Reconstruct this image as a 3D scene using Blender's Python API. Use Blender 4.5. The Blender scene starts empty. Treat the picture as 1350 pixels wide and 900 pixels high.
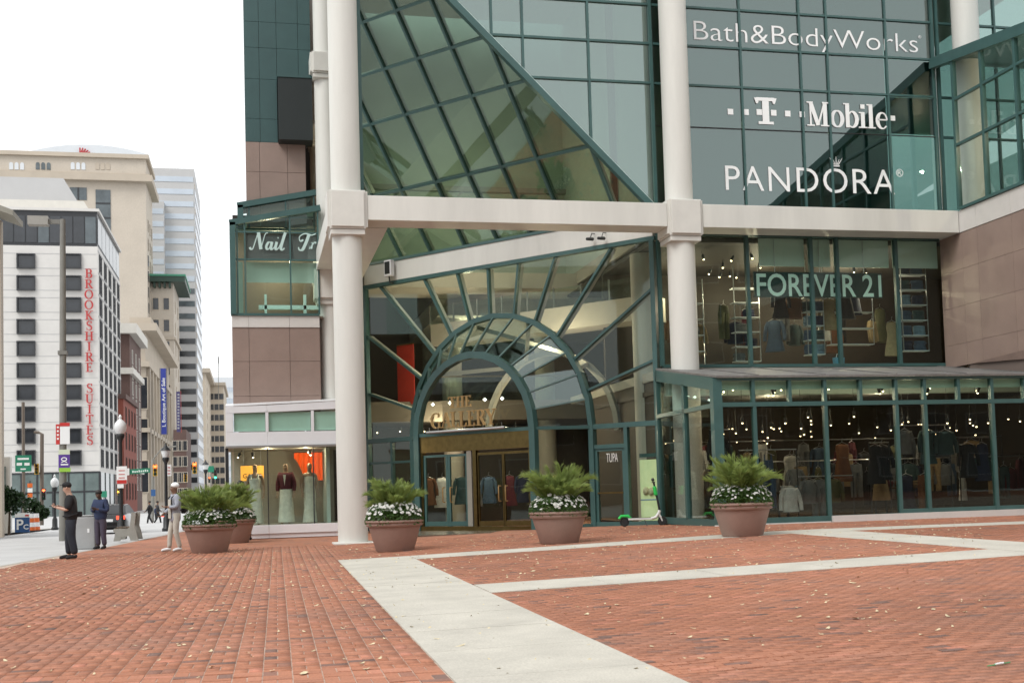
import bpy, bmesh, math, random
import numpy as np
from mathutils import Vector, Matrix
random.seed(7); rng = np.random.default_rng(11)
R = math.radians
S = bpy.context.scene
COL = S.collection
# ---------------------------------------------------------------- camera
F, CXP, CYP, HC = 1545.0, 675.0, 560.7, 1.4          # focal length and centre in photo pixels, eye height in metres
YAW, PITCH, ROLL = R(12.53), R(3.145), R(-1.65)
_cy, _sy, _cp, _sp = math.cos(YAW), math.sin(YAW), math.cos(PITCH), math.sin(PITCH)
FW = Vector((_sy*_cp, _cy*_cp, _sp)); _r = Vector((_cy, -_sy, 0)); _u = _r.cross(FW)
RT = math.cos(ROLL)*_r + math.sin(ROLL)*_u; UP = -math.sin(ROLL)*_r + math.cos(ROLL)*_u
CAMP = Vector((0, 0, HC))
cam = bpy.data.cameras.new('camera'); camo = bpy.data.objects.new('camera', cam); COL.objects.link(camo)
cam.sensor_width = 36; cam.lens = F/1350*36; cam.shift_y = (CYP-450)/1350
cam.clip_start = .1; cam.clip_end = 3000
camo.matrix_world = Matrix(((RT.x, UP.x, -FW.x, CAMP.x), (RT.y, UP.y, -FW.y, CAMP.y), (RT.z, UP.z, -FW.z, CAMP.z), (0, 0, 0, 1)))
cam.dof.use_dof = True; cam.dof.focus_distance = 27; cam.dof.aperture_fstop = 4.0
S.camera = camo
# ---------------------------------------------------------------- sky, sun, exposure (overcast noon)
SUN_EL, SUN_AZ = R(50), R(230)          # azimuth clockwise from +Y: behind the camera, a little left
w = bpy.data.worlds.new('World'); S.world = w; w.use_nodes = True
nt = w.node_tree; nt.nodes.clear()
sky = nt.nodes.new('ShaderNodeTexSky'); sky.sky_type = 'NISHITA'; sky.sun_disc = False
sky.sun_elevation = SUN_EL; sky.sun_rotation = SUN_AZ; sky.air_density = 1.2; sky.dust_density = 4
hs = nt.nodes.new('ShaderNodeHueSaturation'); hs.inputs['Saturation'].default_value = .12
mx = nt.nodes.new('ShaderNodeMix'); mx.data_type = 'RGBA'; mx.inputs[0].default_value = .80
mx.inputs[7].default_value = (9.6, 9.75, 9.9, 1)      # the cloud sheet
bg = nt.nodes.new('ShaderNodeBackground'); bg.inputs[1].default_value = .115
out = nt.nodes.new('ShaderNodeOutputWorld')
nt.links.new(sky.outputs[0], hs.inputs['Color']); nt.links.new(hs.outputs[0], mx.inputs[6])
nt.links.new(mx.outputs[2], bg.inputs[0]); nt.links.new(bg.outputs[0], out.inputs[0])
sl = bpy.data.lights.new('sun', 'SUN'); sl.energy = 1.4; sl.angle = R(25); sl.color = (1, .97, .93)
so = bpy.data.objects.new('sun', sl); COL.objects.link(so)
sd = Vector((math.sin(SUN_AZ)*math.cos(SUN_EL), math.cos(SUN_AZ)*math.cos(SUN_EL), math.sin(SUN_EL)))
so.rotation_euler = sd.to_track_quat('Z', 'Y').to_euler()
S.view_settings.view_transform = 'Standard'; S.view_settings.look = 'None'
S.view_settings.exposure = .38; S.view_settings.gamma = 1; S.view_settings.use_curve_mapping = False
S.render.engine = 'CYCLES'
cy = S.cycles; cy.max_bounces = 8; cy.diffuse_bounces = 3; cy.glossy_bounces = 4; cy.transmission_bounces = 4
cy.transparent_max_bounces = 24; cy.use_denoising = True; cy.caustics_reflective = False; cy.caustics_refractive = False
cy.sample_clamp_indirect = 4; cy.blur_glossy = .5
# ---------------------------------------------------------------- surveying helpers: photo pixel -> point on a world plane
def ray(x, y): return FW + RT*((x-CXP)/F) - UP*((y-CYP)/F)
def onY(x, y, Y): d = ray(x, y); return CAMP + d*(Y/d.y)
def onX(x, y, X): d = ray(x, y); return CAMP + d*(X/d.x)
def onZ(x, y, Z): d = ray(x, y); return CAMP + d*((Z-HC)/d.z)
def onP(x, y, p, n): d = ray(x, y); return CAMP + d*((Vector(p)-CAMP).dot(n)/d.dot(n))
def gz(x, y):
    """height of the gently ramped plaza"""
    t = min(max((x-2.2)*.027, 0), .27)
    return t*(1-.05*min(max(y-29, 0), 10))*(1-.02*min(max(25-y, 0), 20))
def gz_np(x, y): return np.clip((x-2.2)*.027, 0, .27)*(1-.05*np.clip(y-29, 0, 10))*(1-.02*np.clip(25-y, 0, 20))
def onG(x, y):
    p = onZ(x, y, 0)
    for _ in range(8): p = onZ(x, y, gz(p.x, p.y))
    return p
# ---------------------------------------------------------------- materials
M = {}
def mat(name, col, rough=.6, var=.12, scale=3., bump=0., bscale=40., metal=0., spec=.5, col2=None, coat=0., emit=None, estr=0., fine=0., streak=0.):
    m = bpy.data.materials.new(name); m.use_nodes = True; M[name] = m
    n = m.node_tree.nodes; L = m.node_tree.links; b = n['Principled BSDF']
    b.inputs['Roughness'].default_value = rough; b.inputs['Metallic'].default_value = metal
    b.inputs['Specular IOR Level'].default_value = spec; b.inputs['Coat Weight'].default_value = coat
    c = (*col, 1)
    if emit: b.inputs['Emission Color'].default_value = (*emit, 1); b.inputs['Emission Strength'].default_value = estr
    if var > 0 or col2:
        tc = n.new('ShaderNodeTexCoord'); tx = n.new('ShaderNodeTexNoise'); tx.inputs['Scale'].default_value = scale
        tx.inputs['Detail'].default_value = 6; tx.inputs['Roughness'].default_value = .65
        L.new(tc.outputs['Object'], tx.inputs['Vector'])
        mp = tc.outputs['Object']
        if streak:
            mpn = n.new('ShaderNodeMapping'); mpn.inputs['Scale'].default_value = (1, 1, streak); L.new(tc.outputs['Object'], mpn.inputs['Vector']); L.new(mpn.outputs[0], tx.inputs['Vector'])
        rp = n.new('ShaderNodeValToRGB'); rp.color_ramp.elements[0].position = .3; rp.color_ramp.elements[1].position = .7
        lo = tuple(v*(1-var) for v in col); hi = tuple(min(v*(1+var), 1) for v in col)
        if col2: lo, hi = col, col2
        rp.color_ramp.elements[0].color = (*lo, 1); rp.color_ramp.elements[1].color = (*hi, 1)
        L.new(tx.outputs['Fac'], rp.inputs[0]); cs = rp.outputs[0]
        if fine:
            t2 = n.new('ShaderNodeTexNoise'); t2.inputs['Scale'].default_value = bscale; t2.inputs['Detail'].default_value = 3
            L.new(tc.outputs['Object'], t2.inputs['Vector'])
            r2 = n.new('ShaderNodeMapRange'); r2.inputs[1].default_value = .35; r2.inputs[2].default_value = .65; r2.inputs[3].default_value = 1-fine; r2.inputs[4].default_value = 1+fine
            L.new(t2.outputs['Fac'], r2.inputs[0])
            mm = n.new('ShaderNodeVectorMath'); mm.operation = 'SCALE'; L.new(cs, mm.inputs[0]); L.new(r2.outputs[0], mm.inputs['Scale']); cs = mm.outputs[0]
        L.new(cs, b.inputs['Base Color'])
        r3 = n.new('ShaderNodeMapRange'); r3.inputs[3].default_value = max(rough-.08, .02); r3.inputs[4].default_value = min(rough+.08, 1)
        L.new(tx.outputs['Fac'], r3.inputs[0]); L.new(r3.outputs[0], b.inputs['Roughness'])
        if bump:
            t4 = n.new('ShaderNodeTexNoise'); t4.inputs['Scale'].default_value = bscale; t4.inputs['Detail'].default_value = 4
            L.new(tc.outputs['Object'], t4.inputs['Vector'])
            bp = n.new('ShaderNodeBump'); bp.inputs['Strength'].default_value = bump; bp.inputs['Distance'].default_value = .01
            L.new(t4.outputs['Fac'], bp.inputs['Height']); L.new(bp.outputs[0], b.inputs['Normal'])
    else: b.inputs['Base Color'].default_value = c
    return m
def glass(name, tint, f0, rough=0., wav=0.):
    """thin pane: see-through tint plus a mirror part that grows towards grazing angles"""
    m = bpy.data.materials.new(name); m.use_nodes = True; M[name] = m
    n = m.node_tree.nodes; L = m.node_tree.links; n.clear()
    o = n.new('ShaderNodeOutputMaterial'); mxs = n.new('ShaderNodeMixShader'); tr = n.new('ShaderNodeBsdfTransparent'); gl = n.new('ShaderNodeBsdfGlossy')
    tr.inputs[0].default_value = (*tint, 1); gl.inputs['Roughness'].default_value = rough; gl.inputs['Color'].default_value = (.88, .98, .955, 1)
    lw = n.new('ShaderNodeLayerWeight'); lw.inputs[0].default_value = .5
    pw = n.new('ShaderNodeMath'); pw.operation = 'POWER'; pw.inputs[1].default_value = 4.5
    mr = n.new('ShaderNodeMapRange'); mr.inputs[3].default_value = f0; mr.inputs[4].default_value = 1
    L.new(lw.outputs['Facing'], pw.inputs[0]); L.new(pw.outputs[0], mr.inputs[0]); L.new(mr.outputs[0], mxs.inputs[0])
    L.new(tr.outputs[0], mxs.inputs[1]); L.new(gl.outputs[0], mxs.inputs[2]); L.new(mxs.outputs[0], o.inputs[0])
    if wav:
        tc = n.new('ShaderNodeTexCoord'); t = n.new('ShaderNodeTexNoise'); t.inputs['Scale'].default_value = .9; t.inputs['Detail'].default_value = 1.5
        oi = n.new('ShaderNodeObjectInfo'); va = n.new('ShaderNodeVectorMath'); va.operation = 'ADD'
        sc = n.new('ShaderNodeMath'); sc.operation = 'MULTIPLY'; sc.inputs[1].default_value = 60; L.new(oi.outputs['Random'], sc.inputs[0])
        L.new(tc.outputs['Object'], va.inputs[0]); L.new(sc.outputs[0], va.inputs[1]); L.new(va.outputs[0], t.inputs['Vector'])
        bp = n.new('ShaderNodeBump'); bp.inputs['Strength'].default_value = wav; bp.inputs['Distance'].default_value = .05
        L.new(t.outputs['Fac'], bp.inputs['Height']); L.new(bp.outputs[0], gl.inputs['Normal'])
    return m
def emis(name, col, s):
    m = bpy.data.materials.new(name); m.use_nodes = True; M[name] = m
    n = m.node_tree.nodes; L = m.node_tree.links; n.clear()
    o = n.new('ShaderNodeOutputMaterial'); e = n.new('ShaderNodeEmission'); e.inputs[0].default_value = (*col, 1); e.inputs[1].default_value = s
    L.new(e.outputs[0], o.inputs[0]); return m
mat('cream', (.65, .65, .605), .55, .10, .8, .15, 60, fine=.02, streak=.15)
mat('cream_trim', (.64, .635, .59), .55, .05, 2., .1, 60)
mat('granite', (.275, .20, .168), .55, .08, 1.5, .1, 90, fine=.22)
mat('granite_white', (.62, .60, .57), .5, .05, 2, .05, 90, fine=.04)
mat('joint', (.16, .125, .108), .9, 0)
mat('green_metal', (.045, .108, .102), .38, .12, 2., .04, 30, spec=.5)
mat('green_panel', (.035, .085, .085), .45, .10, 1.3, .05, 60, fine=.1)
mat('white_metal', (.74, .75, .77), .35, .03, 1.5)
mat('dark_metal', (.02, .022, .024), .45, .1, 5)
mat('grey_metal', (.24, .235, .22), .5, .1, 5)
mat('brass', (.17, .125, .05), .32, .15, 6, metal=1.)
mat('gold', (.40, .26, .11), .45, .15, 8, metal=.6)
mat('steel', (.5, .5, .5), .3, .05, 6, metal=1.)
mat('concrete', (.475, .45, .39), .85, .13, 1.1, .35, 55, fine=.10)
mat('kerbstone', (.40, .385, .35), .85, .1, 2, .3, 50, fine=.08)
mat('asphalt', (.46, .46, .455), .9, .10, .5, .4, 60, fine=.08)
mat('terracotta', (.30, .20, .165), .6, .08, 3, .1, 60, fine=.05)
mat('soil', (.03, .022, .016), .95, .3, 20)
mat('leaf', (.07, .14, .03), .5, .35, 9)
mat('leaf_dark', (.022, .055, .014), .5, .35, 5)
mat('frond', (.25, .33, .09), .55, .30, 6)
mat('petal', (.82, .82, .78), .6, .04, 20)
mat('bark', (.10, .075, .05), .9, .3, 10, .4, 30)
mat('dry_leaf', (.62, .53, .34), .7, .35, 30)
mat('grey_film', (.20, .215, .23), .35, .05, .7)
mat('vinyl_white', (.86, .88, .88), .5, 0)
mat('vinyl_mint', (.76, .93, .88), .5, 0)
mat('vinyl_plum', (.17, .145, .155), .5, .06, 2)
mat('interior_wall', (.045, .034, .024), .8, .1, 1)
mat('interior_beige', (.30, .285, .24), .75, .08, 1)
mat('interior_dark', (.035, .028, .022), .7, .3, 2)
mat('interior_mint', (.52, .62, .56), .6, .05, 1)
mat('wood', (.10, .06, .03), .45, .25, 4, streak=.3)
mat('rear_panel', (.022, .014, .008), .6, .3, 1)
mat('floor_tile', (.15, .12, .09), .25, .15, 1.5)
mat('red_cloth', (.42, .028, .016), .8, .15, 3)
mat('orange_cloth_glow', (.80, .10, .02), .8, .15, 6, emit=(1, .16, .02), estr=.25)  # drape cloth is given a faint glow of its own, though no lamp
mat('roof_metal', (.16, .155, .15), .62, .3, 1.2, .1, 10, fine=.1)
glass('glass_coated', (.36, .50, .47), .23, wav=.03)
glass('glass_slope', (.60, .72, .66), .085, wav=.08)
glass('glass_sign', (.36, .50, .47), .165, wav=.03)
glass('glass_vault', (.72, .80, .78), .10, wav=.03)
glass('glass_clear', (.86, .91, .89), .028, wav=.03)
glass('glass_store', (.78, .80, .77), .022, wav=.03)
glass('glass_mint', (.90, .975, .945), .03, wav=.03)
emis('bulb_warm', (1, .76, .44), 9)
emis('bulb_white', (1, .93, .8), 14)
def leafy(name, k=.4):
    n = M[name].node_tree.nodes; L = M[name].node_tree.links; b = n['Principled BSDF']; o = n['Material Output']; t = n.new('ShaderNodeBsdfTranslucent'); mx_ = n.new('ShaderNodeMixShader'); mx_.inputs[0].default_value = k
    src = b.inputs['Base Color'].links[0].from_socket; L.new(src, t.inputs[0]); L.new(b.outputs[0], mx_.inputs[1]); L.new(t.outputs[0], mx_.inputs[2]); L.new(mx_.outputs[0], o.inputs[0])
for k_ in ('leaf', 'frond', 'leaf_dark', 'petal'): leafy(k_)
mat('inner_frame', (.42, .42, .38), .5, .06, 2)
# ---------------------------------------------------------------- mesh builders
class MB:
    def __init__(s): s.v = []; s.f = []; s.sm = False
    def quadbox(s, c):           # 8 corners: bottom 4 ccw, top 4 ccw
        b = len(s.v); s.v += [tuple(p) for p in c]
        s.f += [(b, b+3, b+2, b+1), (b+4, b+5, b+6, b+7), (b, b+1, b+5, b+4), (b+1, b+2, b+6, b+5), (b+2, b+3, b+7, b+6), (b+3, b, b+4, b+7)]; return s
    def box(s, x0, y0, z0, x1, y1, z1):
        return s.quadbox([(x0, y0, z0), (x1, y0, z0), (x1, y1, z0), (x0, y1, z0), (x0, y0, z1), (x1, y0, z1), (x1, y1, z1), (x0, y1, z1)])
    def obox(s, o, a, b, c):     # corner o and three edge vectors
        o, a, b, c = map(Vector, (o, a, b, c)); return s.quadbox([o, o+a, o+a+b, o+b, o+c, o+a+c, o+a+b+c, o+b+c])
    def bar(s, p, q, wd, dp, nrm):   # rectangular bar p->q, width wd in the plane, depth dp along nrm (centred)
        p, q, nrm = Vector(p), Vector(q), Vector(nrm).normalized(); d = (q-p).normalized(); t = d.cross(nrm).normalized()*wd*.5; n2 = nrm*dp*.5
        return s.quadbox([p-t-n2, p+t-n2, p+t+n2, p-t+n2, q-t-n2, q+t-n2, q+t+n2, q-t+n2])
    def prism(s, poly, d):       # polygon (3d points) pushed along d
        b = len(s.v); n = len(poly); d = Vector(d); s.v += [tuple(p) for p in poly] + [tuple(Vector(p)+d) for p in poly]
        s.f += [tuple(range(b+n-1, b-1, -1)), tuple(range(b+n, b+2*n))] + [(b+i, b+(i+1) % n, b+n+(i+1) % n, b+n+i) for i in range(n)]; return s
    def quad(s, *p): b = len(s.v); s.v += [tuple(x) for x in p]; s.f.append(tuple(range(b, b+len(p)))); return s
    def tube(s, pts, rad, n=8, cap=True):
        pts = [Vector(p) for p in pts]; rad = rad if isinstance(rad, (list, tuple)) else [rad]*len(pts); b = len(s.v)
        for i, p in enumerate(pts):
            d = (pts[min(i+1, len(pts)-1)]-pts[max(i-1, 0)]).normalized(); a = d.orthogonal().normalized() if i == 0 else (a-d*a.dot(d)).normalized(); c = d.cross(a)
            for k in range(n): t = 2*math.pi*k/n; s.v.append(tuple(p+(a*math.cos(t)+c*math.sin(t))*rad[i]))
        for i in range(len(pts)-1):
            for k in range(n): s.f.append((b+i*n+k, b+i*n+(k+1) % n, b+(i+1)*n+(k+1) % n, b+(i+1)*n+k))
        if cap: s.f.append(tuple(range(b+n-1, b-1, -1))); e = b+(len(pts)-1)*n; s.f.append(tuple(range(e, e+n)))
        return s
    def lathe(s, prof, c=(0, 0, 0), n=24, sx=1, sy=1):
        b = len(s.v); m = len(prof)
        for (r_, z) in prof:
            for k in range(n): t = 2*math.pi*k/n; s.v.append((c[0]+r_*sx*math.cos(t), c[1]+r_*sy*math.sin(t), c[2]+z))
        for i in range(m-1):
            for k in range(n): s.f.append((b+i*n+k, b+i*n+(k+1) % n, b+(i+1)*n+(k+1) % n, b+(i+1)*n+k))
        s.f.append(tuple(range(b+n-1, b-1, -1))); e = b+(m-1)*n; s.f.append(tuple(range(e, e+n))); return s
    def ball(s, c, rx, ry=None, rz=None, n=12, m=8):
        ry = ry or rx; rz = rz or rx
        pr = [(max(math.sin(math.pi*i/m), .02), -math.cos(math.pi*i/m)*rz) for i in range(m+1)]
        return s.lathe([(p[0], p[1]) for p in pr], c, n, rx, ry)
    def mesh(s, name, mt, origin=(0, 0, 0), smooth=False):
        me = bpy.data.meshes.new(name); o = Vector(origin)
        me.from_pydata([(a-o.x, b-o.y, c-o.z) for a, b, c in s.v], [], s.f)
        for x in (mt if isinstance(mt, (list, tuple)) else [mt]): me.materials.append(M[x] if isinstance(x, str) else x)
        if smooth:
            me.polygons.foreach_set('use_smooth', [True]*len(me.polygons))
            try: me.set_sharp_from_angle(angle=R(38))
            except Exception: pass
        return me
    def build(s, name, mt, parent=None, smooth=False, origin=None, bevel=0):
        og = WO[parent.name] if parent else (origin or (0, 0, 0))
        ob = bpy.data.objects.new(name, s.mesh(name, mt, og, smooth)); COL.objects.link(ob)
        if parent: ob.parent = parent
        else: ob.location = og
        WO[ob.name] = og
        if bevel: bv = ob.modifiers.new('b', 'BEVEL'); bv.width = bevel; bv.segments = 2; bv.limit_method = 'ANGLE'
        return ob
WO = {}                          # world origin of every object, children keep their root's
def tag(o, label=None, cat=None, group=None, kind=None):
    for k, v in (('label', label), ('category', cat), ('group', group), ('kind', kind)):
        if v: o[k] = v
    return o
def empty(name, loc, label=None, cat=None, group=None, rz=0):
    o = bpy.data.objects.new(name, None); COL.objects.link(o); o.location = loc; o.rotation_euler = (0, 0, rz); o.empty_display_size = .3
    WO[o.name] = Vector(loc); return tag(o, label, cat, group)
def local(name, label=None, cat=None, group=None):
    """an Empty to be built round the origin and moved afterwards"""
    return empty(name, (0, 0, 0), label, cat, group)
def inst(me, name, parent, loc=(0, 0, 0), rot=(0, 0, 0), scale=(1, 1, 1)):
    """another object on shared mesh data, placed in its parent's frame"""
    ob = bpy.data.objects.new(name, me); COL.objects.link(ob); ob.location = loc; ob.rotation_euler = rot; ob.scale = scale
    if parent: ob.parent = parent
    return ob
def copy_tree(o, parent=None):
    c = o.copy(); COL.objects.link(c); c.parent = parent
    for ch in list(o.children): copy_tree(ch, c)
    return c
def place(o, loc, rz=0, sc=1): o.location = loc; o.rotation_euler = (0, 0, rz); o.scale = (sc,)*3; return o
def lamp(name, loc, power, col=(1, .8, .55), size=.03, parent=None):
    l = bpy.data.lights.new(name, 'POINT'); l.energy = power; l.color = col; l.shadow_soft_size = size
    o = bpy.data.objects.new(name, l); COL.objects.link(o); o.location = loc
    if parent: o.parent = parent
    return o
# ---------------------------------------------------------------- lettering
def txt(s, size=1., xs=1., off=0., ext=.006):
    """outline text as mesh data in the XY plane, baseline at y=0, left edge x=0; returns (verts, faces, width)"""
    cu = bpy.data.curves.new('t', 'FONT'); cu.body = s; cu.size = size; cu.offset = off; cu.extrude = ext; cu.resolution_u = 4
    ob = bpy.data.objects.new('t', cu); COL.objects.link(ob); bpy.context.view_layer.update()
    me = ob.evaluated_get(bpy.context.evaluated_depsgraph_get()).to_mesh()
    vs = [Vector(v.co) for v in me.vertices]; fs = [tuple(p.vertices) for p in me.polygons]
    bpy.data.objects.remove(ob)
    x0 = min(v.x for v in vs); vs = [Vector(((v.x-x0)*xs, v.y, v.z)) for v in vs]
    return vs, fs, max(v.x for v in vs)
def put(vs, fs, o, ex, ey, en, mb=None):
    """lay flat lettering in the plane o + x*ex + y*ey, proud along en"""
    mb = mb or MB(); b = len(mb.v); o, ex, ey, en = map(Vector, (o, ex, ey, en))
    mb.v += [tuple(o+ex*v.x+ey*v.y+en*v.z) for v in vs]; mb.f += [tuple(b+i for i in f) for f in fs]; return mb
def stroke(vs, fs, pts, wd, z=0., th=.012, closed=False):
    """a pen stroke of given width(s) through pts"""
    n = len(pts); wd = wd if isinstance(wd, (list, tuple)) else [wd]*n; b = len(vs)
    for i, p in enumerate(pts):
        p = Vector((p[0], p[1])); a = Vector(pts[i-1] if (i or closed) else pts[0]); c = Vector(pts[(i+1) % n] if (i < n-1 or closed) else pts[-1])
        d = (c-a).normalized(); t = Vector((-d.y, d.x))*wd[i]*.5
        for q, zz in ((p-t, z), (p+t, z), (p+t, z+th), (p-t, z+th)): vs.append(Vector((q.x, q.y, zz)))
    for i in range(n if closed else n-1):
        j = (i+1) % n
        for k in range(4): fs.append((b+i*4+k, b+i*4+(k+1) % 4, b+j*4+(k+1) % 4, b+j*4+k))
    if not closed: fs.append((b+3, b+2, b+1, b)); e = b+(n-1)*4; fs.append((e, e+1, e+2, e+3))
def arc(cx, cy_, rx, ry, a0, a1, n=14): return [(cx+rx*math.cos(R(a0+(a1-a0)*i/n)), cy_+ry*math.sin(R(a0+(a1-a0)*i/n))) for i in range(n+1)]
def serif_glyph(ch, k=.13, t=.045):
    """Roman serif letter, cap height 1; k thick stem, t hairline; returns verts, faces, advance"""
    v, f = [], []; z = [0.]; sw = k*1.15
    def st(pts, wd, closed=False): stroke(v, f, pts, wd, z[0], closed=closed); z[0] += .0012
    def ser(x, y, ww=None): ww = ww or k*2.3; st([(x-ww/2, y), (x+ww/2, y)], t)
    def stem(x, y0=0., y1=1., wd=None, s0=True, s1=True):
        st([(x, y0), (x, y1)], wd or k)
        if s0: ser(x, y0+t/2)
        if s1: ser(x, y1-t/2)
    A = .75
    if ch == 'T': stem(.36, s1=False); st([(.03, 1-t/2), (.69, 1-t/2)], t*1.3); st([(.05, 1), (.05, .78)], [t*2, t*.6]); st([(.67, 1), (.67, .78)], [t*2, t*.6]); A = .72
    elif ch == 'H': stem(.17); stem(.63); st([(.17, .52), (.63, .52)], t); A = .8
    elif ch == 'E': stem(.17); st([(.17, 1-t/2), (.56, 1-t/2)], t); st([(.17, t/2), (.58, t/2)], t); st([(.17, .52), (.44, .52)], t); st([(.55, 1), (.55, .8)], [t*2, t*.6]); st([(.57, 0), (.57, .22)], [t*2, t*.6]); st([(.43, .62), (.43, .42)], t); A = .66
    elif ch == 'L': stem(.17); st([(.17, t/2), (.56, t/2)], t); st([(.55, 0), (.55, .24)], [t*2, t*.6]); A = .62
    elif ch == 'A': st([(.37, .98), (.64, .02)], k); st([(.37, .98), (.1, .02)], t*1.2); st([(.2, .34), (.54, .34)], t); ser(.1, t/2, k*1.7); ser(.64, t/2); A = .74
    elif ch == 'Y': st([(.08, .98), (.36, .45)], k); st([(.64, .98), (.37, .45)], t*1.2); st([(.36, .48), (.36, 0)], k); ser(.36, t/2); ser(.1, 1-t/2); ser(.63, 1-t/2, k*1.7); A = .72
    elif ch in 'RB':
        stem(.17); st([(.17, 1-t/2)]+arc(.36, .76, .2, .22, 88, -88)+[(.17, .53)], [t]+[t+(k-t)*math.sin(math.pi*i/14) for i in range(15)]+[t])
        if ch == 'R': st([(.36, .53), (.66, .02)], k*.95); ser(.66, t/2, k*1.6); A = .74
        else: st([(.17, .53)]+arc(.38, .27, .23, .25, 88, -88)+[(.17, t/2)], [t]+[t+(k-t)*math.sin(math.pi*i/14) for i in range(15)]+[t]); A = .7
    elif ch in 'OG':
        if ch == 'O': st(arc(.4, .5, .34, .48, 0, 345, 23), [t+(k-t)*abs(math.cos(2*math.pi*i/24)) for i in range(24)], True)
        else: st(arc(.42, .5, .35, .48, 48, 330, 22), [t+(k-t)*max(0, -math.cos(R(48+282*i/22))) for i in range(23)]); stem(.68, .02, .42, k*.9, False); st([(.66, .98), (.66, .72)], [t, t*1.8])
        A = .82
    elif ch == 'S': st([(.5, .8)]+arc(.32, .76, .2, .22, 40, 260, 10)+arc(.32, .26, .22, .25, 80, -140, 10), [t]*4+[k*.8]*5+[k]*6+[k*.8]*4+[t]*4); st([(.52, 1), (.52, .74)], t); st([(.09, 0), (.09, .28)], t); A = .62
    elif ch == 'K': stem(.17); st([(.6, .98), (.2, .42)], t*1.2); st([(.3, .56), (.64, .02)], k); ser(.62, 1-t/2, k*1.8); ser(.64, t/2, k*1.8); A = .74
    elif ch == 'I': stem(.17); A = .36
    elif ch == 'U': st([(.17, .98), (.17, .3)]+arc(.4, .3, .23, .28, 180, 360, 10)+[(.63, .98)], [k, k]+[k-(k-t)*i/10 for i in range(11)]+[t]); ser(.17, 1-t/2); ser(.63, 1-t/2, k*1.8); A = .8
    elif ch == 'M': st([(.15, .02), (.15, .98)], t*1.2); st([(.16, .98), (.43, .04)], k); st([(.43, .04), (.7, .98)], t*1.2); st([(.71, .02), (.71, .98)], k); ser(.13, 1-t/2, k*1.6); ser(.15, t/2, k*2); ser(.71, t/2); ser(.73, 1-t/2, k*1.6); A = .88
    elif ch == 'o': st(arc(.28, .34, .2, .33, 0, 345, 23), [t+(k-t)*abs(math.cos(2*math.pi*i/24)) for i in range(24)], True); A = .54
    elif ch == 'b': stem(.13, 0, 1., s0=False, s1=False); ser(.08, 1-t/2, k*1.4); st([(.13, .5)]+arc(.3, .34, .19, .32, 100, -100)+[(.13, .1)], [t]+[t+(k-t)*math.sin(math.pi*i/14) for i in range(15)]+[t]); A = .56
    elif ch == 'i': stem(.15, 0, .66, s1=False); ser(.1, .66-t/2, k*1.4); st([(.15, .8), (.15, .98)], k*1.1); A = .3
    elif ch == 'l': stem(.15, 0, 1., s1=False); ser(.1, 1-t/2, k*1.4); A = .3
    elif ch == 'e': st([(.1, .38), (.46, .38)]+arc(.28, .34, .19, .33, 8, 320, 16), [t, t]+[t+(k-t)*max(0, -math.cos(R(8+312*i/16))) for i in range(17)]); A = .52
    return v, f, A
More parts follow.
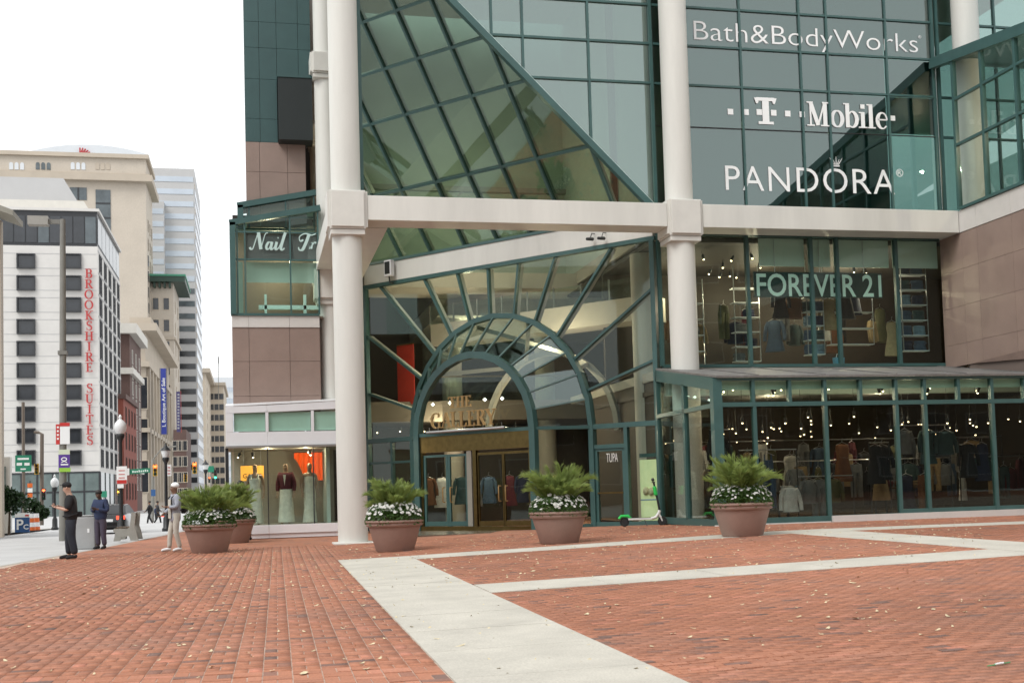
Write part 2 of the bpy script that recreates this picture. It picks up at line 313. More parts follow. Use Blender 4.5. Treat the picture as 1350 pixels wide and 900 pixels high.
# ================================================================ the ground
def brick_mat(name, tex=False):
    m = bpy.data.materials.new(name); m.use_nodes = True; M[name] = m
    n = m.node_tree.nodes; L = m.node_tree.links; b = n['Principled BSDF']; b.inputs['Roughness'].default_value = .82; b.inputs['Specular IOR Level'].default_value = .25
    geo = n.new('ShaderNodeNewGeometry')
    rp = n.new('ShaderNodeValToRGB'); E = rp.color_ramp.elements
    E[0].position = 0; E[0].color = (.17, .11, .092, 1); E[1].position = 1; E[1].color = (.50, .205, .135, 1)
    for p_, c_ in ((.03, (.22, .125, .098, 1)), (.08, (.345, .152, .096, 1)), (.45, (.378, .163, .098, 1)), (.75, (.405, .175, .105, 1)), (.94, (.44, .20, .13, 1))):
        e = E.new(p_); e.color = c_
    if tex:
        mp = n.new('ShaderNodeMapping'); L.new(geo.outputs['Position'], mp.inputs[0]); mp.inputs['Scale'].default_value = (1/.206, 1/.103, 1)
        wn = n.new('ShaderNodeTexWhiteNoise'); fl = n.new('ShaderNodeVectorMath'); fl.operation = 'FLOOR'; L.new(mp.outputs[0], fl.inputs[0]); L.new(fl.outputs[0], wn.inputs['Vector'])
        src = wn.outputs['Value']
    else:
        oi = n.new('ShaderNodeObjectInfo'); ad = n.new('ShaderNodeMath'); ad.operation = 'ADD'; fr = n.new('ShaderNodeMath'); fr.operation = 'FRACT'
        L.new(geo.outputs['Random Per Island'], ad.inputs[0]); L.new(oi.outputs['Random'], ad.inputs[1]); L.new(ad.outputs[0], fr.inputs[0]); src = fr.outputs[0]
    L.new(src, rp.inputs[0])
    # dirt: broad darker, greyer patches worn across many bricks, and fine grain
    t = n.new('ShaderNodeTexNoise'); t.inputs['Scale'].default_value = .55; t.inputs['Detail'].default_value = 5; t.inputs['Roughness'].default_value = .6
    mpd = n.new('ShaderNodeMapping'); mpd.inputs['Scale'].default_value = (.6, 1, 1); L.new(geo.outputs['Position'], mpd.inputs[0]); L.new(mpd.outputs[0], t.inputs['Vector'])
    mr = n.new('ShaderNodeMapRange'); mr.inputs[1].default_value = .48; mr.inputs[2].default_value = .78; mr.inputs[4].default_value = .6; L.new(t.outputs['Fac'], mr.inputs[0])
    mx_ = n.new('ShaderNodeMix'); mx_.data_type = 'RGBA'; mx_.inputs[7].default_value = (.27, .165, .13, 1); L.new(mr.outputs[0], mx_.inputs[0]); L.new(rp.outputs[0], mx_.inputs[6])
    t2 = n.new('ShaderNodeTexNoise'); t2.inputs['Scale'].default_value = 45; t2.inputs['Detail'].default_value = 4; L.new(geo.outputs['Position'], t2.inputs['Vector'])
    m2 = n.new('ShaderNodeMapRange'); m2.inputs[1].default_value = .3; m2.inputs[2].default_value = .7; m2.inputs[3].default_value = .8; m2.inputs[4].default_value = 1.2; L.new(t2.outputs['Fac'], m2.inputs[0])
    vs = n.new('ShaderNodeVectorMath'); vs.operation = 'SCALE'; L.new(mx_.outputs[2], vs.inputs[0]); L.new(m2.outputs[0], vs.inputs['Scale'])
    t5 = n.new('ShaderNodeTexNoise'); t5.inputs['Scale'].default_value = .16; t5.inputs['Detail'].default_value = 3; L.new(geo.outputs['Position'], t5.inputs['Vector'])
    m5 = n.new('ShaderNodeMapRange'); m5.inputs[1].default_value = .32; m5.inputs[2].default_value = .68; m5.inputs[3].default_value = .84; m5.inputs[4].default_value = 1.12; L.new(t5.outputs['Fac'], m5.inputs[0])
    v5 = n.new('ShaderNodeVectorMath'); v5.operation = 'SCALE'; L.new(vs.outputs[0], v5.inputs[0]); L.new(m5.outputs[0], v5.inputs['Scale'])
    t6 = n.new('ShaderNodeTexVoronoi'); t6.inputs['Scale'].default_value = 1.3; L.new(geo.outputs['Position'], t6.inputs['Vector'])      # old gum spots
    m6 = n.new('ShaderNodeMapRange'); m6.inputs[1].default_value = .022; m6.inputs[2].default_value = .034; m6.inputs[3].default_value = .55; m6.inputs[4].default_value = 1; L.new(t6.outputs['Distance'], m6.inputs[0])
    v6 = n.new('ShaderNodeVectorMath'); v6.operation = 'SCALE'; L.new(v5.outputs[0], v6.inputs[0]); L.new(m6.outputs[0], v6.inputs['Scale'])
    L.new(v6.outputs[0], b.inputs['Base Color'])
    bp = n.new('ShaderNodeBump'); bp.inputs['Strength'].default_value = .35; bp.inputs['Distance'].default_value = .006; L.new(t2.outputs['Fac'], bp.inputs['Height']); L.new(bp.outputs[0], b.inputs['Normal'])
brick_mat('paver'); brick_mat('paver_far', True)
mat('sand', (.46, .36, .29), .95, .35, 6, .3, 60)
KERB = [(-30, -60), (-9.2, -5), (-5.74, 29.2), (-4.72, 36.8), (-3.38, 50.9), (-2.9, 57)]
def kerb_x(y):
    for (a, b), (c, d) in zip(KERB, KERB[1:]):
        if b <= y <= d: return a+(c-a)*(y-b)/(d-b)
    return KERB[-1][0] if y > KERB[-1][1] else KERB[0][0]
g = MB().quad((-1500, -1500, -.30), (1500, -1500, -.30), (1500, 1500, -.30), (-1500, 1500, -.30)).build('ground', 'asphalt'); tag(g, kind='structure')
rd = MB().quad((-70, -80, -.13), (40, -80, -.13), (40, 420, -.13), (-70, 420, -.13)).build('road', 'asphalt'); tag(rd, kind='structure')
def sheet(name, xs, ys, zf, mt, lo=None):
    mb = MB()
    for y in ys:
        for i, x in enumerate(xs):
            X = max(x, lo(y)) if lo else x
            mb.v.append((X, y, zf(X, y)))
    n_ = len(xs)
    for j in range(len(ys)-1):
        for i in range(n_-1):
            a = j*n_+i; mb.f.append((a, a+1, a+n_+1, a+n_))
    return mb.build(name, mt)
xs = [-9.2, -8, -6, -4, -2, 0, 1, 2.2]+[2.2+1.*i for i in range(1, 12)]+[16, 20, 30, 60]
ys = [-5+1.*i for i in range(63)]
pl = sheet('plaza_ground', xs, ys, lambda x, y: gz(x, y)-.0065, 'sand', lambda y: kerb_x(y)+.15); tag(pl, kind='structure')
pf = sheet('brick_pavement', xs, [33.+1.*i for i in range(25)], lambda x, y: gz(x, y)-.003, 'paver_far', lambda y: kerb_x(y)+.15); tag(pf, kind='structure')
pn = sheet('brick_apron', [-30, -9.2, 0, 2.2, 7, 12.2, 60], [-60, -30, -5], lambda x, y: gz(x, y)-.003, 'paver_far', lambda y: kerb_x(y)+.15); tag(pn, kind='structure')
# kerb stones
kr = MB().box(-9.2, -5, -.3, -9.1, -4.9, -.2); kroot = empty('kerb', (0, 0, 0)); tag(kroot, kind='structure')
for (a, b), (c, d) in zip(KERB[1:], KERB[2:]):
    Ls = math.hypot(c-a, d-b); k = max(1, round(Ls/2.4)); dv = Vector(((c-a)/Ls, (d-b)/Ls, 0)); nv = Vector((dv.y, -dv.x, 0))
    for i in range(k):
        p = Vector((a, b, -.2))+dv*(Ls*i/k); MB().obox(p, dv*(Ls/k-.012), nv*.16, (0, 0, .2)).build('kerb_stone', 'kerbstone', kroot)
# concrete bands
def shx(x, y): return x+.0195*(y-25)*np.clip((11.7-x)/8.3, 0, 1)       # the paving runs a touch off the facade's axis
BANDS = [('y', 1.75, 3.29, -5, 25.6), ('x', 24.3, 25.6, 3.305, 11.705), ('x', 15.65, 17.08, 3.305, 11.705), ('y', 11.72, 13.15, -5, 25.6), ('x', 24.3, 25.6, 13.165, 21.0), ('x', 15.65, 17.08, 13.165, 21.0), ('y', 21.02, 22.6, -5, 25.6)]
for ax, a0, a1, b0, b1 in BANDS:
    root = empty('concrete_band', (0, 0, 0)); tag(root, kind='structure'); k = round((b1-b0)/1.55)
    for i in range(k):
        s0, s1 = b0+(b1-b0)*i/k+.004, b0+(b1-b0)*(i+1)/k-.004; ins = .002
        x0, x1, y0, y1 = (a0, a1, s0, s1) if ax == 'y' else (s0, s1, a0, a1)
        mb = MB(); dz = rng.uniform(-.0015, .0015)
        cs = [(x0, y0), (x1, y0), (x1, y1), (x0, y1)]; ci = [(x0+ins, y0+ins), (x1-ins, y0+ins), (x1-ins, y1-ins), (x0+ins, y1-ins)]
        mb.quadbox([(float(shx(a, b)), b, gz(a, b)-.06) for a, b in cs]+[(float(shx(a, b)), b, gz(a, b)+dz+.003) for a, b in ci]).build('slab', 'concrete', root)
# brick pavers: (cx, cy, half x, half y)
def clip(c):
    x, y, hx, hy = c; e = [x-hx, x+hx, y-hy, y+hy]
    for ax, a0, a1, b0, b1 in BANDS:
        x0, x1, y0, y1 = (a0, a1, b0, b1) if ax == 'y' else (b0-.02, b1+.02, a0, a1)
        if e[1] > x0 and e[0] < x1 and e[3] > y0 and e[2] < y1:
            cuts = [(e[1]-x0, 1, x0-.003), (x1-e[0], 0, x1+.003), (e[3]-y0, 3, y0-.003), (y1-e[2], 2, y1+.003)]
            _, k, v = min(cuts); e[k] = v
    if e[1]-e[0] < .03 or e[3]-e[2] < .03: return None
    return ((e[0]+e[1])/2, (e[2]+e[3])/2, (e[1]-e[0])/2, (e[3]-e[2])/2)
def seen(x, y): return y > 5.5 and -.235*y-2.0 < x < .80*y+2.0
bl = []; J = .0026
U = .232                                            # left field: basket weave
for j in range(int(6/U), int(34/U)):
    for i in range(56):
        x, y = 1.744-(i+1)*U, j*U
        if not seen(x, y) or x < kerb_x(y)+.2: continue
        cand = [(x+U/2, y+U/4, U/2, U/4), (x+U/2, y+3*U/4, U/2, U/4)] if (i+j) % 2 else [(x+U/4, y+U/2, U/4, U/2), (x+3*U/4, y+U/2, U/4, U/2)]
        bl += [c for c in map(clip, cand) if c]
BW, BH = .206, .103                                 # right field: running bond, rows along the facade
for j in range(int(6/BH), int(34/BH)):
    for i in range(-1, 130):
        x, y = 1.744+(i+.5*(j % 2))*BW, j*BH
        xa = max(x, 1.744)
        if not seen(x, y) or x+BW-xa < .03: continue
        c = clip(((xa+x+BW)/2, y+BH/2, (x+BW-xa)/2, BH/2))
        if c: bl.append(c)
B = np.array(bl); d_ = np.argsort(B[:, 1]-.25*np.abs(B[:, 0]-1.5)); 
# the 300 that show largest are those nearest the lens and in the frame
vis = [k for k in range(len(B)) if B[k, 1] > 8.2 and -.19*B[k, 1] < B[k, 0] < .70*B[k, 1]]
near = sorted(vis, key=lambda k: B[k, 0]*_sy+B[k, 1]*_cy)[:300]; nearset = set(near)
def bricks_np(A, world=True):
    n_ = len(A); hx, hy = A[:, 2]-J, A[:, 3]-J; dz = rng.normal(0, .0014, n_); tl = rng.normal(0, .0012, n_); V_ = np.zeros((n_, 8, 3))
    sg = ((-1, -1), (1, -1), (1, 1), (-1, 1)); yw = rng.normal(0, .006, n_)
    for k, (a, b) in enumerate(sg):
        for q, ins in ((0, 0), (4, .0025)):
            lx, ly = a*(hx-ins), b*(hy-ins)
            V_[:, k+q, 0] = A[:, 0]+lx-yw*ly; V_[:, k+q, 1] = A[:, 1]+ly+yw*lx
            if world: V_[:, k+q, 0] = shx(V_[:, k+q, 0], V_[:, k+q, 1])
            t = gz_np(V_[:, k+q, 0], V_[:, k+q, 1]) if world else 0
            V_[:, k+q, 2] = t+(-.045 if q == 0 else dz+tl*a)
    Fq = np.array([(4, 5, 6, 7), (0, 1, 5, 4), (1, 2, 6, 5), (2, 3, 7, 6), (3, 0, 4, 7)])
    return V_.reshape(-1, 3), (np.arange(n_)[:, None, None]*8+Fq[None]).reshape(-1, 4)
rest = np.array([B[k] for k in range(len(B)) if k not in nearset])
V_, Fq = bricks_np(rest)
me = bpy.data.meshes.new('brick_field'); me.vertices.add(len(V_)); me.vertices.foreach_set('co', V_.ravel()); me.loops.add(Fq.size); me.loops.foreach_set('vertex_index', Fq.ravel().astype(np.int32))
me.polygons.add(len(Fq)); me.polygons.foreach_set('loop_start', np.arange(0, Fq.size, 4, dtype=np.int32)); me.update(calc_edges=True); me.materials.append(M['paver'])
bf = bpy.data.objects.new('brick_field', me); COL.objects.link(bf); tag(bf, kind='stuff', label='red clay paver bricks laid over the whole plaza', cat='paving'); bf.parent = None
shp = {}
for k in near:
    x, y, hx, hy = B[k]
    key = (round(hx, 3), round(hy, 3))
    if key not in shp:
        v_, f_ = bricks_np(np.array([[0., 0., hx, hy]]), False); v_[:, 2] -= 0
        m_ = bpy.data.meshes.new('brick'); m_.from_pydata(v_.tolist(), [], f_.tolist()); m_.materials.append(M['paver']); shp[key] = m_
    sl_ = math.atan(.027) if 2.2 < x < 12.2 else 0
    x = float(shx(x, y)); inst(shp[key], 'brick', pl, (x, y, gz(x, y)+rng.normal(0, .0012)), (rng.normal(0, .006), -sl_+rng.normal(0, .006), rng.normal(0, .006)))
# fallen leaves and petals
mb = MB()
for i in range(1700):
    while True:
        y = rng.uniform(8.5, 34) if i > 900 else rng.uniform(17, 33); x = rng.uniform(-.22*y, .68*y)
        if x > kerb_x(y)+.4: break
    a = rng.uniform(0, 6.28); s_ = rng.uniform(.014, .04)*(1.6 if rng.random() < .06 else 1); c, s2 = math.cos(a), math.sin(a); z = gz(x, y)+.006
    pts = [(-1, 0, .004), (-.3, .5, .0), (.6, .35, .012), (1, 0, .016), (.5, -.45, .006), (-.4, -.45, .0)]
    b = len(mb.v)
    for px, py, pz in pts: mb.v.append((x+s_*(px*c-py*s2), y+s_*(px*s2+py*c), z+pz*rng.uniform(.3, 1.4)))
    mb.f += [(b, b+1, b+4, b+5), (b+1, b+2, b+3, b+4)]
lf = mb.build('fallen_leaves', 'dry_leaf'); tag(lf, 'small pale dry leaves scattered over the brick plaza', 'leaves', kind='stuff')
# a green and white straw wrapper on the bricks at lower right
p = onG(1317, 877)
st_ = empty('drinking_straw', (p.x, p.y, gz(p.x, p.y)), 'thin green straw with white wrapper lying on the bricks', 'straw')
mat('straw_green', (.02, .30, .10), .4, .05); q = onG(1292, 882)-p; q = Vector((q.x, q.y, 0)).normalized(); r0 = Vector((p.x, p.y, gz(p.x, p.y)+.012))
MB().tube([r0-q*.13, r0+q*.13], .005, 6).build('tube', 'straw_green', st_); MB().tube([r0-q*.05+Vector((0, 0, .004)), r0+q*.04+Vector((0, 0, .004))], .008, 6).build('wrapper', 'vinyl_white', st_)
# ================================================================ the shopping mall
YB, YW, ZB0, ZB1 = 33.5, 34.75, 9.29, 10.01
mall = empty('shopping_mall', (8, 38, 0), 'large cream and green glass shopping mall with arched corner entrance', 'building')
def clip_poly(P, hps):
    """convex 2-d clip; half-plane (a,b,c): a*x+b*y+c >= 0"""
    for a, b, c in hps:
        o = []
        for i in range(len(P)):
            p, q = P[i-1], P[i]; dp, dq = a*p[0]+b*p[1]+c, a*q[0]+b*q[1]+c
            if (dp >= 0) != (dq >= 0): t = dp/(dp-dq); o.append((p[0]+(q[0]-p[0])*t, p[1]+(q[1]-p[1])*t))
            if dq >= 0: o.append(q)
        P = o
        if len(P) < 3: return []
    return P
def clip_seg(p, q, hps):
    t0, t1 = 0., 1.
    for a, b, c in hps:
        dp, dq = a*p[0]+b*p[1]+c, a*q[0]+b*q[1]+c
        if dp < 0 and dq < 0: return None
        if dp < 0: t0 = max(t0, dp/(dp-dq))
        elif dq < 0: t1 = min(t1, dp/(dp-dq))
    if t1-t0 < 1e-3: return None
    L_ = lambda t: (p[0]+(q[0]-p[0])*t, p[1]+(q[1]-p[1])*t)
    return L_(t0), L_(t1)
def area(P): return abs(sum(P[i-1][0]*P[i][1]-P[i][0]*P[i-1][1] for i in range(len(P))))/2
def grid_wall(parent, o, eu, ev, en, us, vs, gmat, wm=.07, dm=.12, hps=(), fmat='green_metal', skip=(), thin=(), border=True, gt=.02, hbar=None, inner=False):
    """curtain wall in the plane o+u*eu+v*ev, outward normal en: panes, vertical and horizontal bars, each its own part"""
    o, eu, ev, en = map(Vector, (o, eu, ev, en)); P3 = lambda p: o+eu*p[0]+ev*p[1]
    for i in range(len(us)-1):
        for j in range(len(vs)-1):
            if (i, j) in skip: continue
            P = clip_poly([(us[i], vs[j]), (us[i+1], vs[j]), (us[i+1], vs[j+1]), (us[i], vs[j+1])], hps)
            if len(P) < 3 or area(P) < .03: continue
            tl = Vector((np.clip(rng.normal(0, .002), -.003, .003), np.clip(rng.normal(0, .002), -.003, .003)))
            poly = [P3(p)-en*(gt/2)+en*(tl.x*(p[0]-(us[i]+us[i+1])/2)+tl.y*(p[1]-(vs[j]+vs[j+1])/2)) for p in P]
            MB().prism(poly, en*gt).build('pane', gmat, parent)
    for k, u in enumerate(us):
        if not border and k in (0, len(us)-1): continue
        s = clip_seg((u, vs[0]), (u, vs[-1]), hps)
        if s: MB().bar(P3(s[0])+en*.02, P3(s[1])+en*.02, wm, dm, en).build('mullion', fmat, parent)
        if s and inner: MB().bar(P3(s[0])-en*.13, P3(s[1])-en*.13, wm*.8, .16, en).build('inner_mullion', 'inner_frame', parent)
    for k, v in enumerate(vs):
        if not border and k in (0, len(vs)-1): continue
        s = clip_seg((us[0], v), (us[-1], v), hps)
        ww = .022 if k in thin else (hbar or wm)
        if s and inner: MB().bar(P3(s[0])-en*.128, P3(s[1])-en*.128, ww*.8, .15, en).build('inner_transom', 'inner_frame', parent)
        if s: MB().bar(P3(s[0])+en*.016, P3(s[1])+en*.016, ww, dm-.012 if k not in thin else .06, en).build('transom', fmat if k not in thin else 'dark_metal', parent)
EX, EY, EZ = Vector((1, 0, 0)), Vector((0, 1, 0)), Vector((0, 0, 1))
# ---- columns, capitals, beams
def column(x, y, z0, z1, caps, r=.43, plinth=True):
    c = MB().lathe([(r, z0), (r, z0+.02), (r, z1)], (x, y, 0), 40).build('column', 'cream', mall, True)
    for a, b in caps:
        MB().box(x-.58, y-.47, a+.21, x+.58, y+.47, b).build('capital', 'cream_trim', c, bevel=.012)
        MB().box(x-.47, y-.58, a+.214, x+.47, y+.58, b-.006).build('capital', 'cream_trim', c, bevel=.012)
        MB().box(x-.515, y-.515, a+.16, x+.515, y+.515, b+.025).build('capital', 'cream_trim', c, bevel=.01)
        MB().box(x-.49, y-.49, a, x+.49, y+.49, a+.15).build('collar', 'cream_trim', c, bevel=.012)
    if plinth: MB().box(x-.57, y-.57, z0-.02, x+.57, y+.57, z0+.055).build('plinth', 'cream_trim', c, bevel=.01)
    return c
C1, C2, C3 = (2.785, 33.98), (13.075, 33.98), (23.4, 34.0)
CAP = [(8.86, 10.12)]
column(*C1, -.01, 24, CAP+[(21.0, 22.3)]); column(*C2, .1, 24, CAP+[(21.0, 22.3)]); column(*C3, 5.0, 24, [(21.0, 22.3)], plinth=False)
column(2.8, 41.75, 4.2, 24, [(8.1, 9.35), (16.2, 17.1)], .43, False); column(2.8, 45.6, 9, 24, [(14.9, 15.7)], .43, False)
def beam(x0, y0, z0, x1, y1, z1, m='cream'): return MB().box(x0, y0, z0, x1, y1, z1).build('beam', m, mall, bevel=.012)
beam(3.37, YB, ZB0, 12.49, 34.44, ZB1); beam(13.66, YB, ZB0, 22.46, 34.44, ZB1)
beam(3.37, YB, 21.4, 12.49, 34.44, 22.2); beam(13.66, YB, 21.4, 22.6, 34.44, 22.2)
beam(2.3, 34.6, ZB0+.003, 4.05, 44.4, ZB1-.004, 'cream_trim'); beam(2.35, 34.6, 21.3, 3.25, 41.1, 22.1)
# ---- diagonal entrance wall: D1 by the right column, D0 far left
D1, D0 = Vector((12.56, 34.9, 0)), Vector((4.3, 44.3, 0)); de = (D0-D1).normalized(); dn = Vector((de.y, -de.x, 0)); dn = dn if dn.y < 0 else -dn
DL = (D0-D1).length
def dg(s, z, off=0.): return D1+de*s+EZ*z+dn*off
def dpx(x, y, off=0.): p = onP(x, y, D1+dn*off, dn); return ((p-D1).dot(de), p.z)
MB().obox(dg(.0, ZB0, .12), de*(DL-.05), -dn*.5, EZ*(ZB1-ZB0)).build('beam', 'cream', mall, bevel=.01)
# ---- sloped (overhanging) glazing above the entrance
SP0 = D1+EZ*(ZB1+.03); Eedge = onY(592, 0, YW); N_ = (D0-D1).cross(Eedge-SP0).normalized(); N_ = N_ if N_.z < 0 else -N_       # outward and down
sld = N_.cross(de).normalized(); sld = sld if sld.z > 0 else -sld
slope = empty('sloped_glazing', WO[mall.name]); slope.parent = mall; slope.location = (0, 0, 0); WO[slope.name] = WO[mall.name]
def hp_ge(vec, c):      # half-plane in (s,t) for  vec.(P) >= c
    return (vec.dot(de), vec.dot(sld), vec.dot(SP0)-c)
HPS = [hp_ge(EX, 3.36), hp_ge(EY, YW+.02), (0, 1, 0)]
zt = [0, 1.9, (12.11-10.04)/sld.z, (14.1-10.04)/sld.z, (15.39-10.04)/sld.z, (16.66-10.04)/sld.z, (17.9-10.04)/sld.z, (19.2-10.04)/sld.z]; zt = sorted(set([0]+zt[2:]))
grid_wall(slope, SP0, de, sld, N_, [-.2, 1.27, 3.33, 4.75, 6.17, 7.6, 9.17, 10.6, 12.6], zt, 'glass_slope', .085, .14, HPS, inner=True)
# the heavy edge rail where the slope meets the upright wall
ea, eb = SP0.copy(), Eedge; dz_ = (eb-ea)/(eb.z-ea.z); pe = lambda z: Vector(((ea+dz_*(z-ea.z)).x, YW, z))
rail = MB().bar(pe(10.0)+Vector((0, -.07, 0)), pe(19.4)+Vector((0, -.07, 0)), .20, .22, EY).build('edge_rail', 'green_metal', slope)
MB().bar(pe(10.0)+Vector((.14, -.03, .0)), pe(19.4)+Vector((.14, -.03, .0)), .08, .16, EY).build('edge_trim', 'vinyl_mint', slope)
MB().bar((3.32, 34.72, 10.0), (3.32, 34.72, 20), .12, .16, EY).build('corner_post', 'green_metal', slope)
MB().bar(dg(.0, ZB1+.05, .10), dg(DL, ZB1+.05, .10), .10, .12, dn).build('base_rail', 'green_metal', slope)
# ---- upright curtain wall over the entrance, clipped by that edge
cw1 = empty('curtain_wall', (0, 0, 0)); cw1.parent = mall; WO[cw1.name] = WO[mall.name]
kx = dz_.x
HP2 = [(1, -kx, -(ea.x-kx*ea.z)-.05)]
ZG = [10.02, 14.17, 15.45, 16.72, 18.0, 19.3, 20.6]
grid_wall(cw1, (0, YW, 0), EX, EZ, -EY, [3.4, 4.3, 5.3, 6.37, 7.42, 8.40, 10.52, 12.58], ZG, 'glass_coated', .07, .12, HP2, border=False)
MB().bar((12.58, YW-.02, 10), (12.58, YW-.02, 20.6), .10, .13, EY).build('mullion', 'green_metal', cw1)
# ---- upright curtain wall with the film lettering
cw2 = empty('curtain_wall', (0, 0, 0)); cw2.parent = mall; WO[cw2.name] = WO[mall.name]
XG = [12.66, 13.5, 15.65, 17.75, 18.72, 20.87, 22.66]
grid_wall(cw2, (0, YW, 0), EX, EZ, -EY, XG, [10.02, 12.81, 14.17, 15.45, 16.72, 18.0, 19.3, 20.6], 'glass_sign', .065, .11, (), thin=(1,), border=False)
for x in (22.60, 22.78): MB().bar((x, YW-.03, 10), (x, YW-.03, 20.6), .085, .14, EY).build('mullion', 'green_metal', cw2)
XG3 = [22.8, 25.0, 27.1, 29.3]
grid_wall(cw2, (0, YW, 0), EX, EZ, -EY, XG3, [10.02, 12.81, 14.17, 15.45, 16.72, 18.0, 20.6], 'glass_coated', .065, .11, (), border=False)
# grey backing film inside most of those panes; the lower right ones are bare
for i in range(1, 6):
    for j in range(0, 6):
        z0, z1 = [10.05, 14.17, 15.45, 16.72, 18.0, 19.3, 20.6][j:j+2]
        if i == 5 and j == 0: z0 = 12.85
        MB().box(XG[i]+.05, YW+.05, z0+.04, XG[i+1]-.05, YW+.055, z1-.04).build('window_film', 'grey_film', cw2)
def sign_on(parent, name, vs, fs, o, w0, h, wt, mt, ex=EX, ey=EZ, en=-EY):
    """scale lettering of natural width w0 to width wt and height factor h"""
    return put([Vector((v.x*wt/w0, v.y*h, v.z)) for v in vs], fs, o, ex, ey, en).build(name, mt, parent)
yS = YW-.027
def px_sign(name, s, x0, yb0, x1, ytop, parent, mt, off=0., Y=None, ext=.003, cap=.72, xs=1):
    Y = Y or yS; a = onY(x0, yb0, Y); b = onY(x1, yb0, Y); t = onY(x0, ytop, Y); vs, fs, w_ = txt(s, 1., xs, off, ext)
    return sign_on(parent, name, vs, fs, (a.x, Y, a.z), w_, (t.z-a.z)/cap, b.x-a.x, mt)
px_sign('lettering', 'Bath&BodyWorks', 915, 52.5, 1209.5, 26, cw2, 'vinyl_white', -.011)
# serif lettering for the second sign: dots, T, word
def glyph_row(s, k=.13, t=.045, sp=.02):
    V_, F_, x = [], [], 0
    for ch in s:
        if ch == ' ': x += .4; continue
        v, f, a = serif_glyph(ch, k, t); b = len(V_); V_ += [Vector((p.x+x, p.y, p.z)) for p in v]; F_ += [tuple(b+i for i in q) for q in f]; x += a+sp
    return V_, F_, x
def sq(x, z, s_): MB().box(x-s_/2, yS-.004, z-s_/2, x+s_/2, yS, z+s_/2).build('lettering', 'vinyl_white', cw2)
for px_, py_, n_ in ((963, 147.5, .19), (983.5, 148, .19), (1038.5, 150, .19), (1057.5, 151, .19), (1177, 156, .17), (1001, 148, .19), (1020, 149, .19)):
    q = onY(px_, py_, yS); sq(q.x, q.z, n_)
a = onY(997, 163.5, yS); b = onY(1023, 163.5, yS); t_ = onY(997, 129, yS); v, f, A = serif_glyph('T', .24, .10); sign_on(cw2, 'lettering', v, f, (a.x, yS, a.z), .72, t_.z-a.z, b.x-a.x, 'vinyl_white')
v, f, A = glyph_row('Mobile', .15, .055); a = onY(1064, 166, yS); b = onY(1172, 166, yS); t_ = onY(1064, 134, yS); sign_on(cw2, 'lettering', v, f, (a.x, yS, a.z), A, t_.z-a.z, b.x-a.x, 'vinyl_white')
for ch, x0, x1 in (('P', 957, 976), ('A', 979.5, 1007.5), ('N', 1014, 1041.5), ('D', 1051, 1079.5), ('O', 1086, 1118), ('R', 1125, 1149), ('A', 1152, 1180)):
    yb = 250.5+(x0-957)*.0268; px_sign('lettering', ch, x0, yb, x1, yb-34, cw2, 'vinyl_white', -.004)
q = onY(1102.5, 219, yS); v, f = [], []
stroke(v, f, [(-.16, 0), (.16, 0)], .05, 0, .003); stroke(v, f, [(-.14, .07), (.14, .07)], .03, .001, .003)
for dx, h_ in ((-.3, .36), (-.15, .3), (0, .42), (.15, .3), (.3, .36)): stroke(v, f, [(dx*.4, .09), (dx, h_)], [.04, .012], .002, .003)
put(v, f, (q.x, yS, q.z), EX*.75, EZ*.75, -EY).build('crown_mark', 'vinyl_white', cw2)
for px_, py_, r_ in ((1186, 228, .12), (1212.5, 49, .05)):
    q = onY(px_, py_, yS); v, f = [], []; stroke(v, f, arc(0, 0, r_, r_, 0, 345, 23), r_*.17, 0, .003, True); put(v, f, q, EX, EZ, -EY).build('registered_mark', 'vinyl_white', cw2)
    px_sign('registered_mark', 'R', px_-r_*20, py_+r_*22, px_+r_*22, py_-r_*28, cw2, 'vinyl_white', 0)
# ---- upper-store window band behind the second beam
cw3 = empty('store_window', (0, 0, 0)); cw3.parent = mall; WO[cw3.name] = WO[mall.name]
XF = [12.62, 13.62, 15.6, 17.83, 18.75, 20.88, 22.69]
grid_wall(cw3, (0, YW+.02, 0), EX, EZ, -EY, XF, [5.14, 9.36], 'glass_mint', .11, .15, (), hbar=.10)
MB().box(12.6, YW-.2, 9.34, 22.75, YW+.3, 9.75).build('window_head', 'dark_metal', cw3)
for i in range(2, 6): MB().box(XF[i]+.07+(.5 if i == 2 else 0), YW+.30, 8.42, XF[i+1]-.07, YW+.33, 9.33).build('blind', 'interior_mint', cw3)
# hanging sign panel inside
sg = empty('hanging_sign', (16.6, YW+.2, 8), 'dark green hanging sign with pale mint capitals in upper store window', 'sign')
a, b = onY(993, 358, YW+.22), onY(1164, 393, YW+.22)
MB().box(a.x, YW+.22, b.z, b.x, YW+.25, a.z).build('panel', mat('sign_green', (.010, .030, .028), .4, .1), sg)
px_sign('lettering', 'FOREVER 21', 998, 389.5, 1162.5, 359.5, sg, 'vinyl_mint', .012, YW+.2)
for px_ in (1021, 1080, 1138): q = onY(px_, 350, YW+.235); MB().tube([(q.x, YW+.235, a.z), (q.x, YW+.235, 9.3)], .012, 6).build('rod', 'steel', sg)
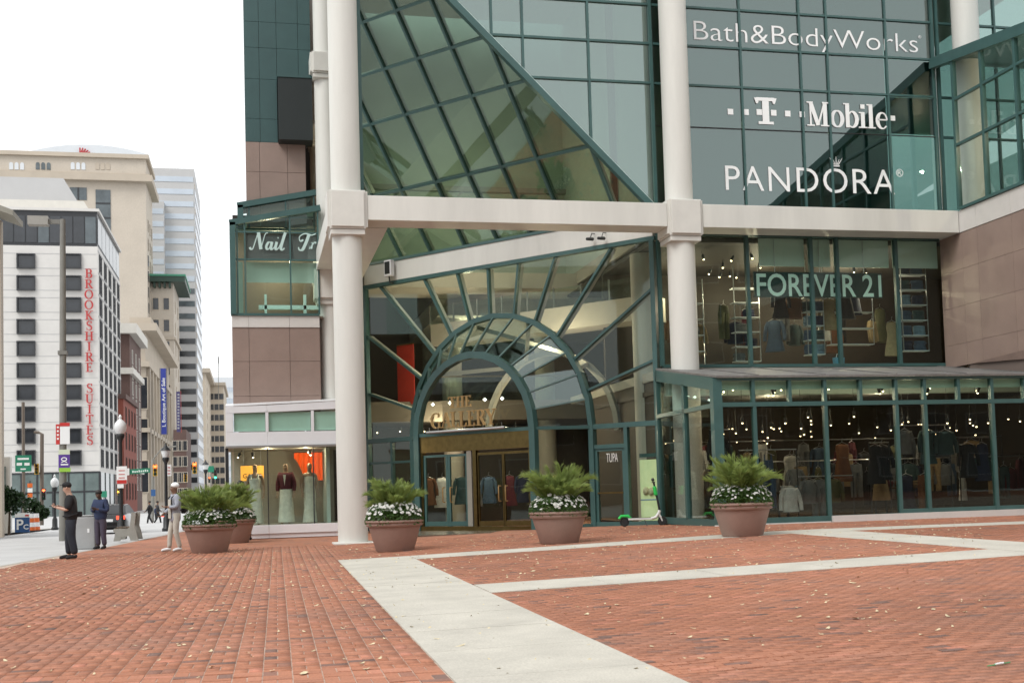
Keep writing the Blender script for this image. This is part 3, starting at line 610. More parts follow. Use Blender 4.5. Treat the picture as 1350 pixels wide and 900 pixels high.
# ---- diagonal wall: frame, fan and arch
ent = empty('entrance_wall', (0, 0, 0)); ent.parent = mall; WO[ent.name] = WO[mall.name]
SC, ZS = 6.40, 3.41; RO, ROZ, RI, RIZ, OFF = 3.86, 4.05, 2.47, 2.58, 1.4
SL = 12.5
def bar2(name, p, q, wd, dp, off=0., m='green_metal', par=ent): return MB().bar(dg(*p, off), dg(*q, off), wd, dp, dn).build(name, m, par)
bar2('top_rail', (-.05, ZB0-.07), (SL+.05, ZB0-.07), .13, .2, .03)
bar2('post', (.07, 0), (.07, ZB0-.14), .16, .2, .03); bar2('post', (SL, 0), (SL, ZB0-.14), .14, .2, .03)
RADI = [((235, 830), (65, 775)), ((272, 695), (60, 540)), ((335, 590), (130, 335)), ((405, 505), (310, 300)), ((490, 460), (445, 280)), ((578, 440), (570, 250)), ((680, 435), (695, 235)), ((768, 460), (845, 200)), ((860, 525), (1075, 165)), ((935, 620), (1240, 345)), ((985, 755), (1250, 635))]
ztop = ZB0-.13; rad = []
for pi, po in RADI:
    s_, z_ = dpx(460+pi[0]/3.102, 270+pi[1]/3.102); th = math.atan2((z_-ZS)/ROZ, (s_-SC)/RO); inn = (SC+RO*math.cos(th), ZS+ROZ*math.sin(th))
    s_, z_ = dpx(460+po[0]/3.102, 270+po[1]/3.102)
    if po[0] < 100: s_ = SL-.07
    elif po[0] > 1200: s_ = .15
    else: z_ = ztop
    rad.append((inn, (s_, z_), th))
for inn, ou, th in rad: bar2('fan_mullion', inn, ou, .08, .14, 0); bar2('inner_fan_mullion', inn, ou, .065, .18, -.17, 'inner_frame')
ends = [((SC+RO, ZS), (SL-.07, ZS), 0.)]+rad+[((SC-RO, ZS), (.15, ZS), math.pi)]
for (i0, o0, t0), (i1, o1, t1) in zip(ends, ends[1:]):
    P = [i0, o0]
    if abs(o0[0]-(SL-.07)) < .01 and abs(o1[1]-ztop) < .01: P.append((SL-.07, ztop))
    if abs(o0[1]-ztop) < .01 and abs(o1[0]-.15) < .01: P.append((.15, ztop))
    P += [o1, i1]
    for k in range(1, 4): t = t1+(t0-t1)*k/4; P.append((SC+RO*math.cos(t), ZS+ROZ*math.sin(t)))
    MB().prism([dg(*p, -.01) for p in P], dn*.02).build('pane', 'glass_clear', ent)
def ring(rx, rz, wd, dp, off, n_, name):
    for i in range(n_):
        a0, a1 = math.pi*i/n_, math.pi*(i+1)/n_
        P = [(SC+(rx+q)*math.cos(t), ZS+(rz+q)*math.sin(t)) for q, t in ((-wd/2, a0), (wd/2, a0), (wd/2, a1), (-wd/2, a1))]
        MB().prism([dg(*p, off-dp/2) for p in P], dn*dp).build(name, 'green_metal', ent)
NSEG = 14; mat('vault_green_lit', (.10, .17, .16), .35, .1)  # vault bars are the same green; sky reflections are put into this lighter colour
ring(RO, ROZ, .17, .24, .04, NSEG, 'outer_arch'); ring(RI, RIZ, .23, .26, OFF, NSEG, 'inner_arch')
for i in range(NSEG+1):
    t = math.pi*i/NSEG; p = dg(SC+RO*math.cos(t), ZS+ROZ*math.sin(t), .03); q = dg(SC+RI*math.cos(t), ZS+RIZ*math.sin(t), OFF)
    up = (dg(SC+math.cos(t), math.sin(t))-dg(SC, 0)).normalized(); nn = (q-p).cross(up).normalized()
    if 0 < i < NSEG: MB().bar(p+up*.02, q+up*.02, .05, .10, up).build('vault_bar', 'vault_green_lit', ent)
    if i < NSEG:
        t2 = math.pi*(i+1)/NSEG; p2 = dg(SC+RO*math.cos(t2), ZS+ROZ*math.sin(t2), .03); q2 = dg(SC+RI*math.cos(t2), ZS+RIZ*math.sin(t2), OFF)
        MB().prism([p, p2, q2, q], -up*.015).build('pane', 'glass_coated' if i in (1, 2) else 'glass_vault', ent)
# inner arched light over the doors
NI = 12; P = [(SC+(RI-.1)*math.cos(math.pi*k/NI), ZS+(RIZ-.1)*math.sin(math.pi*k/NI)) for k in range(NI+1)]
MB().prism([dg(*p, OFF-.01) for p in P], dn*.02).build('pane', 'glass_clear', ent)
bar2('transom', (SC-RI-.1, ZS-.03), (SC+RI+.1, ZS-.03), .12, .16, OFF)
gd = gz(8.7, 37)-.01
for s_ in (SC-RI, SC+RI): bar2('post', (s_, gd), (s_, ZS), .22, .24, OFF)
for s_ in (SC-RO, SC+RO):
    bar2('post', (s_, gd), (s_, ZS), .18, .24, .03)
    sg_ = 1 if s_ > SC else -1; p = dg(s_-sg_*.0, ZS-.03, .05); q = dg(SC+sg_*RI, ZS-.03, OFF); sn = (q-p).cross(EZ).normalized()
    MB().bar(p, q, .11, .12, sn).build('transom', 'green_metal', ent); MB().bar(p-EZ*(ZS-gd-.1), q-EZ*(ZS-gd-.1), .14, .12, sn).build('sill', 'green_metal', ent)
    MB().prism([p, q, q-EZ*(ZS-gd-.1), p-EZ*(ZS-gd-.1)], sn*.015).build('pane', 'glass_clear', ent)
# transoms and sills beside the portal
for a0, a1 in ((.12, SC-RO-.06), (SC+RO+.06, SL-.05)):
    bar2('transom', (a0, ZS-.03), (a1, ZS-.03), .16, .18, .03); bar2('sill', (a0, gd+.1), (a1, gd+.1), .18, .18, .03)
# right bay: door and side light
sd0, sd1 = dpx(826, 620)[0], dpx(790, 620)[0]
bar2('post', (sd0-.06, gd), (sd0-.06, ZS-.1), .13, .16, .03)
bar2('transom', (sd0, 2.72), (SC-RO-.06, 2.72), .13, .16, .03)
MB().prism([dg(.15, gd+.15), dg(sd0-.1, gd+.15), dg(sd0-.1, ZS-.1), dg(.15, ZS-.1)], dn*.015).build('pane', 'glass_clear', ent)
MB().prism([dg(sd0, 2.78), dg(SC-RO-.1, 2.78), dg(SC-RO-.1, ZS-.1), dg(sd0, ZS-.1)], dn*.015).build('pane', 'glass_clear', ent)
door = MB().prism([dg(sd0+.04, gd+.2, .0), dg(SC-RO-.12, gd+.2, .0), dg(SC-RO-.12, 2.62, .0), dg(sd0+.04, 2.62, .0)], dn*.015).build('door', 'glass_clear', mall)
for p, q in (((sd0+.05, gd+.03), (sd0+.05, 2.65)), ((SC-RO-.13, gd+.03), (SC-RO-.13, 2.65)), ((sd0, 2.62), (SC-RO-.1, 2.62)), ((sd0, gd+.12), (SC-RO-.1, gd+.12))): bar2('door_frame', p, q, .11, .1, .02, par=door)
bar2('push_bar', (sd0+.1, 1.22), (SC-RO-.16, 1.22), .05, .06, .06, 'brass', door)
v, f, w_ = txt('TUPA', 1, .7, -.01, .003); a = dpx(800, 607); b = dpx(815, 607); sgn = put([Vector((v_.x*(a[0]-b[0])/w_, v_.y*.42, v_.z)) for v_ in v], f, dg(a[0], a[1]-.05, .02), -de, EZ, dn).build('lettering', 'vinyl_white', door)
# left bay windows
for s_ in (11.3,): bar2('mullion', (s_, gd), (s_, ZS-.1), .10, .14, .03)
bar2('transom', (11.3, 2.55), (SL-.1, 2.55), .08, .12, .03); bar2('transom', (SC+RO+.1, 2.55), (11.25, 2.55), .08, .12, .03)
for a0, a1, z0, z1 in ((11.35, SL-.07, gd+.2, 2.51), (11.35, SL-.07, 2.59, ZS-.1), (SC+RO+.09, 11.25, gd+.2, 2.51), (SC+RO+.09, 11.25, 2.59, ZS-.1)):
    MB().prism([dg(a0, z0), dg(a1, z0), dg(a1, z1), dg(a0, z1)], dn*.015).build('pane', 'glass_clear', ent)
# ---- brass door set
OF2 = OFF-.05
bar2('door_header', (SC-RI+.1, 3.05), (SC+RI-.1, 3.05), .56, .2, OF2, 'brass'); bar2('threshold', (SC-RI+.1, gd+.06), (SC+RI-.1, gd+.06), .14, .24, OF2+.02, 'brass')
def door_leaf(s0, s1, z1, fm, rails, hx):
    d = MB().prism([dg(s0, gd+.15, OF2), dg(s1, gd+.15, OF2), dg(s1, z1, OF2), dg(s0, z1, OF2)], dn*.015).build('door', 'glass_clear', mall)
    f_ = .09 if rails else .035
    for p, q in (((s0+f_/2, gd+.13), (s0+f_/2, z1)), ((s1-f_/2, gd+.13), (s1-f_/2, z1))): bar2('stile', p, q, f_, .07, OF2, fm, d)
    for z, h_ in ((gd+.22, .16), (z1-.04, .08)): bar2('rail', (s0+.03, z), (s1-.03, z), h_, .065, OF2, fm, d)
    for k in (.06,): 
        pts = [dg(hx, 1.05, OF2+.03), dg(hx, 1.05, OF2+.12), dg(hx, 1.08, OF2+.14), dg(hx, 1.52, OF2+.14), dg(hx, 1.55, OF2+.12), dg(hx, 1.55, OF2+.03)]
        MB().tube(pts, .022, 8).build('handle', 'gold', d, True)
ZD = 2.68; m0 = SC+.1
sA = SC+RI-.22
door_leaf((m0+sA)/2+.0, sA, ZD, 'green_metal', True, (m0+sA)/2+.16); door_leaf(m0+.22, (m0+sA)/2-.01, ZD, 'green_metal', True, (m0+sA)/2-.17)
sB = SC-RI+.2; m1 = SC-.12
door_leaf((m1+sB)/2+.01, m1, ZD, 'brass', False, (m1+sB)/2+.14); door_leaf(sB, (m1+sB)/2-.01, ZD, 'brass', False, (m1+sB)/2-.14)
for s_, m_, wd in ((m0+.11, 'interior_beige', .2), (m1+.1, 'brass', .14), (sA+.07, 'brass', .12), (sB-.05, 'brass', .1)): bar2('jamb', (s_, gd+.1), (s_, ZD+.1), wd, .16, OF2, m_)
# gold letters and light bar
OL = OFF+.35
def gold_word(word, xl, xr, yb_l, yt_l):
    a = dpx(xl, yb_l, OL); top = dpx(xl, yt_l, OL)[1]; b = dpx(xr, yb_l-(xr-xl)*.09, OL); V_, F_, A = glyph_row(word, .17, .06, .03); W = a[0]-b[0]; x = 0; h_ = top-a[1]
    for ch in word:
        v, f, ad = serif_glyph(ch, .17, .06); v = [Vector(((p.x+x)*W/A, p.y*h_, p.z*4)) for p in v]; x += ad+.03
        put(v, f, dg(a[0], a[1], OL), -de, EZ, dn).build('letter', 'gold', ent)
    return a[1], a[0], b[0]
gold_word('THE', 592, 623.5, 538, 523.5); zb_, sa_, sb_ = gold_word('GALLERY', 569, 655, 565, 545)
lb = MB().tube([dg(sa_+.22, zb_-.12, OL), dg(sb_-.32, zb_-.12, OL)], .055, 10).build('light_bar', 'steel', ent, True)
for k in range(9): s_ = sa_+.1+(sb_-sa_-.3)*k/8; MB().tube([dg(s_, zb_-.12, OL), dg(s_, zb_-.1, OFF)], .018, 6).build('bracket', 'steel', ent); MB().tube([dg(s_, zb_-.1, OL), dg(s_, zb_+.05, OL)], .012, 6).build('stud', 'steel', ent)

# steel arch and braces inside the portal
for i in range(NSEG):
    a0, a1 = math.pi*i/NSEG, math.pi*(i+1)/NSEG
    MB().bar(dg(SC+2.9*math.cos(a0), ZS+3.0*math.sin(a0), -3.2), dg(SC+2.9*math.cos(a1), ZS+3.0*math.sin(a1), -3.2), .2, .2, dn).build('inner_rib', 'interior_beige', ent)
for t, u in ((35, 60), (75, 110), (110, 70), (150, 125)): MB().bar(dg(SC+3.7*math.cos(R(t)), ZS+3.9*math.sin(R(t)), -.2), dg(SC+2.9*math.cos(R(u)), ZS+3.0*math.sin(R(u)), -3.2), .14, .14, EZ).build('brace', 'interior_beige', ent)
# ---- glazed shop pavilion in front of the second bay
pav = empty('shop_pavilion', (0, 0, 0)); pav.parent = mall; WO[pav.name] = WO[mall.name]
XP0, YP, ZE, ZT = 12.42, 30.0, 4.22, 3.56
PX = [12.42, 13.5, 15.63, 17.82, 18.72, 20.88, 23.0, 25.2, 27.4]; TX = [12.42, 13.48, 14.57, 15.63, 16.72, 17.82, 18.72, 19.8, 20.88, 21.95, 23.0, 24.1, 25.2, 26.3, 27.4]
sill_z = lambda x: .33 if x < 15.7 else .44
for i in range(len(PX)-1):
    x0, x1 = PX[i], PX[i+1]; zs = sill_z(x0)
    MB().box(x0+.04, YP-.01, zs+.1, x1-.04, YP+.01, ZT-.05).build('pane', 'glass_store', pav)
    MB().box(x0+.04, YP-.055, zs, x1-.04, YP+.065, zs+.11).build('sill', 'green_metal', pav)
for i, x in enumerate(PX): MB().box(x-.05, YP-.07, .2, x+.05, YP+.08, ZT-.06).build('mullion', 'green_metal', pav)
for i in range(len(TX)-1): MB().box(TX[i]+.03, YP-.01, ZT+.05, TX[i+1]-.03, YP+.01, ZE-.03).build('pane', 'glass_mint', pav)
for x in TX[1:]: MB().box(x-.045, YP-.07, ZT+.06, x+.045, YP+.08, ZE+.0).build('mullion', 'green_metal', pav)
MB().box(PX[0], YP-.075, ZT-.06, PX[-1], YP+.085, ZT+.06).build('transom', 'green_metal', pav)
MB().box(PX[0]-.02, YP-.09, ZE, PX[-1], YP+.1, ZE+.07).build('eave_rail', 'green_metal', pav)
MB().box(15.66, YP-.16, .1, 27.4, YP+.06, .435).build('kerb_base', 'granite_white', pav); MB().box(12.3, YP-.05, .1, 15.66, YP+.1, .33).build('kerb_base', 'green_metal', pav)
MB().box(12.2, YP-.12, .1, 15.62, YP-.05, gz(13, 29.9)+.03).build('kerb_strip', 'granite_white', pav)
rf = MB().quadbox([(XP0-.05, YP-.16, ZE+.07), (27.4, YP-.16, ZE+.07), (27.4, YW-.05, 5.0), (XP0-.05, YW-.05, 5.0), (XP0-.05, YP-.16, ZE+.13), (27.4, YP-.16, ZE+.13), (27.4, YW-.05, 5.07), (XP0-.05, YW-.05, 5.07)]).build('roof', 'roof_metal', pav)
for x in [13.6, 15.6, 17.8, 20, 22.2, 24.4]: MB().quadbox([(x-.02, YP-.16, ZE+.13), (x+.02, YP-.16, ZE+.13), (x+.02, YW-.05, 5.07), (x-.02, YW-.05, 5.07), (x-.02, YP-.16, ZE+.16), (x+.02, YP-.16, ZE+.16), (x+.02, YW-.05, 5.10), (x-.02, YW-.05, 5.10)]).build('roof_seam', 'roof_metal', pav)
# its left side wall
zr = lambda y: ZE+.07+(y-YP)*(5.0-ZE-.07)/(YW-YP)
def sbar(name, p, q, wd, dp=.14): return MB().bar((XP0, *p), (XP0, *q), wd, dp, EX).build(name, 'green_metal', pav)
sbar('corner_post', (YP+.04, .1), (YP+.04, ZE+.06), .26, .26); sbar('post', (34.72, .1), (34.72, 5.0), .14)
sbar('sloped_rail', (YP+.1, zr(YP+.1)-.16), (34.7, zr(34.7)-.16), .34); sbar('transom', (YP+.1, ZT-.0), (34.7, ZT-.0), .12); sbar('sill', (YP+.1, .33), (34.7, .33), .2)
sbar('mullion', (32.4, .4), (32.4, zr(32.4)-.3), .16)
for y0, y1 in ((YP+.2, 32.3), (32.5, 34.65)):
    MB().box(XP0-.01, y0, .43, XP0+.01, y1, ZT-.05).build('pane', 'glass_store', pav); MB().prism([(XP0-.01, y0, ZT+.06), (XP0-.01, y1, ZT+.06), (XP0-.01, y1, zr(y1)-.32), (XP0-.01, y0, zr(y0)-.32)], (.02, 0, 0)).build('pane', 'glass_mint', pav)
# ---- right wing: granite wall, white band, glazed bay above
XR = 22.5
wing = empty('right_wing', (0, 0, 0)); wing.parent = mall; WO[wing.name] = WO[mall.name]
MB().box(XR+.035, 20, 4.3, XR+3.5, 33.42, 10.0).build('core', 'joint', wing)
zc = [5.0, 5.72, 6.93, 8.12, 9.29]; ycs = [33.45, 32.62, 30.9, 29.2, 27.5, 25.8, 24.1, 22.4, 20.]
ycs = [34.68]+ycs
for j in range(len(zc)-1):
    off = 0 if j % 2 == 0 else .0
    for i in range(len(ycs)-1):
        y0, y1 = ycs[i+1]+off, ycs[i]+off
        MB().box(XR, y0+.004, zc[j]+.004, XR+.05, y1-.004, zc[j+1]-.004).build('stone_panel', 'granite', wing)
for i in range(0, len(ycs)-1): MB().box(XR-.02, ycs[i+1]+.004, 9.296, XR+.05, ycs[i]-.006, 10.0).build('band_panel', 'granite_white', wing)
MB().prism([(XR-.03, 33.0, 5.0), (XR-.03, 33.0, 5.02), (XR-.03, 20.0, 5.55), (XR-.03, 20.0, 4.2)], (.028, 0, 0)).build('dark_wedge', mat('granite_dark', (.20, .142, .12), .45, .1, 2, fine=.15, bscale=80), wing)  # darker granite wedge widening along the foot of the wall
zb_top = lambda y: 15.19-(34.1-y)*.146
MB().bar((XR, 34.6, zb_top(34.6)), (XR, 20, zb_top(20)), .34, .24, EX).build('top_rail', 'green_metal', wing); MB().bar((XR, 33.4, 10.06), (XR, 20, 10.06), .09, .16, EX).build('base_rail', 'green_metal', wing)
for y in (33.45, 31.95, 30.3, 28.6, 26.9, 25.2, 23.5, 21.8): MB().bar((XR, y, 10.05), (XR, y, zb_top(y)), .11, .14, EX).build('mullion', 'green_metal', wing)
for z in (11.55, 13.05): MB().bar((XR, 33.4, z+.6), (XR, 20, z+.6), .085, .12, EX).build('transom', 'green_metal', wing)
yq = [33.45, 31.95, 30.3, 28.6, 26.9, 25.2, 23.5, 21.8, 20]
for i in range(len(yq)-1):
    for z0, z1 in ((10.1, 12.1), (12.2, 13.6), (13.7, None)):
        a, b = yq[i+1]+.05, yq[i]-.05
        MB().prism([(XR-.01, a, z0), (XR-.01, b, z0), (XR-.01, b, z1 or zb_top(b)-.2), (XR-.01, a, z1 or zb_top(a)-.2)], (.02, 0, 0)).build('pane', 'glass_clear', wing)
MB().quadbox([(XR, 20, zb_top(20)), (XR+6, 20, zb_top(20)), (XR+6, 34.6, zb_top(34.6)), (XR, 34.6, zb_top(34.6)), (XR, 20, zb_top(20)+.12), (XR+6, 20, zb_top(20)+.12), (XR+6, 34.6, zb_top(34.6)+.12), (XR, 34.6, zb_top(34.6)+.12)]).build('bay_roof', 'green_metal', wing)
MB().box(XR+.3, 20, 10.0, XR+6, 34.5, 10.06).build('bay_floor', 'interior_beige', wing); MB().box(XR+5, 20, 10.06, XR+5.1, 34.5, 13.2).build('bay_wall', 'interior_wall', wing)
# ---- left block: shop front, granite, glazed salon bay, green panels
lb_ = empty('left_block', (0, 0, 0)); lb_.parent = mall; WO[lb_.name] = WO[mall.name]
YS, YL = 40.4, 41.2; XA, XB = -.62, 2.37
MB().box(XA+.03, YL+.05, 4.4, 2.4, 60, 7.3).build('core', 'joint', lb_); MB().box(-.03, 42.5, 12.0, 2.0, 60, 24).build('core', 'joint', lb_); MB().box(XA+.03, YL+3.5, 7.3, 2.4, 60, 12).build('core', 'interior_dark', lb_)
xj = [XA, -.05, 1.33, XB]; zj = [4.40, 4.88, 6.08, 7.26]
for i in range(3):
    for j in range(3): MB().box(xj[i]+.006, YL, zj[j]+.006, xj[i+1]-.006, YL+.06, zj[j+1]-.006).build('stone_panel', 'granite', lb_)
    MB().box(xj[i]+.004, YL-.03, 7.262, xj[i+1]-.004, YL+.06, 7.66).build('band_panel', 'granite_white', lb_)
    MB().box(XA, YL+1+i*1.4, 4.41, XA+.05, YL+2.39+i*1.4, 7.25).build('stone_panel', 'granite', lb_)
def gpan(x0, x1, z0, z1, m): MB().box(x0+.006, 42.3, z0+.006, x1-.006, 42.55, z1-.006).build('stone_panel' if m == 'granite' else 'metal_panel', m, lb_)
for z0, z1 in ((11.0, 11.95), (11.95, 13.02), (13.02, 14.1)):
    for x0, x1 in ((-.07, .42), (.42, 1.4), (1.4, 2.05)): gpan(x0, x1, z0, z1, 'granite')
zz = [14.1, 14.95, 16.4, 17.55, 18.5, 19.7, 20.9, 22.1]
for k in range(len(zz)-1):
    for x0, x1 in ((-.07, .46), (.46, 1.08)): gpan(x0, x1, zz[k], zz[k+1], 'green_panel')
    if zz[k] > 16.3:
        for x0, x1 in ((1.08, 1.85), (1.85, 2.3)): gpan(x0, x1, zz[k], zz[k+1], 'green_panel')
MB().box(1.10, 41.7, 14.05, 2.3, 42.5, 16.38).build('projecting_box', mat('box_green', (.010, .016, .016), .5, .1), lb_); MB().box(1.07, 41.67, 16.3, 2.33, 42.5, 16.42).build('projecting_box', 'green_panel', lb_)
# salon bay
def salon(y, x0, x1, z0, ztl, ztr, nm, us, vs):
    b = empty(nm, (0, 0, 0)); b.parent = mall; WO[b.name] = WO[mall.name]; k = (ztr-ztl)/(x1-x0)
    hp = [(k, -1, ztl-k*x0)]
    grid_wall(b, (0, y, 0), EX, EZ, -EY, us, vs, 'glass_mint', .055, .1, hp)
    MB().bar((x0-.05, y-.03, ztl), (x1+.1, y-.03, ztr+.02), .2, .2, EY).build('top_rail', 'green_metal', b); MB().bar((x0+.05, y-.03, z0), (x0+.05, y-.03, ztl+.02), .2, .2, EY).build('corner_post', 'green_metal', b)
    MB().box(x0-.04, y-.08, z0-.04, x1, y+.1, z0+.04).build('sill', 'green_metal', b)
    MB().prism([(x0-.02, y+.1, z0), (x0-.02, y+2.4, z0), (x0-.02, y+2.4, ztl), (x0-.02, y+.1, ztl)], (.03, 0, 0)).build('pane', 'glass_mint', b)
    MB().prism([(x0, y, ztl+.06), (x1, y, ztr+.06), (x1, y+3.4, ztr+.5), (x0, y+3.4, ztl+.5)], (0, 0, .05)).build('roof', 'green_metal', b)
    return b
s1 = salon(YL, XA+.02, XB, 7.7, 10.88, 11.46, 'salon_bay', [XA+.1, -.4, -.14, 1.40, XB], [7.72, 9.62, 10.58, 12])
s2 = salon(42.15, -.33, 2.3, 10.9, 11.72, 12.25, 'salon_bay', [-.25, .02, 1.3, 2.3], [10.9, 11.35, 12.4])
MB().box(-.11, YL+.06, 9.66, XB, YL+.075, 10.55).build('sign_film', 'vinyl_plum', s1); MB().box(-.1, YL+.3, 8.88, XB, YL+.32, 9.6).build('blind', 'interior_mint', s1); MB().box(-.38, YL+.3, 7.75, -.22, YL+.33, 9.6).build('blind', 'interior_mint', s1)
# script lettering, pen strokes
YN = YL-.07
mat('salon_mint', (.50, .66, .62), .5, 0)
def script(parent, curves, o, sc):
    v, f = [], []; z = 0
    for pts, w0 in curves:
        P = []                                       # smooth the pen path
        n_ = len(pts)
        for i in range(n_-1):
            p0, p1, p2, p3 = (Vector(pts[max(i-1, 0)]), Vector(pts[i]), Vector(pts[i+1]), Vector(pts[min(i+2, n_-1)]))
            for k in range(5): t = k/5; P.append(tuple(.5*((2*p1)+(p2-p0)*t+(2*p0-5*p1+4*p2-p3)*t*t+(3*p1-p0-3*p2+p3)*t**3)))
        P.append(pts[-1]); wd = []
        for i in range(len(P)):
            d = Vector(P[min(i+1, len(P)-1)])-Vector(P[max(i-1, 0)]); d.normalize(); wd.append(w0*(.45+.75*max(0, -d.y)+.15*abs(d.x)))
        stroke(v, f, P, wd, z, .002); z += .0004
    put(v, f, o, EX*sc, EZ*sc, -EY).build('lettering', 'salon_mint', parent)
CUR = [([(.02, .16), (.06, .06), (.16, .06), (.26, .3), (.42, .8), (.5, 1.0)], .11), ([(.5, 1.0), (.56, .5), (.62, .05)], .15), ([(.62, .05), (.74, .5), (.88, .92), (1.02, .98)], .09),
       ([(1.2, .42), (1.05, .45), (.92, .22), (.96, .05), (1.08, .12), (1.22, .45)], .11), ([(1.24, .48), (1.17, .15), (1.22, .04), (1.34, .16)], .12),
       ([(1.34, .16), (1.5, .48)], .08), ([(1.5, .48), (1.42, .14), (1.48, .04), (1.6, .16)], .12), ([(1.56, .68), (1.59, .74)], .13), ([(1.6, .16), (1.9, .8), (1.98, 1.02)], .07), ([(1.98, 1.02), (1.78, .4), (1.72, .12), (1.8, .03), (1.92, .14)], .13)]
CUR2 = [([(.3, .62), (.12, .55), (.1, .8), (.4, .98), (.75, .9), (1.0, .98)], .11), ([(.62, .92), (.42, .4), (.24, .06), (.06, .06), (.03, .2)], .14), ([(.62, .1), (.78, .48), (.72, .12)], .11), ([(.74, .2), (.9, .48), (1.0, .44)], .1), ([(1.06, .1), (1.22, .48), (1.12, .12), (1.2, .04), (1.3, .16)], .12), ([(1.28, .68), (1.31, .74)], .13), ([(1.4, .4), (1.52, .46), (1.5, .1), (1.62, .06)], .11), ([(1.76, .46), (1.4, .05)], .1)]
a = onY(329, 329.5, YN); script(s1, [(p, w*1.0) for p, w in CUR], (a.x, YN, a.z), .62); a = onY(393, 330.5, YN); script(s1, [(p, w*1.0) for p, w in CUR2], (a.x, YN, a.z), .62)
# the white shop front
shf = empty('shop_front', (0, 0, 0)); shf.parent = mall; WO[shf.name] = WO[mall.name]; XS0, XS1 = -.86, 3.1
def wb(name, x0, z0, x1, z1, y0=YS, d=.25, m='white_metal'): return MB().box(x0, y0, z0, x1, y0+d, z1).build(name, m, shf, bevel=.006)
wb('base_panel', XS0+.3, .02, .5, .16, YS+.05); wb('base_panel', .51, .02, XS1, .16, YS+.05); wb('base_panel', XS0+.3, .17, .5, .46, YS); wb('base_panel', .51, .17, XS1, .46, YS)
wb('fascia', XS0, 3.14, .5, 3.60); wb('fascia', .505, 3.14, XS1, 3.60)
MB().prism([(XS0, YS, 4.24), (.5, YS, 4.27), (.5, YS, 4.50), (XS0, YS, 4.46)], (0, .25, 0)).build('fascia', 'white_metal', shf); MB().prism([(.505, YS, 4.27), (XS1, YS, 4.36), (XS1, YS, 4.62), (.505, YS, 4.50)], (0, .25, 0)).build('fascia', 'white_metal', shf)
wb('end_panel', XS0, 3.605, XS0+.24, 4.235)
for x in (.5, 2.02): wb('mullion', x-.05, 3.605, x+.05, 4.30)
for x0, x1, m_ in ((XS0+.27, .44, 'glass_mint'), (.56, 1.96, 'glass_mint'), (2.08, XS1, 'glass_mint')): wb('pane', x0, 3.63, x1, 4.27, YS+.08, .015, m_); wb('backing', x0, 3.63, x1, 4.27, YS+.12, .03, 'interior_mint')
MB().quadbox([(XS0, YS, 4.47), (XS1, YS, 4.63), (XS1, YL+.1, 4.75), (XS0, YL+.1, 4.6), (XS0, YS, 4.5), (XS1, YS, 4.66), (XS1, YL+.1, 4.78), (XS0, YL+.1, 4.63)]).build('top_flashing', 'white_metal', shf)
MB().box(XS0-.02, YS-.1, 3.07, XS1, YS+.3, 3.13).build('soffit', 'grey_metal', shf)
for x0, x1 in ((XS0+.25, .48), (.52, 2.0), (2.04, XS1)): wb('pane', x0, .47, x1, 3.07, YS+.09, .015, 'glass_clear')
for x in (.5, 2.02): wb('joint_bar', x-.018, .46, x+.018, 3.07, YS+.06, .07, 'dark_metal')
wb('corner_post', XS0-.03, .0, XS0+.08, 3.07, YS+.02, .12, 'dark_metal')
MB().prism([(XS0+.15, YS+.2, .47), (XS0+.15, YS+2.6, .47), (XS0+.15, YS+2.6, 3.07), (XS0+.15, YS+.2, 3.07)], (.015, 0, 0)).build('pane', 'glass_clear', shf)
MB().box(XS0+.3, YS+.2, .38, XS1, YS+3.4, .45).build('display_floor', 'interior_beige', shf); MB().box(XS0+.1, YS+3.0, .45, 2.9, YS+3.1, 3.06).build('display_wall', 'interior_beige', shf); MB().box(2.5, YS+.8, .45, 2.62, YS+3.0, 3.06).build('display_wall', 'interior_mint', shf); MB().box(XS0, YS+.26, 3.06, 3.1, YS+3.2, 3.10).build('display_ceiling', 'interior_beige', shf)
mat('eave_mint', (.42, .56, .47), .6, .1, 1); mat('balcony_beige', (.46, .43, .36), .7, .06, 1); mat('hall_brown', (.13, .11, .085), .7, .1, 1); mat('hall_green', (.36, .42, .37), .7, .12, .6)
# ---- inside: floors, back walls, ceilings that show through the glass
inn_ = empty('interior', (0, 0, 0)); inn_.parent = mall; WO[inn_.name] = WO[mall.name]
def ib(name, x0, y0, z0, x1, y1, z1, m): return MB().box(x0, y0, z0, x1, y1, z1).build(name, m, inn_)
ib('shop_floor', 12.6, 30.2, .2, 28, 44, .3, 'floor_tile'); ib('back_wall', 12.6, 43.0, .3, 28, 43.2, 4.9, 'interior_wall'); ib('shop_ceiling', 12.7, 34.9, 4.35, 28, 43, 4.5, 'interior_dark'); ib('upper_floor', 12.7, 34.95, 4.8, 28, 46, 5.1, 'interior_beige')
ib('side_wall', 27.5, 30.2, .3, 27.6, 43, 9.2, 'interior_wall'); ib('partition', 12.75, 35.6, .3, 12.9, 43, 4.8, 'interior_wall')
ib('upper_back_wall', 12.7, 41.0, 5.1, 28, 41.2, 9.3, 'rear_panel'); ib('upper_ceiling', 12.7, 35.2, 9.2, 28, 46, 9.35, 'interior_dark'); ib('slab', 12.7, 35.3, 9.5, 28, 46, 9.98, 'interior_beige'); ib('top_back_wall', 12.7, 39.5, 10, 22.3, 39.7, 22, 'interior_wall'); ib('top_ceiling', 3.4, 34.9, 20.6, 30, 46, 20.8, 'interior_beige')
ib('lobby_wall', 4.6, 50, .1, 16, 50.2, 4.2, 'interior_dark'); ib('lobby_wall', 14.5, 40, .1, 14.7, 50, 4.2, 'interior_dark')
ib('atrium_floor', 4.4, 36.0, .0, 16, 62, .085, 'floor_tile'); ib('atrium_back', 2.5, 56, 0, 24, 56.2, 22, 'interior_wall'); ib('atrium_left', 4.25, 45, 0, 4.35, 56, 22, 'interior_beige')
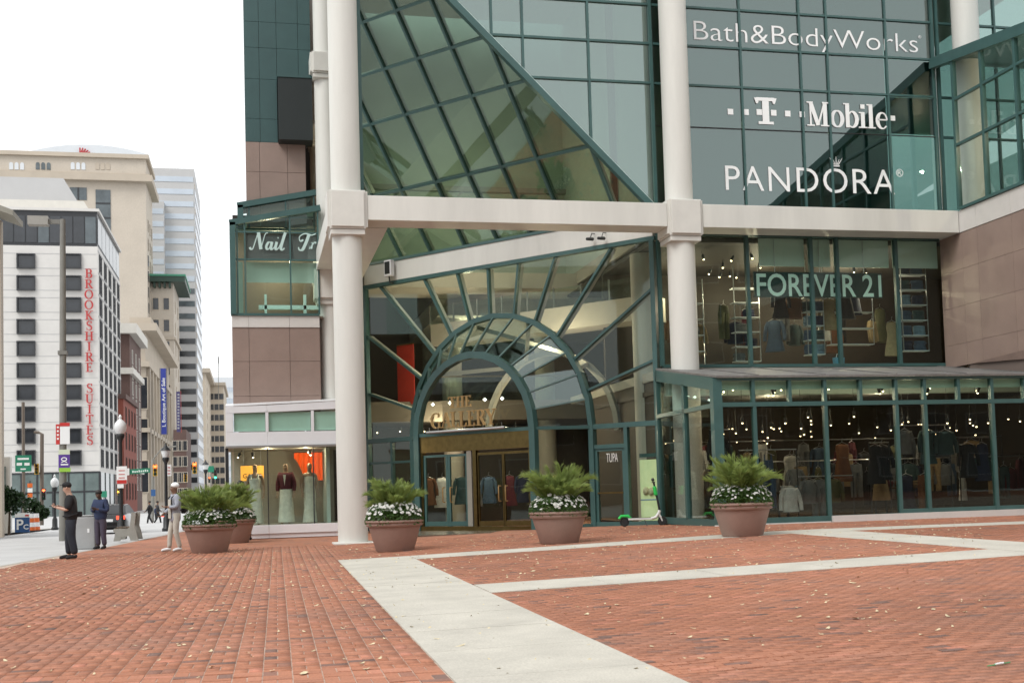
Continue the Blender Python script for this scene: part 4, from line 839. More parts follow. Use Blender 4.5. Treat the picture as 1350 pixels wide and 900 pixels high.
ib('balcony', 7.5, 47, 4.3, 22, 56, 5.1, 'hall_brown'); ib('balcony', 7.5, 47, 8.6, 22, 56, 9.4, 'interior_beige'); ib('balcony', 4.4, 46, 4.2, 7.4, 56, 5.0, 'hall_brown')
for z in (5.1, 9.4): ib('balcony_rail', 7.5, 47, z+.95, 22, 47.06, z+1.02, 'brass'); ib('balcony_glass', 7.5, 47.0, z, 22, 47.02, z+.95, 'glass_mint')
for x in (8.2, 12.2, 16.2): MB().lathe([(.42, 0), (.42, 20)], (x, 48.2, .08), 24).build('interior_column', 'interior_beige', inn_, True)
MB().obox(dg(2.2, 7.25, -3.4), de*10, -dn*1.2, EZ*.85).build('balcony', 'balcony_beige', inn_); MB().obox(dg(2.2, 8.1, -3.4), de*10, -dn*.03, EZ*.7).build('balcony_glass', 'glass_mint', inn_)
for k in range(9): MB().obox(dg(2.6+k*1.2, 8.1, -3.4), de*.05, -dn*.05, EZ*.75).build('baluster', 'grey_metal', inn_)
MB().lathe([(.42, 0), (.42, 9.1)], tuple(dg(1.55, .1, -1.9)), 24).build('interior_column', 'balcony_beige', inn_, True)
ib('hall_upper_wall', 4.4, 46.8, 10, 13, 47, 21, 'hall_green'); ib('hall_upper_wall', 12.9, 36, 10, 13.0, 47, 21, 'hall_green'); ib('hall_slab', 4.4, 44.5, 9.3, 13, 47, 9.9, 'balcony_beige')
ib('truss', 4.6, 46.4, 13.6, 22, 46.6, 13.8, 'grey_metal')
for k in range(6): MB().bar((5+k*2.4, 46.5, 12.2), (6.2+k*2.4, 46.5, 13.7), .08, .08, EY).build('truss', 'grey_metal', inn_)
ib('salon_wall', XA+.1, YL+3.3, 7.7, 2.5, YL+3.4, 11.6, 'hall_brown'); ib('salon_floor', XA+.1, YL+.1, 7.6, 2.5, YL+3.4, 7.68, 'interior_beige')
# white lacquer counter and partitions in the salon window
MB().box(.3, YL+.5, 7.98, 2.4, YL+.7, 8.12).build('counter', 'vinyl_mint', inn_); MB().box(.5, YL+.5, 7.7, .58, YL+.7, 8.5).build('counter', 'vinyl_mint', inn_); MB().box(1.85, YL+.5, 7.7, 1.95, YL+.7, 8.5).build('counter', 'vinyl_mint', inn_)
# pale roof panel frames inside the pavilion's glazed eave
ib('eave_lining', 12.6, 30.16, 3.98, 27.4, 30.2, 4.22, 'eave_mint'); ib('lintel', 12.7, 34.5, 4.2, 27.4, 34.9, 4.8, 'interior_mint')
for k, x in enumerate([12.9, 14.4, 15.5, 16.6, 17.7, 18.6, 19.7, 20.8, 21.9]): MB().bar((x, 30.6, 4.10), (x, 34.6, 4.78), .12, .1, EX).build('rafter', 'interior_mint', inn_)
# ================================================================ inside the shop windows
def loft(rows, n=14):
    """rows of (z, cx, cy, rx, ry) -> closed soft body"""
    mb = MB()
    for z, cx, cy_, rx, ry in rows:
        for k in range(n): t = 2*math.pi*k/n; mb.v.append((cx+rx*math.cos(t), cy_+ry*math.sin(t), z))
    for i in range(len(rows)-1):
        for k in range(n): mb.f.append((i*n+k, i*n+(k+1) % n, (i+1)*n+(k+1) % n, (i+1)*n+k))
    mb.f.append(tuple(range(n-1, -1, -1))); e = (len(rows)-1)*n; mb.f.append(tuple(range(e, e+n))); return mb
def spot_proto():
    r = local('spotlight'); MB().tube([(0, 0, 0), (0, 0, -.12)], .012, 6).build('stem', 'dark_metal', r); MB().lathe([(.035, 0), (.05, .1), (.055, .16)], (0, 0, -.28), 10).build('housing', 'dark_metal', r, True)
    MB().ball((0, 0, -.285), .028, n=10, m=6).build('bulb', 'bulb_warm', r, True); return r
sp = spot_proto(); first = [True]
WO['pendant_spotlight'] = Vector((0, 0, 0)); pend = copy_tree(sp); pend.name = 'pendant_spotlight'; MB().tube([(0, 0, -.02), (0, 0, 1.1)], .006, 5).build('cord', 'dark_metal', pend)
WO[pend.name] = Vector((0, 0, 0)); pfirst = [True]
def pendant(x, y, z, lab, grp):
    o = pend if pfirst[0] else copy_tree(pend); pfirst[0] = False
    o.location = (x, y, z); tag(o, lab, 'spotlight', grp)
def spot(x, y, z, lab, grp):
    o = sp if first[0] else copy_tree(sp); first[0] = False
    o.location = (x, y, z); o.rotation_euler = (rng.uniform(-.5, .5), rng.uniform(-.5, .5), 0); tag(o, lab, 'spotlight', grp)
for i in range(17): spot(12.95+i*.56, 31.2+.9*(i % 3), 4.18+.15*(i % 3), 'small lit ceiling spotlight under the glass pavilion eave', 'spotlights under the pavilion eave')
for i in range(62): pendant(13.2+rng.uniform(0, 13.5), rng.uniform(33, 42), rng.uniform(3.15, 3.85), 'small warm lit spotlight deep inside the ground floor store', 'spotlights inside the ground floor store')
for i in range(20): spot(13.9+rng.uniform(0, 8.8), rng.uniform(36, 40.5), 9.19, 'small lit spotlight inside the upper store window', 'spotlights inside the upper store')
for x, y, z in ((-.35, 41.6, 3.05), (.0, 41.2, 3.05), (1.9, 41.3, 3.05)): spot(x, y, z, 'lit spotlight inside the white framed shop window', 'spotlights in the white shop window')
for i in range(8): spot(5.2+i*.9+rng.uniform(-.2, .2), 46.8+rng.uniform(0, 3), 4.2, 'small lit spotlight in the entrance hall ceiling', 'spotlights in the entrance hall')
for x, y, z, p_ in ((14, 36.5, 3.9, 30), (17.5, 37.5, 3.9, 34), (21, 36.5, 3.9, 30), (14.3, 32.2, 3.8, 9), (16.8, 32.2, 3.8, 9), (19.4, 32.2, 3.8, 9), (21.6, 32.2, 3.8, 9), (15, 39, 8.3, 22), (18, 38.9, 8.3, 34), (21.4, 38.9, 8.3, 50), (17, 36.4, 7.7, 12), (21, 36.4, 7.7, 12), (.5, 41.3, 2.9, 10), (1.8, 41.3, 2.9, 8), (1, 43.4, 10.0, 30), (7.4, 45.5, 3.9, 50), (10.5, 43, 3.9, 40), (8.5, 48, 3.9, 110), (9, 48, 7.9, 30), (25, 30, 13, 60), (15, 38, 14, 25), (20, 37, 12.4, 40), (8, 42.5, 13, 110), (7, 43, 5.8, 50), (10.5, 40.5, 6.5, 40)):
    lamp('shop_fill', (x, y, z), p_*3.5)  # point lights added as ambient fill, apart from the modelled spotlights
CLO = {'black': (.012, .012, .014), 'denim': (.05, .085, .14), 'pale denim': (.17, .26, .33), 'tan': (.30, .21, .11), 'white': (.62, .62, .6), 'grey': (.16, .165, .17), 'rust': (.15, .06, .025), 'olive': (.08, .08, .035), 'navy': (.015, .02, .05), 'teal': (.035, .07, .075), 'burgundy': (.085, .012, .02), 'cream': (.66, .66, .56)}
for k, v_ in CLO.items(): mat('cloth_'+k.replace(' ', '_'), v_, .85, .18, 7, .3, 25)
def garment(kind, col, loc, lab, rz=0, sc=1.):
    names = {'dress': 'dress', 'shirt': 'shirt', 'overalls': 'overalls', 'coat': 'coat', 'trousers': 'trousers'}
    r = local('hanging_'+names[kind], lab, names[kind], 'clothes hung in the ground floor store'); m_ = 'cloth_'+col.replace(' ', '_'); j = lambda: rng.uniform(-.015, .015)
    if kind in ('dress', 'coat'):
        L_ = 1.05 if kind == 'dress' else .95
        loft([(0, 0, 0, .05, .03), (-.03, 0, 0, .19, .05), (-.15, j(), 0, .21, .08), (-.4, j(), 0, .18, .09), (-.7, j(), 0, .24, .11), (-L_, j(), 0, .30, .13)]).build('body', m_, r, True)
    if kind in ('shirt',): loft([(0, 0, 0, .06, .03), (-.04, 0, 0, .2, .05), (-.2, j(), 0, .23, .09), (-.45, j(), 0, .22, .09), (-.66, j(), 0, .24, .1)]).build('body', m_, r, True)
    if kind in ('coat', 'shirt'):
        for s in (-1, 1): MB().tube([(s*.17, 0, -.05), (s*.25, .01, -.2), (s*.29, -.02, -.42), (s*.3, -.03, -.62)], [.07, .065, .06, .055], 8).build('sleeve', m_, r, True)
    if kind in ('trousers', 'overalls'):
        z0 = 0 if kind == 'trousers' else -.42
        loft([(z0, 0, 0, .19, .06), (z0-.25, 0, 0, .22, .09)]).build('hips', m_, r, True)
        for s in (-1, 1): MB().tube([(s*.1, 0, z0-.22), (s*.105, .01, z0-.6), (s*.11, 0, z0-1.0)], [.105, .09, .085], 9).build('leg', m_, r, True)
        if kind == 'overalls':
            MB().box(-.13, -.05, -.44, .13, -.02, -.14).build('bib', m_, r, bevel=.01)
            for s in (-1, 1): MB().tube([(s*.1, -.04, -.16), (s*.09, 0, .02), (s*.09, .05, -.2), (s*.08, .05, -.44)], .018, 6).build('strap', m_, r)
    MB().tube([(-.18, 0, -.02), (0, 0, .06), (.18, 0, -.02)], .008, 6).build('hanger', 'steel', r); MB().tube([(0, 0, .06), (0, 0, .14), (.03, 0, .17)], .005, 6).build('hook', 'steel', r)
    place(r, loc, rz, sc); return r
def rack(x0, x1, y, z, lab):
    r = empty('clothes_rail', (x0, y, .3), lab, 'clothes rail'); MB().tube([(x0, y, z), (x1, y, z)], .018, 8).build('rail', 'steel', r)
    for x in (x0, x1): MB().tube([(x, y, .3), (x, y, z)], .02, 8).build('upright', 'dark_metal', r); MB().box(x-.03, y-.25, .3, x+.03, y+.25, .33).build('foot', 'dark_metal', r)
rack(12.75, 13.35, 31.4, 2.95, 'short clothes rail holding a black coat behind the corner pane'); rack(13.7, 15.5, 31.6, 2.35, 'clothes rail with blue overalls behind the second pane'); rack(15.8, 17.6, 32.2, 1.55, 'low clothes rail with grey garments in the middle pane'); rack(17.95, 18.6, 31.8, 2.5, 'narrow clothes rail full of black clothes'); rack(19.0, 20.7, 31.9, 3.0, 'long clothes rail holding tops behind the fifth pane'); rack(21.0, 22.3, 31.9, 2.6, 'clothes rail with dark coats at the right end')
for kind, col, x, y, z, lab in (('coat', 'black', 13.0, 31.4, 2.75, 'wide black coat hanging high behind the corner pane'), ('overalls', 'denim', 14.55, 31.5, 2.2, 'blue denim overalls hanging behind the pavilion pane'), ('overalls', 'navy', 14.25, 31.7, 2.25, 'dark navy overalls just left of the blue denim overalls'), ('shirt', 'white', 15.2, 31.5, 1.25, 'white shirt hanging low beside the second mullion'), ('shirt', 'grey', 16.1, 32.1, 1.45, 'grey shirt at the left of the low rail'), ('trousers', 'grey', 16.45, 32.2, 1.45, 'grey trousers on the low rail'), ('shirt', 'olive', 16.9, 32.2, 1.45, 'olive shirt in the middle of the low rail'), ('dress', 'rust', 17.5, 32.6, 2.5, 'rust brown dress hanging right of the low rail'), ('dress', 'black', 18.15, 31.8, 2.4, 'long black dress on the narrow rail, left one'), ('coat', 'black', 18.42, 31.9, 2.4, 'black coat on the narrow rail, right one'), ('dress', 'tan', 18.62, 32.4, 1.9, 'tan dress hanging behind the narrow rail'), ('shirt', 'grey', 19.2, 31.9, 2.85, 'light grey shirt at the left of the long rail'), ('coat', 'teal', 19.95, 31.9, 2.85, 'dark green coat in the middle of the long rail'), ('shirt', 'teal', 20.5, 31.8, 2.8, 'teal top at the right of the long rail'), ('dress', 'navy', 19.6, 32.6, 1.5, 'navy dress low under the long rail'), ('trousers', 'rust', 20.1, 32.4, 1.5, 'rust trousers low under the long rail'), ('coat', 'black', 21.3, 31.9, 2.4, 'black coat hanging on the right end rail, near the mullion'), ('dress', 'navy', 21.8, 31.9, 2.4, 'navy dress on the right end rail')):
    garment(kind, col, (x, y, z), lab, rng.uniform(-.2, .2), 1.08)
STK = ['black', 'navy', 'grey', 'rust', 'olive', 'denim', 'white', 'tan', 'burgundy', 'teal']
for k in range(56):
    x = 13.1+(k % 28)*.44+rng.uniform(-.1, .1); y = (34.3, 36.6)[k // 28]+rng.uniform(-.3, .3); z = (1.75, 2.4)[k // 28]+rng.uniform(-.15, .3); c_ = STK[int(rng.integers(10))]; kd = ('shirt', 'dress', 'trousers', 'coat')[int(rng.integers(4))]
    o = garment(kd, c_, (x, y, z), 'dark garment hanging among the crowded racks deep inside the store', rng.uniform(-.9, .9), 1.05); o['group'] = 'stock hanging deep inside the store'; o['label'] = {'shirt': 'shirt', 'dress': 'dress', 'trousers': 'pair of trousers', 'coat': 'coat'}[kd]+' hanging among the crowded racks deep inside the store'
for k, y in enumerate((34.3, 36.6)): rack(13.0, 25.8, y, (2.05, 2.8)[k], ('long clothes rail in the middle of the ground floor store', 'long clothes rail at the back of the ground floor store')[k])
for k in range(10):
    o = garment(('dress', 'coat')[k % 2], STK[(k*3) % 10], (6.0+k*.62, 44.5+.5*(k % 3), 1.95), 'garment on display in the lobby boutique behind the entrance doors', rng.uniform(-.6, .6), 1.1); o['group'] = 'garments in the lobby boutique'
def table(x0, x1, y, z, lab, mt='wood'):
    r = empty('display_table', (x0, y, .3), lab, 'table'); MB().box(x0, y, z-.05, x1, y+.8, z).build('table_top', mt, r, bevel=.006)
    for x in (x0+.05, x1-.1):
        for yy in (y+.05, y+.7): MB().box(x, yy, .3, x+.05, yy+.05, z-.05).build('leg', 'dark_metal', r)
    return r
def folded(x, y, z, n_, col, lab, grp='folded clothes on display', w_=.40):
    r = empty('folded_stack', (x, y, z), lab, 'folded clothes', grp)
    for k in range(n_):
        o = loft([(0, 0, 0, w_*.5, .13), (.012, 0, 0, w_*.54, .15), (.032, 0, 0, w_*.54, .15), (.045, 0, 0, w_*.5, .13)], 12).build('garment', 'cloth_'+col.replace(' ', '_'), None, True); o.parent = r; o.location = (rng.uniform(-.02, .02), rng.uniform(-.02, .02), k*.047); o.rotation_euler = (0, 0, rng.uniform(-.12, .12))
table(15.9, 17.3, 33.2, 1.1, 'wooden display table behind the low clothes rail'); table(19.1, 20.6, 33.0, 1.15, 'wooden display table behind the long clothes rail'); table(13.8, 15.2, 33.4, 1.05, 'wooden display table behind the blue overalls')
for i, (x, y, z, c_) in enumerate(((16.1, 33.6, 1.1, 'white'), (16.6, 33.6, 1.1, 'pale denim'), (17.1, 33.6, 1.1, 'grey'), (19.4, 33.4, 1.15, 'burgundy'), (19.9, 33.4, 1.15, 'rust'), (20.3, 33.4, 1.15, 'tan'), (14.1, 33.8, 1.05, 'denim'), (14.7, 33.8, 1.05, 'burgundy'))):
    folded(x, y, z, 4, c_, f'folded {c_} clothes stacked on a wooden table, {["leftmost", "second", "third", "fourth", "fifth", "sixth", "left", "right"][i]} ground floor pile')
# upper store: shelving full of jeans, rails
def shelf(x0, x1, y, z0, n_, dz, lab):
    r = empty('shelf_unit', (x0, y, z0), lab, 'shelf')
    for x in (x0, x1): MB().tube([(x, y, z0), (x, y, z0+n_*dz+.3)], .018, 6).build('upright', 'steel', r)
    for k in range(n_): MB().box(x0, y-.02, z0+k*dz, x1, y+.36, z0+k*dz+.025).build('shelf_board', 'white_metal', r)
    return r
sh1 = shelf(18.1, 18.7, 35.7, 5.6, 6, .48, 'steel shelf unit of folded jeans in upper store, under the sign'); sh2 = shelf(21.55, 22.5, 35.6, 5.7, 6, .52, 'steel shelf unit of folded jeans at right end of upper store'); shelf(19.2, 20.8, 36.2, 6.0, 3, .55, 'low wide shelf in the middle of the upper store')
k_ = 0
for (xx, dz, z0, n_, y) in (((18.25, 18.55), .48, 5.625, 6, 35.85), ((21.75, 22.25), .52, 5.725, 6, 35.75)):
    for k in range(n_):
        for x in xx: folded(x, y, z0+k*dz, 7, ('denim', 'pale denim', 'navy', 'denim', 'teal')[(k+k_) % 5], 'stack of folded jeans on a steel shelf in the upper store', 'stacks of folded jeans in the upper store'); k_ += 1
for kind, col, x, y, z, lab in (('coat', 'tan', 19.0, 35.9, 7.5, 'lit tan jacket beside the jeans shelf in upper store'), ('dress', 'tan', 21.2, 35.7, 6.7, 'pale tan dress low at right of upper store'), ('dress', 'navy', 20.2, 36.4, 8.2, 'long dark blue dress hanging high in upper store'), ('coat', 'black', 17.3, 36, 7.9, 'black coat hanging left of the jeans shelf in upper store'), ('shirt', 'rust', 17.9, 36.2, 7.6, 'brown shirt left of the upper jeans shelf'), ('dress', 'black', 19.7, 36.0, 8.0, 'long black dress under the hanging sign')):
    o = garment(kind, col, (x, y, z), lab, rng.uniform(-.3, .3), 1.1); o['group'] = 'clothes hung in the upper store'
shelf(16.0, 16.9, 36.8, 5.5, 6, .5, 'steel shelf unit standing left in the upper store'); shelf(14.2, 15.2, 37.6, 5.4, 5, .55, 'steel shelf unit near the column in the upper store')
for k in range(14):
    o = garment(('shirt', 'dress', 'coat', 'trousers')[k % 4], STK[(k*7+3) % 10], (14.0+k*.62, 37.4+.5*(k % 3), 7.0+.5*(k % 2)), 'garment hanging on the crowded rear rails of the upper store', rng.uniform(-.8, .8), 1.15); o['group'] = 'stock at the rear of the upper store'
for x, y, z in ((16.2, 37, 5.5), (16.65, 37, 6.0), (16.3, 37, 6.5), (16.6, 37, 7.0), (14.5, 37.8, 5.95), (14.9, 37.8, 6.5)): folded(x, y, z+.025, 6, ('denim', 'navy', 'grey')[int(rng.integers(3))], 'stack of folded clothes on a rear steel shelf in the upper store', 'stacks on the rear upper shelves')
bag = empty('shopping_bag', (18.95, 35.3, 5.12), 'small blue shopping bag standing in upper store window', 'bag'); MB().prism([(18.8, 35.2, 5.12), (19.1, 35.2, 5.12), (19.13, 35.2, 5.45), (18.77, 35.2, 5.45)], (0, .16, 0)).build('body', mat('bag_blue', (.10, .28, .40), .6, .1), bag); MB().tube([(18.87, 35.28, 5.45), (18.9, 35.28, 5.57), (19.0, 35.28, 5.57), (19.03, 35.28, 5.45)], .008, 6).build('handle', 'vinyl_white', bag)
# mannequins in the white shop front
def skin_obj(name, V_, E_, m_, parent, sub=2, root=0):
    me = bpy.data.meshes.new(name); me.from_pydata([v[0] for v in V_], E_, []); ob = bpy.data.objects.new(name, me); COL.objects.link(ob)
    ob.parent = parent; me.materials.append(M[m_]); md = ob.modifiers.new('skin', 'SKIN'); md.use_smooth_shade = True
    sv = me.skin_vertices[0].data
    for i, v in enumerate(V_): r_ = v[1]; sv[i].radius = r_ if isinstance(r_, tuple) else (r_, r_); sv[i].use_root = (i == root)
    ss = ob.modifiers.new('sub', 'SUBSURF'); ss.levels = sub; ss.render_levels = sub
    return ob
mat('mannequin_skin', (.30, .20, .13), .4, .05); mat('skin_dark', (.10, .055, .035), .5, .06); mat('skin_light', (.50, .30, .22), .5, .06); mat('skin_brown', (.20, .11, .07), .5, .06); mat('hair', (.012, .010, .009), .6, .2, 30)
def figure(name, label, cat, skin, J_, group=None, head=True):
    """one continuous body grown on a skeleton of joints; J_ overrides joint positions (metres, facing +Y)"""
    D = dict(pel=(0, 0, .95), sp=(0, .0, 1.10), ch=(0, .0, 1.30), nb=(0, -.01, 1.46), nk=(0, .005, 1.53), h1=(0, .025, 1.60), h2=(0, .01, 1.685), h3=(0, .005, 1.745), nose=(0, .105, 1.645),
             shl=(-.175, 0, 1.42), ell=(-.24, -.02, 1.14), wrl=(-.24, .06, .90), shr=(.175, 0, 1.42), elr=(.24, -.02, 1.14), wrr=(.24, .06, .90),
             hpl=(-.095, 0, .90), knl=(-.10, .02, .50), anl=(-.10, -.02, .085), tol=(-.11, .15, .035), hpr=(.095, 0, .90), knr=(.10, .02, .50), anr=(.10, -.02, .085), tor=(.11, .15, .035))
    D.update(J_)
    Rr = dict(pel=(.155, .115), sp=(.135, .10), ch=(.165, .115), nb=(.085, .07), nk=.052, h1=(.066, .078), h2=(.076, .094), h3=(.055, .068), nose=.012, shl=.062, ell=.043, wrl=.031, shr=.062, elr=.043, wrr=.031, hpl=.088, knl=.058, anl=.042, tol=.04, hpr=.088, knr=.058, anr=.042, tor=.04)
    keys = list(D); V_ = [(D[k], Rr[k]) for k in keys]; ix = {k: i for i, k in enumerate(keys)}
    E_ = [(ix[a], ix[b]) for a, b in (('pel', 'sp'), ('sp', 'ch'), ('ch', 'nb'), ('nb', 'nk'), ('nk', 'h1'), ('h1', 'h2'), ('h2', 'h3'), ('ch', 'shl'), ('shl', 'ell'), ('ell', 'wrl'), ('ch', 'shr'), ('shr', 'elr'), ('elr', 'wrr'), ('pel', 'hpl'), ('hpl', 'knl'), ('knl', 'anl'), ('anl', 'tol'), ('pel', 'hpr'), ('hpr', 'knr'), ('knr', 'anr'), ('anr', 'tor'), ('h1', 'nose'))]
    for sd_ in 'lr':                                  # palm and five unequal bent fingers
        wv, ev = Vector(D['wr'+sd_]), Vector(D['el'+sd_]); d = (wv-ev).normalized(); side = d.cross(Vector((0, 0, 1))); side = side.normalized() if side.length > .1 else Vector((1, 0, 0)); bend = d.cross(side).normalized()*-1
        pm = wv+d*.07; V_.append((tuple(pm), (.036, .018))); ip = len(V_)-1; E_.append((ix['wr'+sd_], ip))
        for q, (o_, l_) in enumerate(((-.033, .065), (-.011, .078), (.011, .074), (.033, .058))):
            a1 = pm+side*o_+d*.035; a2 = a1+d*l_*.5+bend*.012; a3 = a2+d*l_*.35+bend*.03; b0 = len(V_); V_ += [(tuple(a1), .0095), (tuple(a2), .0085), (tuple(a3), .0075)]; E_ += [(ip, b0), (b0, b0+1), (b0+1, b0+2)]
        b0 = len(V_); t1 = wv+d*.03-side*.035+bend*.012; t2 = t1+d*.04-side*.012+bend*.015; V_ += [(tuple(t1), .012), (tuple(t2), .009)]; E_ += [(ix['wr'+sd_], b0), (b0, b0+1)]
    r = local(name, label, cat, group); skin_obj('body', V_, E_, skin, r, 2, ix['pel'])
    return r, D
def cloth(name, D, r, keys, edges, rad, m_): return skin_obj(name, [(D[k] if isinstance(k, str) else k, rad[i]) for i, k in enumerate(keys)], edges, m_, r, 2)
def top_wear(D, r, m_, name='shirt', full=True, fat=1., hem=.93, sl=None):
    keys = [(D['pel'][0], D['pel'][1], hem-.07), 'sp', 'ch', 'nb', 'shl', 'ell', 'shr', 'elr']; rad = [(.185*fat, .145*fat), (.165*fat, .14*fat), (.188*fat, .145*fat), (.10, .085), .085*fat, .066*fat, .085*fat, .066*fat]; ed = [(0, 1), (1, 2), (2, 3), (2, 4), (4, 5), (2, 6), (6, 7)]
    if full:
        f_ = lambda a, b, t: tuple(Vector(D[a]).lerp(Vector(D[b]), t)); keys += [f_('ell', 'wrl', .9), f_('elr', 'wrr', .9)]; rad += [.048, .048]; ed += [(5, 8), (7, 9)]
    return cloth(name, D, r, keys, ed, rad, m_)
def trousers(D, r, m_, w_=1.):
    lo = lambda k: (D[k][0], D[k][1], D[k][2]+.015)
    return cloth('trousers', D, r, ['pel', 'hpl', 'knl', lo('anl'), 'hpr', 'knr', lo('anr'), (D['pel'][0], D['pel'][1], D['pel'][2]+.13)], [(0, 1), (1, 2), (2, 3), (0, 4), (4, 5), (5, 6), (0, 7)], [(.172, .132), .112*w_, .078*w_, .066*w_, .112*w_, .078*w_, .066*w_, (.168, .128)], m_)
def shoes(D, r, m_):
    for k in 'lr':
        a, t = Vector(D['an'+k]), Vector(D['to'+k]); back = a+(a-t)*.28; back.z = .045
        skin_obj('shoe', [(tuple(back), .045), ((a.x, a.y, .07), .055), ((t.x, t.y, .045), (.05, .042)), (tuple(t+(t-a)*.25), (.042, .032))], [(0, 1), (1, 2), (2, 3)], m_, r, 2)
def cap(r, D, m_, name='hair', back=.02, brim=0, z=.035, rx=.092):
    h = Vector(D['h2']); mb = MB(); mb.ball((h.x, h.y-back, h.z+z), rx, .108, .082, 14, 10)
    mb.build(name, m_, r, True)
    if brim: MB().lathe([(.09, 0), (.088, .012)], (h.x, h.y+brim, h.z+z+.0), 14).build('brim', m_, r, True)
def eyes(r, D, sk='skin_dark'):
    h = Vector(D['h2'])
    for s in (-1, 1): MB().ball((h.x+s*.032, h.y+.088, h.z-.012), .011, n=8, m=5).build('eye', 'hair', r, True); MB().ball((h.x+s*.082, h.y-.005, h.z-.03), .012, .022, .03, 8, 6).build('ear', sk, r, True)
    MB().box(h.x-.022, h.y+.082, h.z-.085, h.x+.022, h.y+.096, h.z-.075).build('mouth', mat('lips', (.20, .07, .06), .5, 0) if 'lips' not in M else M['lips'], r)
# three dressed mannequins
ms = []
for i, (x, lab) in enumerate(((.08, 'headless mannequin in a cream plunge front gown, leftmost in window'), (1.12, 'mannequin in burgundy jacket and long cream skirt, middle of window'), (1.92, 'mannequin in a sleeveless cream column dress, right in window'))):
    r, D = figure('mannequin', lab, 'mannequin', 'mannequin_skin', {}, 'mannequins in the white shop front')
    if i == 0:
        loft([(.05, 0, -.02, .24, .2), (.4, 0, -.01, .21, .17), (.8, 0, 0, .19, .15), (.98, 0, 0, .185, .14), (1.1, 0, 0, .145, .115), (1.28, 0, 0, .18, .13), (1.34, 0, 0, .17, .12)]).build('gown', 'cloth_cream', r, True)
        for s in (-1, 1): MB().tube([(s*.10, .10, 1.3), (s*.10, .05, 1.44), (s*.09, -.05, 1.44), (s*.08, -.1, 1.3)], .03, 7).build('strap', 'cloth_cream', r, True)
    elif i == 1:
        loft([(.06, 0, 0, .25, .2), (.5, 0, 0, .21, .17), (.9, 0, 0, .19, .15), (1.08, 0, 0, .15, .12)]).build('skirt', 'cloth_cream', r, True); top_wear(D, r, 'cloth_burgundy', 'jacket', True, 1.12, 1.0); MB().prism([(-.04, .16, 1.42), (.04, .16, 1.42), (0, .17, 1.12)], (0, .012, 0)).build('blouse', 'cloth_cream', r)
    else: loft([(.04, 0, 0, .22, .18), (.45, 0, 0, .17, .14), (.9, 0, 0, .185, .14), (1.1, 0, 0, .145, .115), (1.3, 0, 0, .178, .125), (1.36, 0, 0, .16, .11)]).build('gown', 'cloth_cream', r, True)
    place(r, (x, 41.4, .45), math.pi+rng.uniform(-.3, .3), 1.2)
# glowing window sign and orange drape
ws = empty('window_sign', (-.3, 41.9, 2.1), 'glowing orange plaque sign hanging in the left shop window', 'sign'); a, b = onY(317, 614, 41.9), onY(348, 633, 41.9)
MB().box(a.x, 41.9, b.z, b.x, 41.95, a.z).build('panel', mat('amber', (.6, .22, .03), .5, .25, 3, emit=(1, .42, .06), estr=.9), ws, bevel=.02); px_sign('lettering', 'GAMES', 320.5, 630, 345, 624, ws, 'dark_metal', 0, 41.88)
MB().tube([(a.x+.1, 41.92, a.z), (a.x+.1, 41.92, 3.05)], .01, 6).build('rod', 'steel', ws); MB().tube([(b.x-.1, 41.92, a.z), (b.x-.1, 41.92, 3.05)], .01, 6).build('rod', 'steel', ws)
dr = empty('orange_drape', (1.9, 42.6, 2.8), 'bright orange scalloped drape hanging behind the mannequins', 'drape'); pts = []
for k in range(25): t = k/24; pts.append((1.45+t*1.0, 42.6+.05*math.sin(k*1.5)))
mb = MB()
for k, (x, y) in enumerate(pts): zb = 1.95 if k > 9 else 2.75-.8*(k/9)**1.5; mb.v += [(x, y, 2.95), (x, y, zb), (x, y+.02, 2.95), (x, y+.02, zb)]
for k in range(24): b0 = k*4; mb.f += [(b0, b0+4, b0+5, b0+1), (b0+2, b0+3, b0+7, b0+6), (b0+1, b0+5, b0+7, b0+3), (b0, b0+2, b0+6, b0+4)]
mb.build('cloth', 'orange_cloth_glow', dr, True); MB().tube([(1.4, 42.61, 2.96), (2.5, 42.61, 2.96)], .015, 6).build('pole', 'dark_metal', dr)
# hall: red banner, chandeliers' star lights, poster case
rb = empty('red_banner', (6, 46.5, 6), 'tall red banner hanging inside the glass entrance hall', 'banner'); a = onP(523, 456, dg(0, 0, -2.5), dn); b = onP(547, 532, dg(0, 0, -2.5), dn)
MB().quadbox([(a.x, a.y, b.z), (b.x, b.y, b.z), (b.x+.02, b.y+.03, b.z), (a.x+.02, a.y+.03, b.z), (a.x, a.y, a.z), (b.x, b.y, a.z), (b.x+.02, b.y+.03, a.z), (a.x+.02, a.y+.03, a.z)]).build('cloth', 'red_cloth', rb); MB().tube([(a.x, a.y, a.z+.02), (b.x, b.y, a.z+.02)], .03, 6).build('rod', 'brass', rb)
for i, (px_, py_) in enumerate(((570.5, 533), (593, 531), (639, 526.5), (662, 525))):
    p = onP(px_, py_, dg(0, 0, -1.5), dn); r = empty('star_light', tuple(p), 'small white star shaped light hanging inside the arch', 'light', 'star lights inside the arch')
    for ax in (EX, EZ, EY): MB().tube([p-ax*.07, p, p+ax*.07], [.002, .02, .002], 6).build('ray', 'bulb_white', r)
    MB().tube([p+EZ*.1, p+EZ*1.6], .004, 5).build('cord', 'dark_metal', r)
pc = empty('poster_case', (12, 36.5, .1), 'lit pale yellow poster case standing inside by the entrance door', 'poster case'); mat('poster', (.62, .64, .36), .5, .25, 2.5, col2=(.45, .55, .30), emit=(.75, .8, .42), estr=.28)
P0, P1 = dg(.30, 0, -.5), dg(1.12, 0, -.5)
MB().obox(P0+EZ*.3, P1-P0, -dn*.1, EZ*1.95).build('panel', 'poster', pc)
